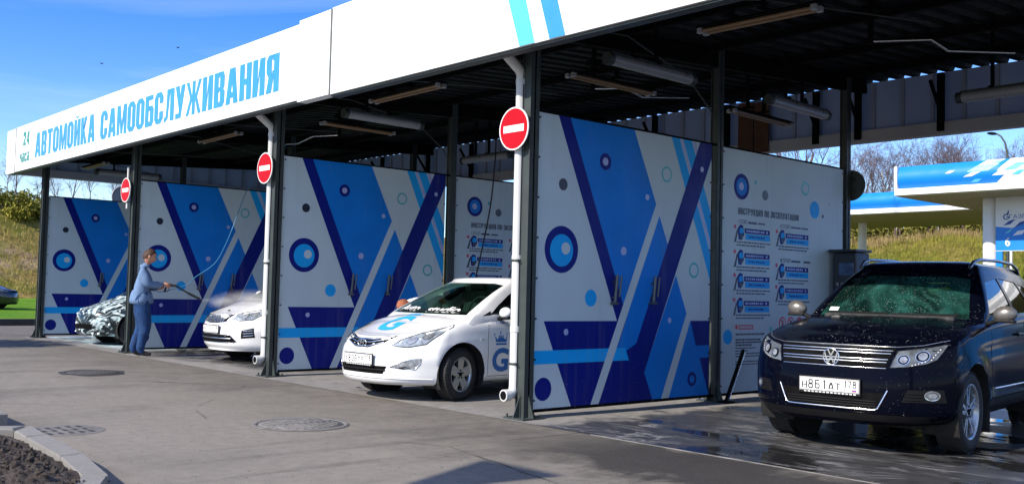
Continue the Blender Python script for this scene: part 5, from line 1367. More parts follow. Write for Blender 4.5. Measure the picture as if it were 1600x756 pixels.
headlamp(c, [(0.472, 0.728), (0.512, 0.864), (0.60, 0.880), (0.72, 0.902), (0.812, 0.925), (0.80, 0.87), (0.77, 0.80), (0.71, 0.765), (0.59, 0.737)],
         [(0.56, 0.795, 0.042), (0.68, 0.825, 0.047)], [(0.62 + i * 0.02, 0.752 + i * 0.0085, 0.0042) for i in range(5)] + [(0.735 + i * 0.010, 0.80 + i * 0.02, 0.0042) for i in range(5)])
lg_ = c.patch('lower_grille', [(-0.448, 0.520), (0.448, 0.520), (0.375, 0.392), (-0.375, 0.392)], 'x', M_RIMDK, eps=0.002)
m = MB()
for z in (0.41, 0.43, 0.45): c.line('', [(-0.38, z), (0.38, z)], 'x', 0.006, None, mb=m, eps=0.003)
m.build_each('slat', M_PLASTIC, lg_)
m = MB(); c.line('', [(-0.465, 0.545), (-0.395, 0.395), (-0.37, 0.382), (0.37, 0.382), (0.395, 0.395), (0.465, 0.545)], 'x', 0.0085, None, mb=m, eps=0.006); m.build('chrome_trim', M_CHROME, c.t)
c.patch('bumper_skirt', [(-0.78, 0.345), (0.78, 0.345), (0.72, 0.285), (-0.72, 0.285)], 'x', M_PLASTIC, eps=0.004)
m = MB(); c.line('', [(-0.82, 0.352), (0.82, 0.352)], 'x', 0.004, None, mb=m, eps=0.003); m.build('skirt_lip', M_BLACKCAR, c.t)
for sg in (1, -1):
    fp = [(0.56, 0.455), (0.60, 0.555), (0.82, 0.56), (0.835, 0.455)]
    fr_ = c.patch('fog_lamp_surround', fp if sg > 0 else mir(fp), 'x', M_PLASTIC, eps=0.003)
    m = MB()
    for z in (0.475, 0.50, 0.525): c.line('', [(sg * 0.58, z), (sg * 0.69, z)], 'x', 0.005, None, mb=m, eps=0.004)
    m.build_each('slat', M_PLASTIC, fr_)
    m = MB()
    for rr, mi, e in ((0.047, 0, 0.006), (0.039, 1, 0.009), (0.024, 2, 0.012)): m.add([c.hit('x', sg * 0.752 + a, 0.512 + b * 0.85, e)[0] for a, b in circle(0, 0, rr, rr, 24)], [tuple(range(24))], mi)
    m.build('fog_lamp', [M_CHROME, M_LAMPGREY, M_LAMPIN], c.t, fix=False)
c.plate(c.hit('x', 0, 0.555, 0)[0].x - 0.012, 0.553, 'Н861АТ', '178', True)
side_lines(c, [('door_gap', [(1.44, 0.42), (1.42, 0.80), (1.50, 1.08)]), ('door_gap', [(2.57, 0.42), (2.58, 1.13)]), ('door_gap', [(3.42, 1.15), (3.30, 0.80), (3.12, 0.60), (3.08, 0.42)]), ('door_gap', [(1.40, 0.44), (3.10, 0.44)])])
for sd in ('y', '-y'):
    c.patch('sill_cladding', [(1.36, 0.31), (3.06, 0.31), (3.06, 0.43), (1.36, 0.43)], sd, M_PLASTIC, eps=0.006)
    m = MB(); c.line('', [(1.5, 0.515), (2.54, 0.515)], sd, 0.008, None, mb=m, eps=0.004); c.line('', [(2.60, 0.515), (3.06, 0.515)], sd, 0.008, None, mb=m, eps=0.004); m.build_each('chrome_side_strip', M_CHROME, c.t)
handles(c, (2.32, 3.28), 0.985, M_BLACKCAR)
c.mirror(1.50, 0.985, 1.18, M_SATIN, 0.92)
c.interior(1.44, 2.35, 1.10, 0.70)
wipers(c, [((-0.58, 1.142), (0.0, 1.152)), ((0.05, 1.142), (0.62, 1.152))])
m = MB(); v, f = c.patch_geo([(-0.62, 1.165), (-0.52, 1.165), (-0.52, 1.200), (-0.62, 1.200)], 'x', 0.006, c.cbvh); m.add(v, f); m.build('windscreen_sticker', M_PLATE, c.t)
p_ = c.hit('x', 0.0, 1.49, -0.03, c.cbvh)[0]
m = MB(); m.box(p_ + Vector((0.08, 0.0, -0.03)), (0.03, 0.22, 0.06), 0, bev=0.012); m.build('inside_mirror', M_PLASTIC, c.t)
M_RAIL = P('roof_rail_metal', (0.35, 0.36, 0.38), 0.25, 0.9, 0.1, 6)
for sg in (1, -1):
    zt = c.hit('z', 2.6, sg * 0.50, 0, c.cbvh)[0].z
    pts = [(2.02, sg * 0.535, 1.615), (2.12, sg * 0.54, 1.672), (2.3, sg * 0.545, 1.700), (2.9, sg * 0.545, 1.712), (3.5, sg * 0.535, 1.700), (3.75, sg * 0.52, 1.66), (3.85, sg * 0.515, 1.60)]
    m = MB(); m.tube(pts, 0.017, 10); m.build('roof_rail', M_RAIL, c.t)
for sg in (1, -1):
    m = MB(); m.box((1.345, sg * 0.80, 0.235), (0.012, 0.20, 0.20), 0, bev=0.004); m.build('mud_flap', M_BLACK, c.t)
m = MB(); m.box((2.2, 0, 0.24), (3.4, 1.2, 0.08)); m.build('underbody', M_LINER, c.t)
c.finalize()
# ---------------------------------------------------------------- the white car with blue lettering
M_DECAL = P('blue_decal', (0.012, 0.13, 0.42), 0.4, 0, 0.05, 5); M_DECALLT = P('light_blue_decal', (0.03, 0.36, 0.68), 0.4, 0, 0.05, 5)
SED = dict(W=0.85, L=4.37, plan=(0.52, 2.9), rplan=(0.3, 3.0), hw=[(0.4, 0.825), (0.9, 0.845), (2.0, 0.85), (3.4, 0.845), (4.2, 0.80)], levels=0,
    inset=[(0, 0.09), (0.05, 0.04), (0.18, 0.018), (0.34, 0.012), (0.5, 0.0), (0.66, 0.0), (0.76, 0.012), (0.88, 0.028), (0.95, 0.05), (1.0, 0.085)],
    rlean=[(0, 0.08), (0.3, 0.0), (0.7, 0.03), (1.0, 0.14)], lean=[(0.17, 0.10), (0.235, 0.03), (0.30, 0.012), (0.42, 0.0), (0.52, 0.012), (0.62, 0.042), (0.70, 0.10), (0.76, 0.18), (0.84, 0.28)],
    zs=[(0, 0.725), (0.12, 0.745), (0.35, 0.795), (0.70, 0.865), (1.0, 0.912), (1.3, 0.94), (2.2, 0.975), (3.3, 1.0), (4.3, 0.99)], zb=[(0, 0.19), (0.5, 0.185), (1.0, 0.20), (3.4, 0.21), (4.3, 0.28)],
    crown=[(0.12, 0.0), (0.35, 0.040), (0.7, 0.075), (1.05, 0.075), (1.4, 0.03), (4.3, 0.0)], crease=0.006, wx=(0.85, 3.42), wr=0.306, arch=0.362, rimr=0.196, tw=0.19, tf=0.825, flare=0.010, paint=M_WHITECAR,
    cab=[(0.88, 0.80, 4.0, 0.80), (0.98, 0.92, 3.92, 0.78), (1.10, 1.13, 3.80, 0.72), (1.22, 1.36, 3.64, 0.65), (1.33, 1.59, 3.42, 0.585), (1.39, 1.73, 3.25, 0.545)], wsbow=0.15, roof=1.456,
    ws=[(-0.68, 0.985), (0.68, 0.985), (0.655, 1.06), (0.55, 1.35), (0.40, 1.372), (-0.40, 1.372), (-0.55, 1.35), (-0.655, 1.06)], wsx=(0.5, 2.2), rw=[(-0.52, 1.06), (0.52, 1.06), (0.46, 1.31), (-0.46, 1.31)], rwx=(3.0, 4.4),
    side=[[(1.34, 0.992), (1.52, 1.10), (1.78, 1.235), (2.0, 1.315), (2.33, 1.345), (2.33, 1.02)], [(2.40, 1.02), (2.40, 1.345), (2.75, 1.33), (3.02, 1.25), (3.22, 1.06)]])
def sedan_front_G(c):
    pass
c = Car('parked_car', 'white car with blue crowned letters on its bonnet and door, standing beside the nearest downpipe', SED, (-2.297, -0.489), radians(3.5))
def fivespoke(m, R, y, f): spokes(5, 0.046, 0.060, 0.0, 0.062, 0.25)(m, R, y, f)
c.wheels(fivespoke, steer=radians(-11))
gp = [(-0.42, 0.738), (-0.30, 0.728), (-0.15, 0.700), (0.15, 0.700), (0.30, 0.728), (0.42, 0.738), (0.33, 0.660), (0.12, 0.597), (-0.12, 0.597), (-0.33, 0.660)]
gr = c.patch('grille', gp, 'x', M_RIMDK, eps=0.003)
m = MB()
c.line('', [(-0.40, 0.725), (-0.15, 0.686), (0.15, 0.686), (0.40, 0.725)], 'x', 0.0075, None, mb=m, eps=0.008)
c.line('', [(-0.37, 0.698), (-0.13, 0.655), (0.13, 0.655), (0.37, 0.698)], 'x', 0.0075, None, mb=m, eps=0.008)
c.line('', [(-0.33, 0.662), (-0.12, 0.612), (0.12, 0.612), (0.33, 0.662)], 'x', 0.0065, None, mb=m, eps=0.007)
m.build_each('chrome_bar', M_CHROME, gr)
m = MB(); zc = 0.648; p0 = c.hit('x', 0, zc, 0)[0].x - 0.02
for a, b in (((0.078, 0.040), 0.0),): m.tube([(p0 + 0.004 * 0, 0.078 * cos(q), zc + 0.041 * sin(q)) for q in [2 * pi * i / 32 for i in range(32)]], 0.006, 8, 0, closed=True)
for y in (-0.028, 0.028): m.bar((p0, y - 0.012, zc - 0.034), (p0, y + 0.012, zc + 0.034), 0.014, 0.008, 0, (1, 0, 0))
m.bar((p0, -0.03, zc - 0.006), (p0, 0.03, zc + 0.008), 0.012, 0.008, 0, (1, 0, 0)); m.build('emblem', M_CHROME, c.t)
headlamp(c, [(0.435, 0.628), (0.49, 0.695), (0.60, 0.775), (0.70, 0.838), (0.755, 0.872), (0.768, 0.85), (0.766, 0.77), (0.725, 0.655), (0.60, 0.618)], [(0.60, 0.690, 0.048), (0.69, 0.740, 0.044)], [(0.51, 0.67, 0.012)], M_LAMPLT)
lg_ = c.patch('lower_grille', [(-0.425, 0.402), (0.425, 0.402), (0.37, 0.312), (-0.37, 0.312)], 'x', M_RIMDK, eps=0.002)
m = MB(); c.line('', [(-0.40, 0.357), (0.40, 0.357)], 'x', 0.010, None, mb=m, eps=0.004); m.build_each('slat', M_PLASTIC, lg_)
m = MB(); c.line('', [(-0.78, 0.262), (-0.40, 0.268), (0.40, 0.268), (0.78, 0.262)], 'x', 0.007, None, mb=m, eps=0.002); m.build('bumper_crease', M_WHITECAR, c.t)
for sg in (1, -1):
    fp = [(0.455, 0.392), (0.56, 0.452), (0.66, 0.488), (0.722, 0.492), (0.715, 0.44), (0.67, 0.372), (0.60, 0.388)]
    f_ = c.patch('fog_lamp', fp if sg > 0 else mir(fp), 'x', M_LAMPIN, eps=0.003, rim=M_CHROME, rimr=0.005)
    fp = [(0.50, 0.386), (0.60, 0.404), (0.645, 0.382), (0.58, 0.375)]
    c.patch('fog_lamp_shade', fp if sg > 0 else mir(fp), 'x', M_PLASTIC, parent=f_, eps=0.006)
c.plate(c.hit('x', 0, 0.47, 0)[0].x - 0.014, 0.462, 'Т836ТР', '178', False)
side_lines(c, [('door_gap', [(1.26, 0.25), (1.25, 0.70), (1.30, 0.93)]), ('door_gap', [(2.36, 0.25), (2.37, 0.97)]), ('door_gap', [(1.26, 0.27), (3.0, 0.27)])])
m = MB(); c.line('', [(-0.70, 0.80), (-0.42, 0.765), (-0.2, 0.752), (0.2, 0.752), (0.42, 0.765), (0.70, 0.80)], 'x', 0.003, None, mb=m, eps=-0.001); m.build('hood_gap', M_SEAMDK, c.t)
handles(c, (2.2, 3.1), 0.80, M_WHITECAR)
c.mirror(1.47, 0.905, 1.02, M_WHITECAR, 0.82)
c.interior(1.18, 2.15, 0.97, 0.64)
wipers(c, [((-0.5, 1.0), (0.02, 1.015)), ((0.05, 1.0), (0.58, 1.01))])
for sg, mt in ((1, M_PLASTIC),):
    for sd in ('y', '-y'): c.patch('mirror_corner', [(1.20, 0.975), (1.36, 1.035), (1.36, 0.985)], sd, M_PLASTIC, tgt=c.cbvh, eps=0.004)
def fit_on(c, m, geo_body, d, a0, a1, b0, b1, mi, bold=0.0, eps=0.004, flipa=False):
    T = text_geo(geo_body, bold)
    c.shape_on(m, T, d, lambda a, b: (lerp(a0, a1, a), lerp(b0, b1, b)), mi, eps)
def crown_geo():
    # little crown: band and three points with balls
    v = []; f = []
    def add(p): 
        b = len(v); v.extend(p); f.append(tuple(range(b, b + len(p))))
    add([(0.08, 0), (0.92, 0), (0.92, 0.14), (0.08, 0.14)])
    add([(0.08, 0.22), (0.20, 0.22), (0.20, 0.40), (0.0, 0.74)]); add([(0.20, 0.22), (0.80, 0.22), (0.80, 0.38), (0.66, 0.60), (0.5, 0.42), (0.34, 0.60), (0.20, 0.38)]); add([(0.80, 0.22), (0.92, 0.22), (1.0, 0.74), (0.80, 0.40)])
    add([(0.40, 0.42), (0.60, 0.42), (0.5, 0.86)])
    for cx, cy in ((0.0, 0.80), (0.34, 0.64), (0.5, 0.92), (0.66, 0.64), (1.0, 0.80)): add(circle(cx, cy, 0.055, 0.07, 10))
    return v, f
CG = crown_geo()
for sd in ('y', '-y'):
    # letters read from the outside: on the left flank (+y in the design frame) the viewer's right is the car's back
    s_ = 1 if sd == 'y' else -1
    m = MB(); a0, a1 = (1.33, 1.60) if s_ > 0 else (1.60, 1.33)
    fit_on(c, m, 'G', sd, a0, a1, 0.315, 0.60, 0, 0.035, 0.003)
    c.shape_on(m, CG, sd, lambda a, b: (lerp(a0 + 0.03 * s_, a1 - 0.03 * s_, a), 0.635 + 0.16 * b), 0, 0.003)
    ring = circle(0, 0, 1, 1, 28); b = len(m.v)
    for rr in (0.10, 0.088): m.v += [tuple(c.hit(sd, 1.80 + a * rr, 0.74 + q * rr, 0.003)[0]) for a, q in ring]
    for i in range(28): m.f.append((b + i, b + (i + 1) % 28, b + 28 + (i + 1) % 28, b + 28 + i)); m.m.append(0); m.sm.append(False)
    o = m.build('door_lettering', M_DECAL, c.t, fix=False)
    m = MB(); fit_on(c, m, 'luxe', sd, *( (1.42, 1.62) if s_ > 0 else (1.62, 1.42)), 0.885, 0.925, 0, 0.0, 0.003); m.build('door_lettering', M_DECAL, c.t, fix=False)
m = MB(); c.shape_on(m, text_geo('G', 0.035), 'z', lambda a, b: (lerp(0.34, 0.80, b), lerp(-0.24, 0.12, a)), 0, 0.004)
c.shape_on(m, CG, 'z', lambda a, b: (0.83 + 0.17 * b, lerp(-0.20, 0.08, a)), 0, 0.004); m.build('bonnet_lettering', M_DECALLT, c.t, fix=False)
m = MB()
T1 = text_geo('Auto', 0.02); T2 = text_geo('studio', 0.02)
c.shape_on(m, T1, 'x', lambda a, b: (lerp(-0.58, -0.16, a) + 0.02 * b, 1.005 + 0.075 * b), 0, 0.004, c.cbvh); m.build('windscreen_lettering', M_PLATE, c.t, fix=False); m = MB()
c.shape_on(m, T2, 'x', lambda a, b: (lerp(0.02, 0.52, a) + 0.02 * b, 1.002 + 0.070 * b), 0, 0.004, c.cbvh); m.build('windscreen_lettering', M_PLATE, c.t, fix=False)
for sg in (1, -1):
    m = MB(); p = c.hit('y' if sg > 0 else '-y', 1.16, 0.70, 0.003)[0]; m.box(p, (0.07, 0.008, 0.03), 0, bev=0.003); m.build('side_badge', M_CHROME, c.t)
m = MB(); m.box((2.2, 0, 0.20), (3.3, 1.1, 0.06)); m.build('underbody', M_LINER, c.t)
c.finalize()
# ---------------------------------------------------------------- the white car being rinsed
S3 = dict(SED); S3['W'] = 0.86
S3['zs'] = [(a, b + 0.06) for a, b in SED['zs']]; S3['lean'] = [(a + 0.05, b * 0.8) for a, b in SED['lean']]; S3['cab'] = [(a + 0.06, b, d, e) for a, b, d, e in SED['cab']]; S3['roof'] = 1.51
S3['ws'] = [(a, b + 0.06) for a, b in SED['ws']]; S3['rw'] = [(a, b + 0.06) for a, b in SED['rw']]; S3['side'] = [[(a, b + 0.06) for a, b in w] for w in SED['side']]
S3['plan'] = (0.50, 2.9)
c = Car('parked_car', 'white car with a mesh grille, being rinsed beside the second downpipe', S3, (-8.22, 0.46), radians(2))
c.wheels(fivespoke, detail=False)
gp = [(-0.42, 0.79), (-0.2, 0.775), (0, 0.765), (0.2, 0.775), (0.42, 0.79), (0.36, 0.665), (0.14, 0.64), (-0.14, 0.64), (-0.36, 0.665)]
gr = c.patch('grille', gp, 'x', M_RIMDK, eps=0.003, rim=M_CHROME)
m = MB()
for i in range(-9, 10):
    for s_ in (1, -1):
        a, b = (i * 0.045 - 0.055 * s_, 0.655), (i * 0.045 + 0.055 * s_, 0.775)
        if abs(a[0]) < 0.37 and abs(b[0]) < 0.40: c.line('', [a, b], 'x', 0.0035, None, mb=m, eps=0.006)
m.build('grille_mesh', M_CHROME, gr)
headlamp(c, [(0.44, 0.70), (0.46, 0.79), (0.60, 0.845), (0.74, 0.885), (0.79, 0.885), (0.79, 0.80), (0.72, 0.705), (0.58, 0.685)], [(0.60, 0.765, 0.05), (0.70, 0.79, 0.045)], (), M_LAMPLT)
lg_ = c.patch('lower_grille', [(-0.47, 0.455), (0.47, 0.455), (0.56, 0.345), (0.50, 0.325), (-0.50, 0.325), (-0.56, 0.345)], 'x', M_RIMDK, eps=0.002, rim=M_CHROME, rimr=0.006)
m = MB(); c.line('', [(-0.48, 0.395), (0.48, 0.395)], 'x', 0.013, None, mb=m, eps=0.006); m.build('slat', M_CHROME, lg_)
for sg in (1, -1):
    fp = [(0.62, 0.40), (0.63, 0.53), (0.76, 0.575), (0.77, 0.42)]
    f_ = c.patch('fog_lamp_surround', fp if sg > 0 else mir(fp), 'x', M_PLASTIC, eps=0.003)
    m = MB()
    for z in (0.44, 0.48, 0.52): c.line('', [(sg * 0.65, z), (sg * 0.755, z + 0.015)], 'x', 0.008, None, mb=m, eps=0.006)
    m.build_each('slat', M_CHROME, f_)
c.plate(c.hit('x', 0, 0.52, 0)[0].x - 0.014, 0.535, 'Р075ТО', '178', False)
m = MB(); m.sphere(c.hit('x', 0.02, 0.835, 0.004)[0], 0.03, 8, 0, (0.4, 1.5, 0.5)); m.build('emblem', M_PLASTIC, c.t)
side_lines(c, [('door_gap', [(1.26, 0.25), (1.25, 0.70), (1.30, 0.98)])])
c.mirror(1.40, 0.93, 1.09, M_WHITECAR); c.interior(1.18, 2.15, 1.03, 0.64)
m = MB(); m.box((2.2, 0, 0.20), (3.3, 1.1, 0.06)); m.build('underbody', M_LINER, c.t)
c.finalize()
# ---------------------------------------------------------------- the foam covered car
def make_foam():
    k = NT('soap_foam_on_dark_paint')
    f = k.noise(3.4, 7, 0.6, dist=2.2, stretch=(0.8, 1, 1.2)); g = k.noise(16, 4, 0.6)
    X, Y, Z = k.xyz()
    thr = k.rng(Z, 0.3, 0.95, 0.555, 0.455)
    mk = k.rng(k.math('SUBTRACT', f, thr), -0.040, 0.050)
    foamc = k.mix(k.rng(g, 0.3, 0.7), (0.25, 0.40, 0.45), (0.66, 0.75, 0.77))
    k.set('Base Color', k.mix(mk, (0.010, 0.018, 0.022), foamc)); k.set('Roughness', k.rng(mk, 0, 1, 0.15, 0.75))
    k.set('Subsurface Weight', 0.0)
    k.bump(k.math('ADD', k.math('MULTIPLY', mk, 0.8), k.math('MULTIPLY', k.math('MULTIPLY', g, mk), 0.6)), 0.9, 0.03)
    return k.mat
M_FOAM = make_foam()
S4 = dict(SED); S4['paint'] = M_FOAM; S4['plan'] = (0.62, 2.4)
c = Car('parked_car', 'car covered in white soap foam in the farthest bay, beside the man', S4, (-13.32, -0.02), radians(0))
c.wheels(fivespoke, detail=False)
c.patch('lower_grille', [(-0.45, 0.42), (0.45, 0.42), (0.40, 0.325), (-0.40, 0.325)], 'x', M_RIMDK, eps=0.006)
for sg in (1, -1):
    hp = [(0.46, 0.64), (0.55, 0.74), (0.77, 0.86), (0.77, 0.74), (0.70, 0.66)]
    c.patch('headlamp', hp if sg > 0 else mir(hp), 'x', M_FOAM, eps=0.01)
c.interior(1.18, 2.15, 0.97, 0.64); c.mirror(1.40, 0.92, 1.035, M_FOAM)
m = MB(); rr = random.Random(3)
for q in range(16):
    y = rr.uniform(-0.78, 0.80); z = rr.choice((rr.uniform(0.30, 0.44), rr.uniform(0.2, 0.26), rr.uniform(0.5, 0.8)))
    p, n = c.hit('x', y, z, 0.0); s_ = rr.uniform(0.015, 0.045)
    m.sphere(p, s_, 6, 0, (0.7, rr.uniform(0.8, 1.8), rr.uniform(0.5, 1.1)))
    if rr.random() < 0.4: m.tube([p, p - Vector((0, 0, 0.05)), p - Vector((0, 0, 0.10))], [s_ * 0.6, s_ * 0.4, 0.004], 6)
M_FOAMW = P('white_soap_foam', (0.60, 0.70, 0.72), 0.8, 0, 0.15, 20, 0.3)
tag(m.build('foam_lumps', M_FOAMW, c.t), kind='stuff')
m = MB(); m.box((2.2, 0, 0.20), (3.3, 1.1, 0.06)); m.build('underbody', M_LINER, c.t)
c.finalize()
# ---------------------------------------------------------------- dark car on the lawn far left
S5 = dict(SED); S5['paint'] = M_DARKCAR; S5['plan'] = (0.6, 2.4)
c = Car('parked_car', 'dark car standing on the lawn at the far left edge', S5, (-33.1, 4.25), radians(150))
c.t.location.z = 0.14
c.wheels(spokes(7, 0.03, 0.035), detail=False)
headlamp(c, [(0.44, 0.66), (0.52, 0.75), (0.70, 0.81), (0.80, 0.80), (0.80, 0.73), (0.70, 0.66)], [(0.62, 0.73, 0.05)])
c.patch('grille', [(-0.4, 0.70), (0.4, 0.70), (0.36, 0.62), (-0.36, 0.62)], 'x', M_RIMDK, eps=0.003)
c.interior(1.18, 2.15, 0.97, 0.64); c.mirror(1.40, 0.92, 1.035, M_DARKCAR)
c.finalize()
# ================================================================ people
M_SKIN = P('skin', (0.50, 0.235, 0.155), 0.5, 0, 0.08, 12); M_HAIR = P('reddish_brown_hair', (0.050, 0.020, 0.010), 0.7, 0, 0.35, 40, 0.5, 120)
M_SHIRT = P('pale_blue_shirt', (0.12, 0.20, 0.35), 0.85, 0, 0.12, 22, 0.35, 26); M_JEANS = P('blue_jeans', (0.003, 0.036, 0.130), 0.9, 0, 0.35, 14, 0.4, 40); M_SHOE = P('dark_shoes', (0.02, 0.018, 0.018), 0.6)
M_WSHIRT = P('white_shirt', (0.78, 0.78, 0.79), 0.85, 0, 0.06, 14, 0.3, 24); M_DTROU = P('dark_trousers', (0.02, 0.022, 0.03), 0.9, 0, 0.2, 14)
M_HAIRRED = P('short_reddish_hair', (0.30, 0.095, 0.045), 0.7, 0, 0.2, 40); M_EYE = P('eye_dark', (0.02, 0.015, 0.012), 0.3); M_LIP = P('lips', (0.36, 0.12, 0.10), 0.5)
def skin_mesh(verts, edges, root):
    me = bpy.data.meshes.new('skeleton'); me.from_pydata([v[0] for v in verts], edges, []); ob = bpy.data.objects.new('skeleton', me); COL.objects.link(ob)
    md = ob.modifiers.new('skin', 'SKIN'); md.use_smooth_shade = True; md.branch_smoothing = 0.6
    for i, v in enumerate(verts):
        d = me.skin_vertices[0].data[i]; r = v[1]; d.radius = r if isinstance(r, tuple) else (r, r); d.use_root = (i == root)
    ss = ob.modifiers.new('sub', 'SUBSURF'); ss.levels = 2; ss.render_levels = 2
    out = bpy.data.meshes.new_from_object(ob.evaluated_get(bpy.context.evaluated_depsgraph_get()))
    V = [v.co.copy() for v in out.vertices]; F = [tuple(p.vertices) for p in out.polygons]
    bpy.data.objects.remove(ob); bpy.data.meshes.remove(me); bpy.data.meshes.remove(out)
    return V, F
def head_geo(m, c, fw, up, r, mi_skin, mi_eye, mi_lip):
    fw = Vector(fw).normalized(); up = Vector(up); up = (up - fw * up.dot(fw)).normalized(); sd = up.cross(fw); c = Vector(c)
    def W3(f, s_, u): return c + fw * f * r + sd * s_ * r + up * u * r
    n = 16; vs = []; fs = []
    for i in range(n + 1):
        th = pi * i / n
        for j in range(24):
            ph = 2 * pi * j / 24
            u = cos(th) * 1.22; rad = sin(th)
            f = cos(ph) * rad; s_ = sin(ph) * rad * 0.80
            if u < -0.15: k = 1 - 0.26 * min(1, (-0.15 - u) / 0.9); s_ *= k; f = f * (k + 0.02) + 0.10 * min(1, (-0.15 - u))
            if f < 0: f *= 1.05
            if f > 0.55 and abs(s_) < 0.3 and -0.05 < u < 0.25: f -= 0.05 * (1 - abs(s_) / 0.3)
            vs.append(W3(f, s_, u))
    for i in range(n):
        for j in range(24): fs.append((i * 24 + j, i * 24 + (j + 1) % 24, (i + 1) * 24 + (j + 1) % 24, (i + 1) * 24 + j))
    m.add(vs, fs, mi_skin, True)
    m.add([W3(0.93, -0.06, 0.16), W3(0.93, 0.06, 0.16), W3(0.93, 0.17, -0.30), W3(0.93, -0.17, -0.30), W3(1.22, 0, -0.24), W3(1.0, 0, 0.15), W3(1.02, 0, -0.36)], [(0, 5, 4, 3), (5, 1, 2, 4), (3, 4, 6), (4, 2, 6), (0, 1, 5)], mi_skin, True)
    R = Matrix((fw, sd, up)).transposed()
    for s_ in (-1, 1):
        m.sphere(W3(0.86, s_ * 0.32, 0.10), r * 0.10, 6, mi_eye, (0.6, 1.3, 0.7), R)
        m.sphere(W3(0.90, s_ * 0.32, 0.27), r * 0.07, 5, mi_eye, (0.5, 2.6, 0.5), R)
        m.sphere(W3(-0.02, s_ * 0.82, -0.02), r * 0.24, 6, mi_skin, (0.75, 0.35, 1.15), R)
    m.sphere(W3(0.93, 0, -0.56), r * 0.10, 6, mi_lip, (0.5, 2.2, 0.6), R)
    return W3
def hair_geo(m, c, fw, up, r, mi, low_front=0.55, low_back=-0.75, grow=1.10):
    fw = Vector(fw).normalized(); up = Vector(up); up = (up - fw * up.dot(fw)).normalized(); sd = up.cross(fw); c = Vector(c); n = 12; vs = []; fs = []
    for i in range(n + 1):
        t = i / n
        for j in range(28):
            ph = 2 * pi * j / 28; cf = cos(ph)
            low = low_front if cf > 0.55 else (lerp(-0.15, low_front, max(0, (cf - 0.0) / 0.55)) if cf > 0 else lerp(-0.15, low_back, -cf))
            th1 = math.acos(max(-1, min(1, low / 1.22))); th = th1 * t
            g = grow + 0.05 * noise.noise(Vector((cos(ph) * 3, sin(ph) * 3, th * 4))); g = lerp(g, 1.0, max(0, t - 0.85) / 0.15)
            u = cos(th) * 1.22 * g; rad = sin(th) * g; f = cf * rad; s_ = sin(ph) * rad * 0.82
            if f < 0: f *= 1.06
            vs.append(c + fw * f * r + sd * s_ * r + up * u * r)
    for i in range(n):
        for j in range(28): fs.append((i * 28 + j, i * 28 + (j + 1) % 28, (i + 1) * 28 + (j + 1) % 28, (i + 1) * 28 + j))
    m.add(vs, fs, mi, True)
def hand_geo(m, w, d, pn, mi, curl=1.0, sgn=1, k=1.0):
    """hand from wrist w along d, palm normal pn (the side the fingers close to)"""
    w = Vector(w); d = Vector(d).normalized(); pn = Vector(pn); pn = (pn - d * pn.dot(d)).normalized(); s_ = d.cross(pn) * sgn
    R = Matrix((d, s_, pn)).transposed()
    m.sphere(w + d * 0.045 * k, 0.05 * k, 7, mi, (1.05, 0.80, 0.36), R)
    for i, (o, L) in enumerate(((-0.030, 0.070), (-0.010, 0.080), (0.010, 0.074), (0.029, 0.058))):
        p = w + d * 0.082 * k + s_ * o * k; pts = [p - d * 0.03 * k, p]; a = 0.25 * curl
        for q in range(3): p = p + (d * cos(a) + pn * sin(a)) * L * k * (0.42, 0.32, 0.26)[q]; a += 0.62 * curl; pts.append(p)
        m.tube(pts, [0.0095 * k, 0.0095 * k, 0.0088 * k, 0.008 * k, 0.006 * k], 7, mi)
    p = w + d * 0.03 * k - s_ * 0.032 * k
    m.tube([p, p + d * 0.03 * k - s_ * 0.022 * k, p + d * 0.055 * k - s_ * 0.022 * k + pn * 0.02 * k, p + d * 0.075 * k - s_ * 0.008 * k + pn * 0.036 * k], [0.013 * k, 0.011 * k, 0.0095 * k, 0.007 * k], 7, mi)
def classify(V, F, segs):
    """material per face: nearest limb segment; segs = (a, b, mat, radius)"""
    out = []
    for f in F:
        c = sum((V[i] for i in f), Vector()) / len(f); best = None
        for a, b, mt, r in segs:
            ab = b - a; t = max(0, min(1, (c - a).dot(ab) / ab.length_squared)); d = (c - (a + ab * t)).length / r
            if best is None or d < best[0]: best = (d, mt)
        out.append(best[1])
    return out
def Vx(*a): return Vector(a)
# ---- the man with the lance: local frame x forward, y to his left, z up
FW = Vector((0.36, 0.93, 0)).normalized(); man = thing('person', 'man in a blue shirt and jeans standing by the post, aiming a spray lance', 'person', (-9.63, -0.15, 0.004), atan2(FW.y, FW.x))
J = dict(pel=(-0.03, 0, 0.985), sp=(-0.05, 0, 1.16), ch=(-0.03, 0, 1.38), nb=(0.0, 0, 1.54), nt=(0.035, 0, 1.62),
    hr=(-0.03, -0.10, 0.93), kr=(0.055, -0.115, 0.53), ar=(-0.03, -0.12, 0.11), fr=(0.05, -0.125, 0.055), tr=(0.17, -0.13, 0.045),
    hl=(-0.04, 0.10, 0.93), kl=(0.0, 0.12, 0.53), al=(-0.15, 0.13, 0.11), fl=(-0.07, 0.135, 0.055), tl=(0.04, 0.14, 0.045),
    sr=(-0.05, -0.195, 1.46), er=(0.07, -0.235, 1.23), wr=(0.315, -0.10, 1.255), sl=(-0.02, 0.195, 1.46), el=(0.10, 0.20, 1.21), wl=(0.215, 0.06, 1.165))
RD = dict(pel=(0.218, 0.188), sp=(0.222, 0.190), ch=(0.255, 0.200), nb=0.078, nt=0.066, hr=0.162, kr=0.108, ar=0.074, fr=0.045, tr=0.032, hl=0.162, kl=0.108, al=0.074, fl=0.050, tl=0.036, sr=0.112, er=0.080, wr=0.046, sl=0.112, el=0.080, wl=0.046)
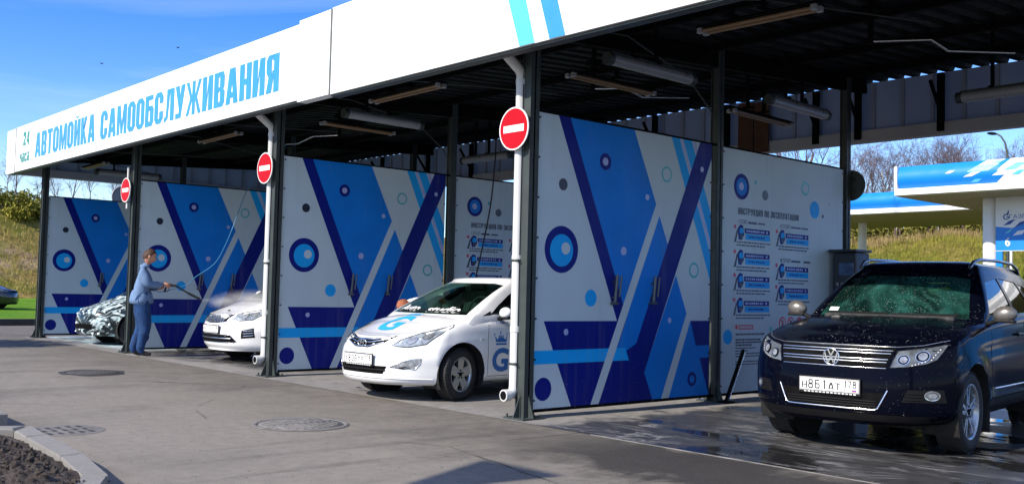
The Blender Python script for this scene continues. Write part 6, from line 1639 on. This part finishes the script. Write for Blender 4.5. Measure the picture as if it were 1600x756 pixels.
E_ = [('pel', 'sp'), ('sp', 'ch'), ('ch', 'nb'), ('nb', 'nt'), ('pel', 'hr'), ('hr', 'kr'), ('kr', 'ar'), ('ar', 'fr'), ('fr', 'tr'), ('pel', 'hl'), ('hl', 'kl'), ('kl', 'al'), ('al', 'fl'), ('fl', 'tl'), ('ch', 'sr'), ('sr', 'er'), ('er', 'wr'), ('ch', 'sl'), ('sl', 'el'), ('el', 'wl')]
MT = {('nb', 'nt'): 0, ('hr', 'kr'): 2, ('kr', 'ar'): 2, ('pel', 'hr'): 2, ('pel', 'hl'): 2, ('hl', 'kl'): 2, ('kl', 'al'): 2, ('ar', 'fr'): 3, ('fr', 'tr'): 3, ('al', 'fl'): 3, ('fl', 'tl'): 3}
def make_person(par, J, RD, E_, MT, mats, head, hands, hair, hairmat, hem=None):
    ks = list(J); V, F = skin_mesh([(J[k], RD[k]) for k in ks], [(ks.index(a), ks.index(b)) for a, b in E_], ks.index('pel'))
    def fold(v):
        q = noise.noise(Vector((v.x * 9, v.y * 9, v.z * 16))) * 0.012 + noise.noise(Vector((v.x * 22, v.y * 22, v.z * 30 + 4))) * 0.006
        return v + Vector((v.x, v.y, 0)).normalized() * q if v.z < 1.5 else v
    V = [fold(v) for v in V]
    rr = lambda k: RD[k] if isinstance(RD[k], float) else max(RD[k])
    mt = classify(V, F, [(Vector(J[a]), Vector(J[b]), MT.get((a, b), 1), (rr(a) + rr(b)) / 2) for a, b in E_])
    m = MB(); b = len(m.v); m.v += [tuple(v) for v in V]; m.f += F; m.m += mt; m.sm += [True] * len(F)
    c, fw, up, r = head; head_geo(m, c, fw, up, r, 0, 4, 5)
    for h in hands: hand_geo(m, *h)
    bd = m.build('body', mats, par, fix=False)
    m = MB(); hair_geo(m, c, fw, up, r, 0, *hair); m.build('hair', hairmat, par, fix=False)
    return bd
b_ = make_person(man, J, RD, E_, MT, [M_SKIN, M_SHIRT, M_JEANS, M_SHOE, M_EYE, M_LIP], ((0.075, 0.0, 1.725), (0.96, -0.05, -0.28), (0.2, 0, 1), 0.108),
    [(J['wr'], (1, 0.15, -0.1), (0.1, 0.9, -0.5), 0, 1.35, 1, 1.0), (J['wl'], (0.8, -0.6, 0.1), (0.3, -0.3, 0.9), 0, 1.3, 1, 1.0)], (0.70, -0.62, 1.06), M_HAIR)
# shirt hem and collar
m = MB(); n = 36; lay = []
for z, rx, ry in ((1.14, 0.172, 0.145), (1.06, 0.198, 0.176), (0.98, 0.210, 0.190), (0.91, 0.210, 0.190)):
    for i in range(n):
        a = 2 * pi * i / n; w = 1 + 0.045 * sin(5 * a + z * 9) * (1.12 - z) * 3
        m.v.append((-0.035 + ry * w * cos(a), rx * w * sin(a), z + 0.015 * cos(2 * a) * (z < 0.93)))
for k in range(3):
    for i in range(n): m.f.append((k * n + i, k * n + (i + 1) % n, (k + 1) * n + (i + 1) % n, (k + 1) * n + i)); m.m.append(0); m.sm.append(True)
o = m.build('shirt_hem', M_SHIRT, man, fix=False); sd_ = o.modifiers.new('thickness', 'SOLIDIFY'); sd_.thickness = 0.006
m = MB(); m.lathe([(0.078, 0.0), (0.082, 0.02), (0.074, 0.055), (0.070, 0.05)], 20, 0, 'z', (0.0, 0, 1.535)); m.build('collar', M_SHIRT, man)
def man_w(f, l, z): return man.location + FW * f + Vector((-FW.y, FW.x, 0)) * l + Vector((0, 0, z))
# the lance he holds
t = thing('spray_lance', 'black pressure washer lance with a trigger grip in the standing man\'s hands', 'spray lance', man_w(0.37, -0.05, 1.235), atan2(FW.y, FW.x))
m = MB(); m.bar((-0.07, 0.02, 0.02), (0.17, 0.0, -0.005), 0.045, 0.05, 0, bev=0.012); m.bar((0.0, 0.0, 0.0), (-0.035, 0.0, -0.12), 0.03, 0.035, 0, bev=0.01); m.tube([(0.03, 0, -0.02), (0.05, 0, -0.07), (0.0, 0, -0.115)], 0.006, 6); m.build('grip', M_BLACK, t)
m = MB(); m.tube([(0.15, 0, 0.0), (0.36, 0.01, -0.125)], 0.015, 10); m.tube([(0.36, 0.01, -0.125), (0.56, 0.02, -0.225)], 0.021, 10); m.cyl((0.56, 0.02, -0.225), (0.60, 0.022, -0.245), 0.014, 10); m.build('tube', M_BLACK, t)
m = MB(); m.cyl((0.595, 0.022, -0.243), (0.615, 0.023, -0.253), 0.012, 10); m.build('nozzle', M_INOX, t)
hose([tuple(man_w(0.29, -0.03, 1.25)), tuple(man_w(0.20, -0.02, 1.17)), tuple(man_w(0.30, 0.05, 1.12)), (-9.44, 0.55, 1.27), (-9.28, 0.62, 1.40), (-8.93, 0.80, 1.64), (-8.76, 0.9, 1.95), (-8.69, 1.0, 2.28), (-8.76, 1.15, 2.62), (-8.83, 1.3, 2.93), (-8.75, 1.5, 3.35), (-8.33, 1.79, 3.80)], 'blue hose rising in a curve from the standing man\'s lance to the roof', M_HOSE, 0.0065)
# water from the lance
M_DROP = P('water_droplets', (0.75, 0.82, 0.90), 0.1, 0, 0.02, 5)
m = MB(); rs = random.Random(11); tip = man_w(0.98, -0.03, 0.985); tgt = Vector((-8.55, 1.0, 0.98))
for q in range(900):
    tt = rs.random() ** 0.7; sp = 0.03 + 0.22 * tt
    p = tip.lerp(tgt, tt * 1.25) + Vector((rs.gauss(0, sp * 0.6), rs.gauss(0, sp * 0.7), rs.gauss(0.02 * tt, sp * 0.35))); s_ = rs.uniform(0.001, 0.003)
    m.add([p + Vector(v) * s_ for v in ((1, 0, 0), (-0.6, 0.8, 0), (-0.6, -0.8, 0), (0, 0, 1.1))], [(0, 2, 1), (0, 1, 3), (1, 2, 3), (2, 0, 3)])
for q in range(300):
    p = Vector((rs.uniform(-9.0, -7.3), 0.75 + abs(rs.gauss(0, 0.45)), 0)); p.z = 0.86 + 0.13 * min(1, (p.y - 0.5) / 1.0) + abs(rs.gauss(0, 0.06)); s_ = rs.uniform(0.0012, 0.004)
    m.add([p + Vector(v) * s_ for v in ((1, 0, 0), (-0.6, 0.8, 0), (-0.6, -0.8, 0), (0, 0, 1.1))], [(0, 2, 1), (0, 1, 3), (1, 2, 3), (2, 0, 3)])
tag(m.build('water_spray', M_DROP, fix=False), 'fine water spray between the lance and the rinsed white car', 'water spray', kind='stuff')
def mist(c, sc, rz, dens):
    k = NT('drifting_water_mist'); k.t.nodes.remove(k.b)
    pv = k.n('ShaderNodeVolumeScatter'); pv.inputs['Color'].default_value = (1, 1, 1, 1); pv.inputs['Anisotropy'].default_value = -0.35
    ln = k.n('ShaderNodeVectorMath', operation='LENGTH'); k.l(k.coord(), ln.inputs[0])
    fall = k.math('MULTIPLY', k.rng(ln.outputs['Value'], 0.0, 1.0, 1.0, 0.0), k.rng(ln.outputs['Value'], 0.0, 1.0, 1.0, 0.0))
    k.l(k.math('MULTIPLY', k.math('MULTIPLY', fall, k.rng(k.noise(2.2, 3), 0.35, 0.65, 0.3, 1.3)), dens), pv.inputs['Density']); k.l(pv.outputs[0], k.out.inputs['Volume'])
    m = MB(); m.sphere((0, 0, 0), 1.0, 10); o = m.build('water_mist', k.mat); o.location = c; o.scale = sc; o.rotation_euler = (0, 0, rz)
    tag(o, 'soft bright water mist drifting over the bonnet of the rinsed white car', 'mist', kind='stuff')
mist((-8.25, 1.25, 1.04), (0.95, 0.75, 0.20), 0.0, 3.0)
mist((-8.95, 0.98, 0.97), (0.42, 0.26, 0.16), 0.3, 5.0)
# ---- the person bending over beside the lettered white car
FW2 = Vector((0.22, -0.975, 0)).normalized(); per = thing('person', 'person in a white shirt bending down beside the lettered white car', 'person', (-3.78, 1.93, 0.004), atan2(FW2.y, FW2.x))
J2 = dict(pel=(-0.03, 0, 0.94), sp=(0.17, 0, 1.03), ch=(0.47, 0, 1.10), nb=(0.70, 0, 1.09), nt=(0.79, 0, 1.065), hr=(0.0, -0.10, 0.89), kr=(0.07, -0.12, 0.50), ar=(-0.02, -0.12, 0.10), fr=(0.06, -0.125, 0.05), tr=(0.18, -0.13, 0.04),
    hl=(0.0, 0.10, 0.89), kl=(0.10, 0.13, 0.50), al=(0.02, 0.14, 0.10), fl=(0.10, 0.145, 0.05), tl=(0.22, 0.15, 0.04), sr=(0.58, -0.19, 1.07), er=(0.70, -0.25, 0.92), wr=(0.62, -0.10, 0.74), sl=(0.58, 0.19, 1.09), el=(0.66, 0.38, 1.04), wl=(0.62, 0.56, 1.02))
make_person(per, J2, RD, E_, MT, [M_SKIN, M_WSHIRT, M_DTROU, M_SHOE, M_EYE, M_LIP], ((0.92, 0.03, 1.025), (0.15, 0.62, -0.75), (0.95, 0.1, 0.25), 0.110),
    [(J2['wr'], (-0.1, 0.5, -0.6), (0.3, 0.6, 0.4), 0, 0.8, 1, 1.0), (J2['wl'], (0.0, 1, -0.15), (0, -0.2, -1), 0, 0.35, 1, 1.0)], (0.85, -0.35, 1.03), M_HAIRRED)
# ================================================================ petrol station behind
M_GBLUE = P('station_blue', (0.005, 0.20, 0.66), 0.35, 0, 0.04, 1); M_GWHITE = P('station_white', (0.74, 0.75, 0.75), 0.4, 0, 0.04, 1); M_GCYAN = P('station_cyan', (0.10, 0.50, 0.66), 0.35); M_GMINT = P('station_mint', (0.25, 0.66, 0.55), 0.35); M_SOFFIT = P('station_soffit', (0.30, 0.27, 0.10), 0.6, 0, 0.06, 1); M_GDARK = P('station_dark_blue', (0.006, 0.05, 0.28), 0.4)
def station_canopy(name_label, x0, x1, y0, y1, z0, zt, checks):
    t = thing('petrol_station_canopy', name_label, 'canopy', (x0, y0, 0))
    lx, ly = x1 - x0, y1 - y0
    m = MB(); m.box((lx / 2, ly / 2, z0 + 0.02), (lx - 0.1, ly - 0.1, 0.04)); m.build('soffit', M_SOFFIT, t)
    m = MB(); m.box((lx / 2, ly / 2, z0 + 0.135), (lx, ly, 0.21), 0, bev=0.02); m.box((0.04, ly / 2, (z0 + zt) / 2 + 0.1), (0.10, ly, zt - z0 - 0.2)); m.build('white_frame', M_GWHITE, t)
    m = MB(); n = 12; prof = []
    for i in range(n + 1):
        a = i / n; prof.append((-0.05 - 0.22 * sin(pi * (0.12 + 0.80 * a)), lerp(z0 + 0.26, zt, a)))
    vs = []
    for (yy, z) in prof: vs += [(0.10, yy + 0.28, z), (lx - 0.05, yy + 0.28, z)]
    fs = [(2 * i, 2 * i + 1, 2 * i + 3, 2 * i + 2) for i in range(n)]
    b = len(vs); vs += [(0.10, 0.6, z0 + 0.26), (lx - 0.05, 0.6, z0 + 0.26), (0.10, 0.6, zt), (lx - 0.05, 0.6, zt)]
    fs += [(0, b, b + 1, 1), (2 * n, 2 * n + 1, b + 3, b + 2), (b, b + 2, b + 3, b + 1)]
    vs_l = [2 * i for i in range(n + 1)]; fs += [tuple(vs_l + [b + 2, b])]
    m.add(vs, fs, 0, False); f_ = m.build('fascia', M_GBLUE, t, sharp=40)
    m = MB(); m.box((lx / 2, ly / 2 + 0.4, (z0 + zt) / 2 + 0.1), (lx - 0.3, ly - 0.9, zt - z0 - 0.25)); m.build('roof', M_GWHITE, t)
    if checks:
        def onf(x, a, e): # point on the curved fascia
            a_ = max(0, min(1, a)); return (x, 0.28 - 0.05 - 0.22 * sin(pi * (0.12 + 0.80 * a_)) - e, lerp(z0 + 0.26, zt, a_))
        m = MB()
        def quad(xa, xb, a0, a1, sl, mi, e=0.006):
            xa -= 0.42; xb -= (0.42 if xb < 8 else 0); k = 5; b = len(m.v)
            for i in range(k + 1):
                aa = lerp(a0, a1, i / k); s_ = sl * (i / k); m.v += [onf(xa + s_, aa, e), onf(xb + s_, aa, e)]
            for i in range(k): m.f.append((b + 2 * i, b + 2 * i + 1, b + 2 * i + 3, b + 2 * i + 2)); m.m.append(mi); m.sm.append(True)
        quad(3.55, lx - 0.1, 0.0, 0.48, 0.42, 0); quad(3.6, lx - 0.1, 0.48, 0.998, 0.35, 0, 0.008)
        quad(2.72, 3.35, 0.52, 0.80, 0.32, 2, 0.010); quad(3.05, 3.6, 0.80, 0.995, 0.2, 0, 0.009); quad(3.42, 3.62, 0.82, 0.97, 0.14, 2, 0.012); quad(2.60, 2.86, 0.32, 0.50, 0.28, 0, 0.010)
        quad(2.05, 2.22, 0.52, 0.64, 0.14, 0, 0.010); quad(3.80, 4.15, 0.50, 0.78, 0.32, 1, 0.014); quad(3.45, 3.95, 0.30, 0.46, 0.20, 0, 0.012); quad(4.02, 4.22, 0.28, 0.46, 0.2, 1, 0.014); quad(4.45, 4.62, 0.30, 0.48, 0.2, 1, 0.014); quad(4.75, 5.0, 0.84, 0.98, 0.15, 1, 0.014); quad(2.8, 3.0, 0.08, 0.2, 0.15, 1, 0.012); quad(3.0, 3.6, 0.1, 0.3, 0.2, 3, 0.010)
        quad(5.5, 6.0, 0.2, 0.5, 0.3, 1, 0.014); quad(6.4, 6.7, 0.6, 0.8, 0.2, 2, 0.014)
        m.build('checker_pattern', [M_GWHITE, M_GCYAN, M_GMINT, M_GBLUE], f_, fix=False)
    return t
t = station_canopy('petrol station canopy with a bulging blue fascia and white checks, above the black car', -7.95, 24.0, 23.3, 30.4, 4.60, 5.56, True)
for x in (2.10, 12.0, 22.0):
    for y in (2.2,):
        m = MB(); m.cyl((x, y, 0), (x, y, 4.60), 0.22, 24); m.build('column', M_GWHITE, t)
t = station_canopy('long flat blue petrol station canopy, the farther one at the right post', -30.0, -6.1, 33.4, 41.4, 5.0, 5.95, False)
for x in (3.0, 13.0, 21.5):
    m = MB(); m.cyl((x, 4.5, 0), (x, 4.5, 5.0), 0.2, 20); m.build('column', M_GWHITE, t)
t = thing('pump_number_board', 'hanging white and blue board with the figure 6, beside the station column', 'sign', (-5.58, 25.28, 2.9))
m = MB(); m.box((1.0, 0.0, 0.92), (2.0, 0.10, 1.84), 0, bev=0.01); m.build('board', M_GWHITE, t)
m = MB(); Y_ = -0.053
def bq(pts, mi, e=0.0): m.poly([(a, Y_ - e, b) for a, b in pts], mi)
bq([(0.004, 0.02), (1.996, 0.02), (1.996, 1.05), (1.2, 0.98), (0.50, 0.72), (0.004, 0.78)], 0); bq([(0.22, 0.80), (0.42, 0.95), (0.62, 1.0), (0.44, 0.84)], 1, 0.002); bq([(0.55, 0.72), (0.80, 0.82), (1.0, 0.96), (0.74, 0.90)], 1, 0.002); bq([(0.28, 0.56), (0.44, 0.68), (0.52, 0.68), (0.38, 0.56)], 2, 0.002); bq([(0.52, 0.48), (0.66, 0.62), (0.90, 0.66), (0.80, 0.52)], 3, 0.002); bq([(0.95, 0.60), (1.10, 0.74), (1.40, 0.78), (1.25, 0.64)], 2, 0.002); bq([(1.1, 0.30), (1.3, 0.46), (1.7, 0.48), (1.5, 0.34)], 3, 0.002)
m.text('6', (0.29, Y_ - 0.003, 0.16), (1, 0, 0), (0, 0, 1), 0.155, 0.27, 3, 0.02)
m.text('ГАЗПРОМ', (0.42, Y_ - 0.003, 1.02), (1, 0, 0), (0, 0, 1), 0.98, 0.125, 1, 0.0)
# flame mark: a round G with a flame over it
ring = [(0.325 + 0.095 * cos(a), 1.075 + 0.095 * sin(a)) for a in [radians(d) for d in range(40, 345, 12)]]; rin = [(0.33 + 0.062 * cos(a), 1.072 + 0.062 * sin(a)) for a in [radians(d) for d in range(40, 345, 12)]]
for i in range(len(ring) - 1): bq([ring[i], ring[i + 1], rin[i + 1], rin[i]], 1, 0.003)
bq([(0.33, 1.05), (0.42, 1.05), (0.42, 1.085), (0.33, 1.085)], 1, 0.004); bq([(0.355, 1.13), (0.40, 1.17), (0.41, 1.23), (0.385, 1.31), (0.365, 1.22), (0.34, 1.18)], 1, 0.004)
m.build('print', [M_GBLUE, M_GDARK, M_GCYAN, M_GWHITE], t, fix=False)
m = MB(); m.box((0.10, 0.01, -1.45), (0.20, 0.09, 2.9), 0, bev=0.01); m.build('leg', M_GBLUE, t)
m = MB(); m.cyl((0.45, 0.0, -2.9), (0.45, 0.0, 0.02), 0.04, 12); m.build('pole', M_GWHITE, t)
# shop added out of frame so its blue front mirrors in car and floor
t = thing('reflector_shop', 'blue and white shop added out of view to be mirrored in the black car', 'shop', (5.6, 17.0, 0))
m = MB(); m.box((9.0, 4.0, 1.95), (18.0, 8.0, 3.9), 0, bev=0.02); m.build('wall', M_GBLUE, t)
m = MB(); m.box((9.0, 4.0, 4.1), (18.4, 8.4, 0.45), 0, bev=0.03); m.build('roof', M_GWHITE, t)
m = MB(); m.box((9.0, -0.03, 0.55), (18.0, 0.06, 0.5)); m.build('white_band', M_GWHITE, t)
for k_ in range(4):
    m = MB(); m.box((5.5 + k_ * 3.4, -0.03, 1.9), (2.4, 0.08, 1.6), 0, bev=0.02); w_ = m.build('window', M_GWHITE, t)
    m = MB(); m.box((5.5 + k_ * 3.4, -0.075, 1.9), (2.2, 0.02, 1.4)); m.build('pane', M_SCR, w_)
# street lamp on the bank
t = thing('street_lamp', 'tall grey street lamp with a curved arm behind the petrol station', 'street lamp', (-13.8, 47.1, terr(-13.8, 47.1) - 0.1))
zl = 10.25 - t.location.z
m = MB(); m.tube([(0, 0, 0), (0, 0, zl - 1.6), (-0.03, 0, zl - 1.0), (-0.14, 0, zl - 0.5), (-0.34, 0, zl - 0.15), (-0.55, 0, zl)], [0.09, 0.07, 0.06, 0.05, 0.045, 0.045], 10); m.build('pole', M_STEEL, t)
m = MB(); m.sphere((-0.80, 0, zl + 0.05), 0.15, 8, 0, (1.9, 0.9, 0.55), Matrix.Rotation(radians(10), 3, 'Y')); m.build('lamp_head', M_STEELDK, t)
# unseen board added behind the camera, shaped to throw the shadow on the asphalt
t = thing('shadow_board', 'unseen blue board on a tall pole, added to throw the angular asphalt shadow', 'sign', (1.60, -10.5, 0))
m = MB(); m.prism([(0.93 - 1.6, 6.27), (1.74 - 1.6, 6.30), (1.69 - 1.6, 5.79), (1.45 - 1.6, 5.50)], lambda a, b, tt: (a, -0.02 + tt, b), 0.04); m.build('board', M_GBLUE, t)
m = MB(); m.cyl((0.02, 0.06, 0), (0.02, 0.06, 6.25), 0.035, 12); m.build('pole', M_STEEL, t)
# ================================================================ trees, bushes, grass
M_BARK = P('bare_bark', (0.10, 0.062, 0.060), 0.9, 0, 0.3, 6); M_TWIG = P('purple_brown_twigs', (0.115, 0.085, 0.098), 0.9, 0, 0.2, 6); M_BIRCH = P('pale_birch_bark', (0.42, 0.38, 0.34), 0.8, 0, 0.4, 7)
def leafmat(name, a, b):
    k = NT(name); f = k.noise(0.9, 4); g = k.noise(7, 3); c = k.mix(k.rng(k.math('ADD', k.math('MULTIPLY', f, 0.5), k.math('MULTIPLY', g, 0.5)), 0.38, 0.62), a, b); k.set('Base Color', c); k.set('Roughness', 0.8); k.set('Specular IOR Level', 0.2); return k.mat
M_LEAF = leafmat('yellow_green_leaves', (0.075, 0.090, 0.010), (0.28, 0.25, 0.04)); M_DRY = leafmat('dry_grass', (0.20, 0.14, 0.055), (0.42, 0.32, 0.15)); M_OLIVE = leafmat('olive_thicket', (0.075, 0.080, 0.012), (0.25, 0.22, 0.045))
def bare_tree(name, H, seed, spread=0.5, thin=1.0, depth=4, lean=0.0, bark=M_BARK):
    r = random.Random(seed); tr = MB(); cr = MB()
    def grow(p, d, L, rad, lev):
        n = 4 if lev < 2 else 3; pts = [p]; q = Vector(p); dd = Vector(d)
        for i in range(n):
            dd = (dd + Vector((r.gauss(0, 0.13), r.gauss(0, 0.13), r.gauss(0.06 if lev else 0.0, 0.08)))).normalized(); q = q + dd * L / n; pts.append(Vector(q))
        rs_ = [rad * (1 - 0.65 * i / n) for i in range(n + 1)]
        (tr if lev == 0 else cr).tube(pts, rs_, 6 if lev == 0 else (4 if lev < 3 else 3), 0, False)
        if lev >= depth: return
        kids = (9, 5, 5, 4, 3)[lev]
        for i in range(kids):
            f = r.uniform(0.30, 1.0) if lev == 0 else r.uniform(0.2, 1.0); j = min(n - 1, int(f * n)); b = pts[j].lerp(pts[j + 1], f * n - j)
            ax = (pts[j + 1] - pts[j]).normalized(); a = r.uniform(0, 2 * pi); o = ax.orthogonal().normalized(); o2 = ax.cross(o); sd = o * cos(a) + o2 * sin(a); an = r.uniform(0.35, 0.9) * (spread * 1.6 if lev == 0 else 1)
            grow(b, (ax * cos(an) + sd * sin(an)), L * r.uniform(0.42, 0.68) * (1.0 if lev else 0.85 * (1.25 - 0.6 * f)), max(0.006, rad * (1 - 0.6 * f) * 0.55) * (thin if lev else 1), lev + 1)
    grow(Vector((0, 0, -0.3)), Vector((lean, 0, 1)), H * 0.86, H * 0.014, 0)
    t = new_obj(name); tr.build('trunk', bark, t, fix=False); cr.build('crown', M_TWIG, t, fix=False); return t
protos = [bare_tree('bare_tree', 8.0, 1, 0.42, 1.2), bare_tree('bare_tree', 8.0, 5, 0.5, 1.2), bare_tree('bare_tree', 8.0, 9, 0.36, 1.2, bark=M_BIRCH), bare_tree('bare_tree', 8.0, 14, 0.6, 1.1, lean=0.1)]
used = set()
def place_tree(k, x, y, H, label, rz, group=None, z=None):
    p = protos[k]
    o = p if k not in used else copy_tree(p)
    used.add(k); s_ = H / 8.0
    o.location = (x, y, terr(x, y) - 0.05 if z is None else z); o.rotation_euler = (0, 0, rz); o.scale = (s_ * 1.05, s_ * 1.05, s_)
    tag(o, label, 'tree', group); return o
rt = random.Random(4)
def along(u, dist, ox=0.0):
    # a point at a given distance, on the bearing of column u of the 1600 px wide photograph
    w = R3 @ Vector(((u - 800) / 1538.637, 0.055, -1.0)); h = Vector((w.x, w.y)).normalized(); return 7.378 + h.x * dist, -6.8105 + h.y * dist
for i, (u, d, H, k) in enumerate([(1336, 73, 6.9, 2), (1358, 77, 7.2, 0), (1378, 74, 7.0, 1), (1402, 78, 5.8, 3), (1430, 75, 6.8, 0), (1452, 77, 7.4, 1), (1476, 74, 6.8, 2), (1498, 78, 6.8, 3), (1345, 79, 7.6, 1), (1390, 75, 7.2, 2), (1418, 79, 7.4, 1), (1463, 79, 7.8, 3), (1487, 76, 7.4, 0)]):
    x, y = along(u, d); place_tree(k, x, y, H, 'bare purple brown tree in the row above the far blue station canopy', rt.uniform(0, 6), 'bare trees behind the petrol station')
for i, (u, d, H, k) in enumerate([(1556, 76, 5.8, 1), (1580, 77, 6.9, 3), (1602, 75, 6.6, 0), (1568, 79, 6.6, 2)]):
    x, y = along(u, d); place_tree(k, x, y, H, 'bare tree behind the street lamp, above the checked station fascia', rt.uniform(0, 6), 'bare trees by the street lamp')
x, y = along(1262, 39); place_tree(3, x, y, 8.6, 'bare tree with arching twigs seen over the top of the nearest wall', 2.0, z=0.0)
x, y = along(1200, 41); place_tree(1, x, y, 8.2, 'bare tree seen through the gap beside the brown plywood', 0.7, z=0.0)
for i, (u, d, H, k) in enumerate([(28, 66, 3.6, 0), (52, 69, 3.2, 1), (5, 70, 3.0, 3)]):
    x, y = along(u, d); place_tree(k, x, y, H, 'thin bare young tree on the crest of the earth bank at the far left', rt.uniform(0, 6), 'young trees on the left bank')
for i, (u, d, H, k) in enumerate([(96, 66, 3.2, 1), (122, 68, 3.6, 0), (148, 66, 3.4, 3), (172, 69, 3.3, 1), (196, 67, 3.4, 0)]):
    x, y = along(u, d); place_tree(k, x, y, H, 'thin bare tree seen through the opening above the farthest wall', rt.uniform(0, 6), 'trees behind the farthest wall')
def leaf_bush(name, label, x, y, w, h, n, mt, seed, grp=None, ls=0.10):
    r = random.Random(seed); t = thing(name, label, 'bush', (x, y, terr(x, y) - 0.1), r.uniform(0, 6), grp); m = MB(); st = MB()
    cl = [(r.gauss(0, w * 0.28), r.gauss(0, w * 0.28), r.uniform(0.25, 0.85) * h, r.uniform(0.2, 0.42) * w) for _ in range(9)]
    for c in cl: st.tube([(0, 0, 0), (c[0] * 0.5, c[1] * 0.5, c[2] * 0.6), (c[0], c[1], c[2])], [0.03, 0.02, 0.008], 5)
    for q in range(n):
        c = r.choice(cl); d = Vector((r.gauss(0, 1), r.gauss(0, 1), r.gauss(0, 0.8))); d = d.normalized() * c[3] * r.random() ** 0.4; p = Vector((c[0], c[1], c[2])) + d
        if p.z < 0: p.z = abs(p.z)
        a = Vector((r.gauss(0, 1), r.gauss(0, 1), r.gauss(0, 1))).normalized(); b = a.orthogonal().normalized(); s_ = ls * r.uniform(0.6, 1.4)
        m.add([p, p + a * s_ + b * s_ * 0.5, p + a * s_ * 2, p + a * s_ - b * s_ * 0.5], [(0, 1, 2, 3)])
    st.build('stem', M_BARK, t); m.build('foliage', mt, t, fix=False)
for i, (u, d, w, h) in enumerate([(2, 66, 2.4, 1.25), (20, 67, 2.2, 1.1), (36, 65, 2.0, 0.8), (52, 66, 2.2, 0.9), (66, 66, 1.8, 0.8)]):
    x, y = along(u, d); leaf_bush('bush', 'yellow green bush on the crest of the earth bank at the far left', x, y, w, h, 1300, M_LEAF, i, 'bushes on the left bank')
# dry grass tufts and thickets over the banks
def tufts(name, label, n, fn, mt, h0, h1, w, seed, cat='grass'):
    r = random.Random(seed); m = MB()
    for q in range(n):
        x, y = fn(r); z = terr(x, y) - 0.03; hh = r.uniform(h0, h1); a = r.uniform(0, 2 * pi); lx, ly = r.gauss(0, 0.25) * hh, r.gauss(0, 0.25) * hh; ww = w * r.uniform(0.5, 1.3)
        m.add([(x - ww * cos(a), y - ww * sin(a), z), (x + ww * cos(a), y + ww * sin(a), z), (x + lx, y + ly, z + hh)], [(0, 1, 2)])
    tag(m.build(name, mt, fix=False), label, cat, kind='stuff')
def left_bank(r): return r.uniform(-60, -46), r.uniform(2, 26)
def right_reeds(r):
    u = r.uniform(1310, 1600); d = r.uniform(62, 68); return along(u, d)
tufts('dry_grass', 'dry yellow grass and weeds over the earth bank at the left', 9000, left_bank, M_DRY, 0.08, 0.3, 0.018, 1)
tufts('green_weeds', 'green weeds growing on the earth bank at the left', 6000, left_bank, M_LEAF, 0.10, 0.35, 0.022, 2)
tufts('reeds', 'pale dry reeds along the bank behind the petrol station', 4500, lambda r: along(r.choice((r.gauss(1480, 30), r.gauss(1480, 30), r.gauss(1375, 20), r.uniform(1310, 1600))), r.uniform(69.5, 72)), M_DRY, 0.3, 0.9, 0.02, 3)
tufts('rough_grass', 'rough golden green grass over the slope behind the petrol station', 12000, lambda r: along(r.uniform(1300, 1620), r.uniform(58, 71)), M_LEAF, 0.15, 0.5, 0.018, 31)
r_ = random.Random(21); m = MB()
for q in range(420):
    x, y = along(r_.uniform(1300, 1620), r_.uniform(71, 77)); z = terr(x, y); hh = r_.uniform(1.2, 3.6); w_ = r_.uniform(0.4, 1.0)
    for k_ in range(80):
        p = Vector((x + r_.gauss(0, w_ * 0.5), y + r_.gauss(0, w_ * 0.5), z + hh * r_.random() ** 0.7)); a = Vector((r_.gauss(0, 1), r_.gauss(0, 1), r_.gauss(0, 1))).normalized(); b2 = a.orthogonal().normalized(); s_ = r_.uniform(0.05, 0.13)
        m.add([p, p + a * s_ + b2 * s_ * 0.6, p + a * s_ * 2, p + a * s_ - b2 * s_ * 0.6], [(0, 1, 2, 3)])
tag(m.build('thicket', M_OLIVE, fix=False), 'olive thicket of stems and young leaves behind the reeds', 'thicket', kind='stuff')
r_ = random.Random(8); m = MB()
for q in range(90):
    x, y = along(r_.uniform(1305, 1620), r_.uniform(71, 78)); z = terr(x, y); hh = r_.uniform(1.8, 3.2); m.tube([(x, y, z - 0.2), (x + r_.gauss(0, 0.15), y, z + hh * 0.5), (x + r_.gauss(0, 0.3), y, z + hh)], [0.09, 0.07, 0.03], 5, r_.choice((0, 0, 1)))
tag(m.build('thicket_stems', [M_BARK, M_BIRCH], fix=False), 'thin stems standing close together in the thicket behind the petrol station', 'wood', kind='stuff')
# a tree beside the road on the left, whose branch shadows reach the asphalt
leaf_bush('young_tree', 'young leafy tree left of the asphalt throwing shadows before the farthest bay', -14.2, -6.6, 2.6, 5.0, 1500, M_LEAF, 77, None, 0.16)
# birds
M_BIRD = P('dark_bird', (0.03, 0.03, 0.035), 0.8)
def bird(x, y, z, lab, s_, rz):
    m = MB(); m.sphere((0, 0, 0), 0.1, 7, 0, (1.8, 0.7, 0.7)); m.sphere((0.2, 0, 0.04), 0.055, 6, 0); m.tube([(0.25, 0, 0.04), (0.32, 0, 0.03)], [0.02, 0.004], 5)
    for sg in (1, -1): m.add([(0.10, sg * 0.04, 0.03), (-0.08, sg * 0.04, 0.03), (-0.10, sg * 0.30, 0.16), (0.06, sg * 0.28, 0.17), (-0.12, sg * 0.58, 0.10)], [(0, 1, 2, 3), (3, 2, 4)])
    m.add([(-0.15, 0.03, 0), (-0.15, -0.03, 0), (-0.36, -0.07, 0), (-0.36, 0.07, 0)], [(0, 1, 2, 3)])
    o = m.build('bird', M_BIRD, fix=False); o.location = (x, y, z); o.rotation_euler = (0.2, 0, rz); o.scale = (s_, s_, s_); tag(o, lab, 'bird')
bird(-77.84, 22.15, 19.69, 'small dark bird in the sky, the left and lower one', 0.55, 0.5)
bird(-75.7, 27.8, 21.74, 'small bird in the sky nearer the top edge of the fascia', 0.6, 2.0)
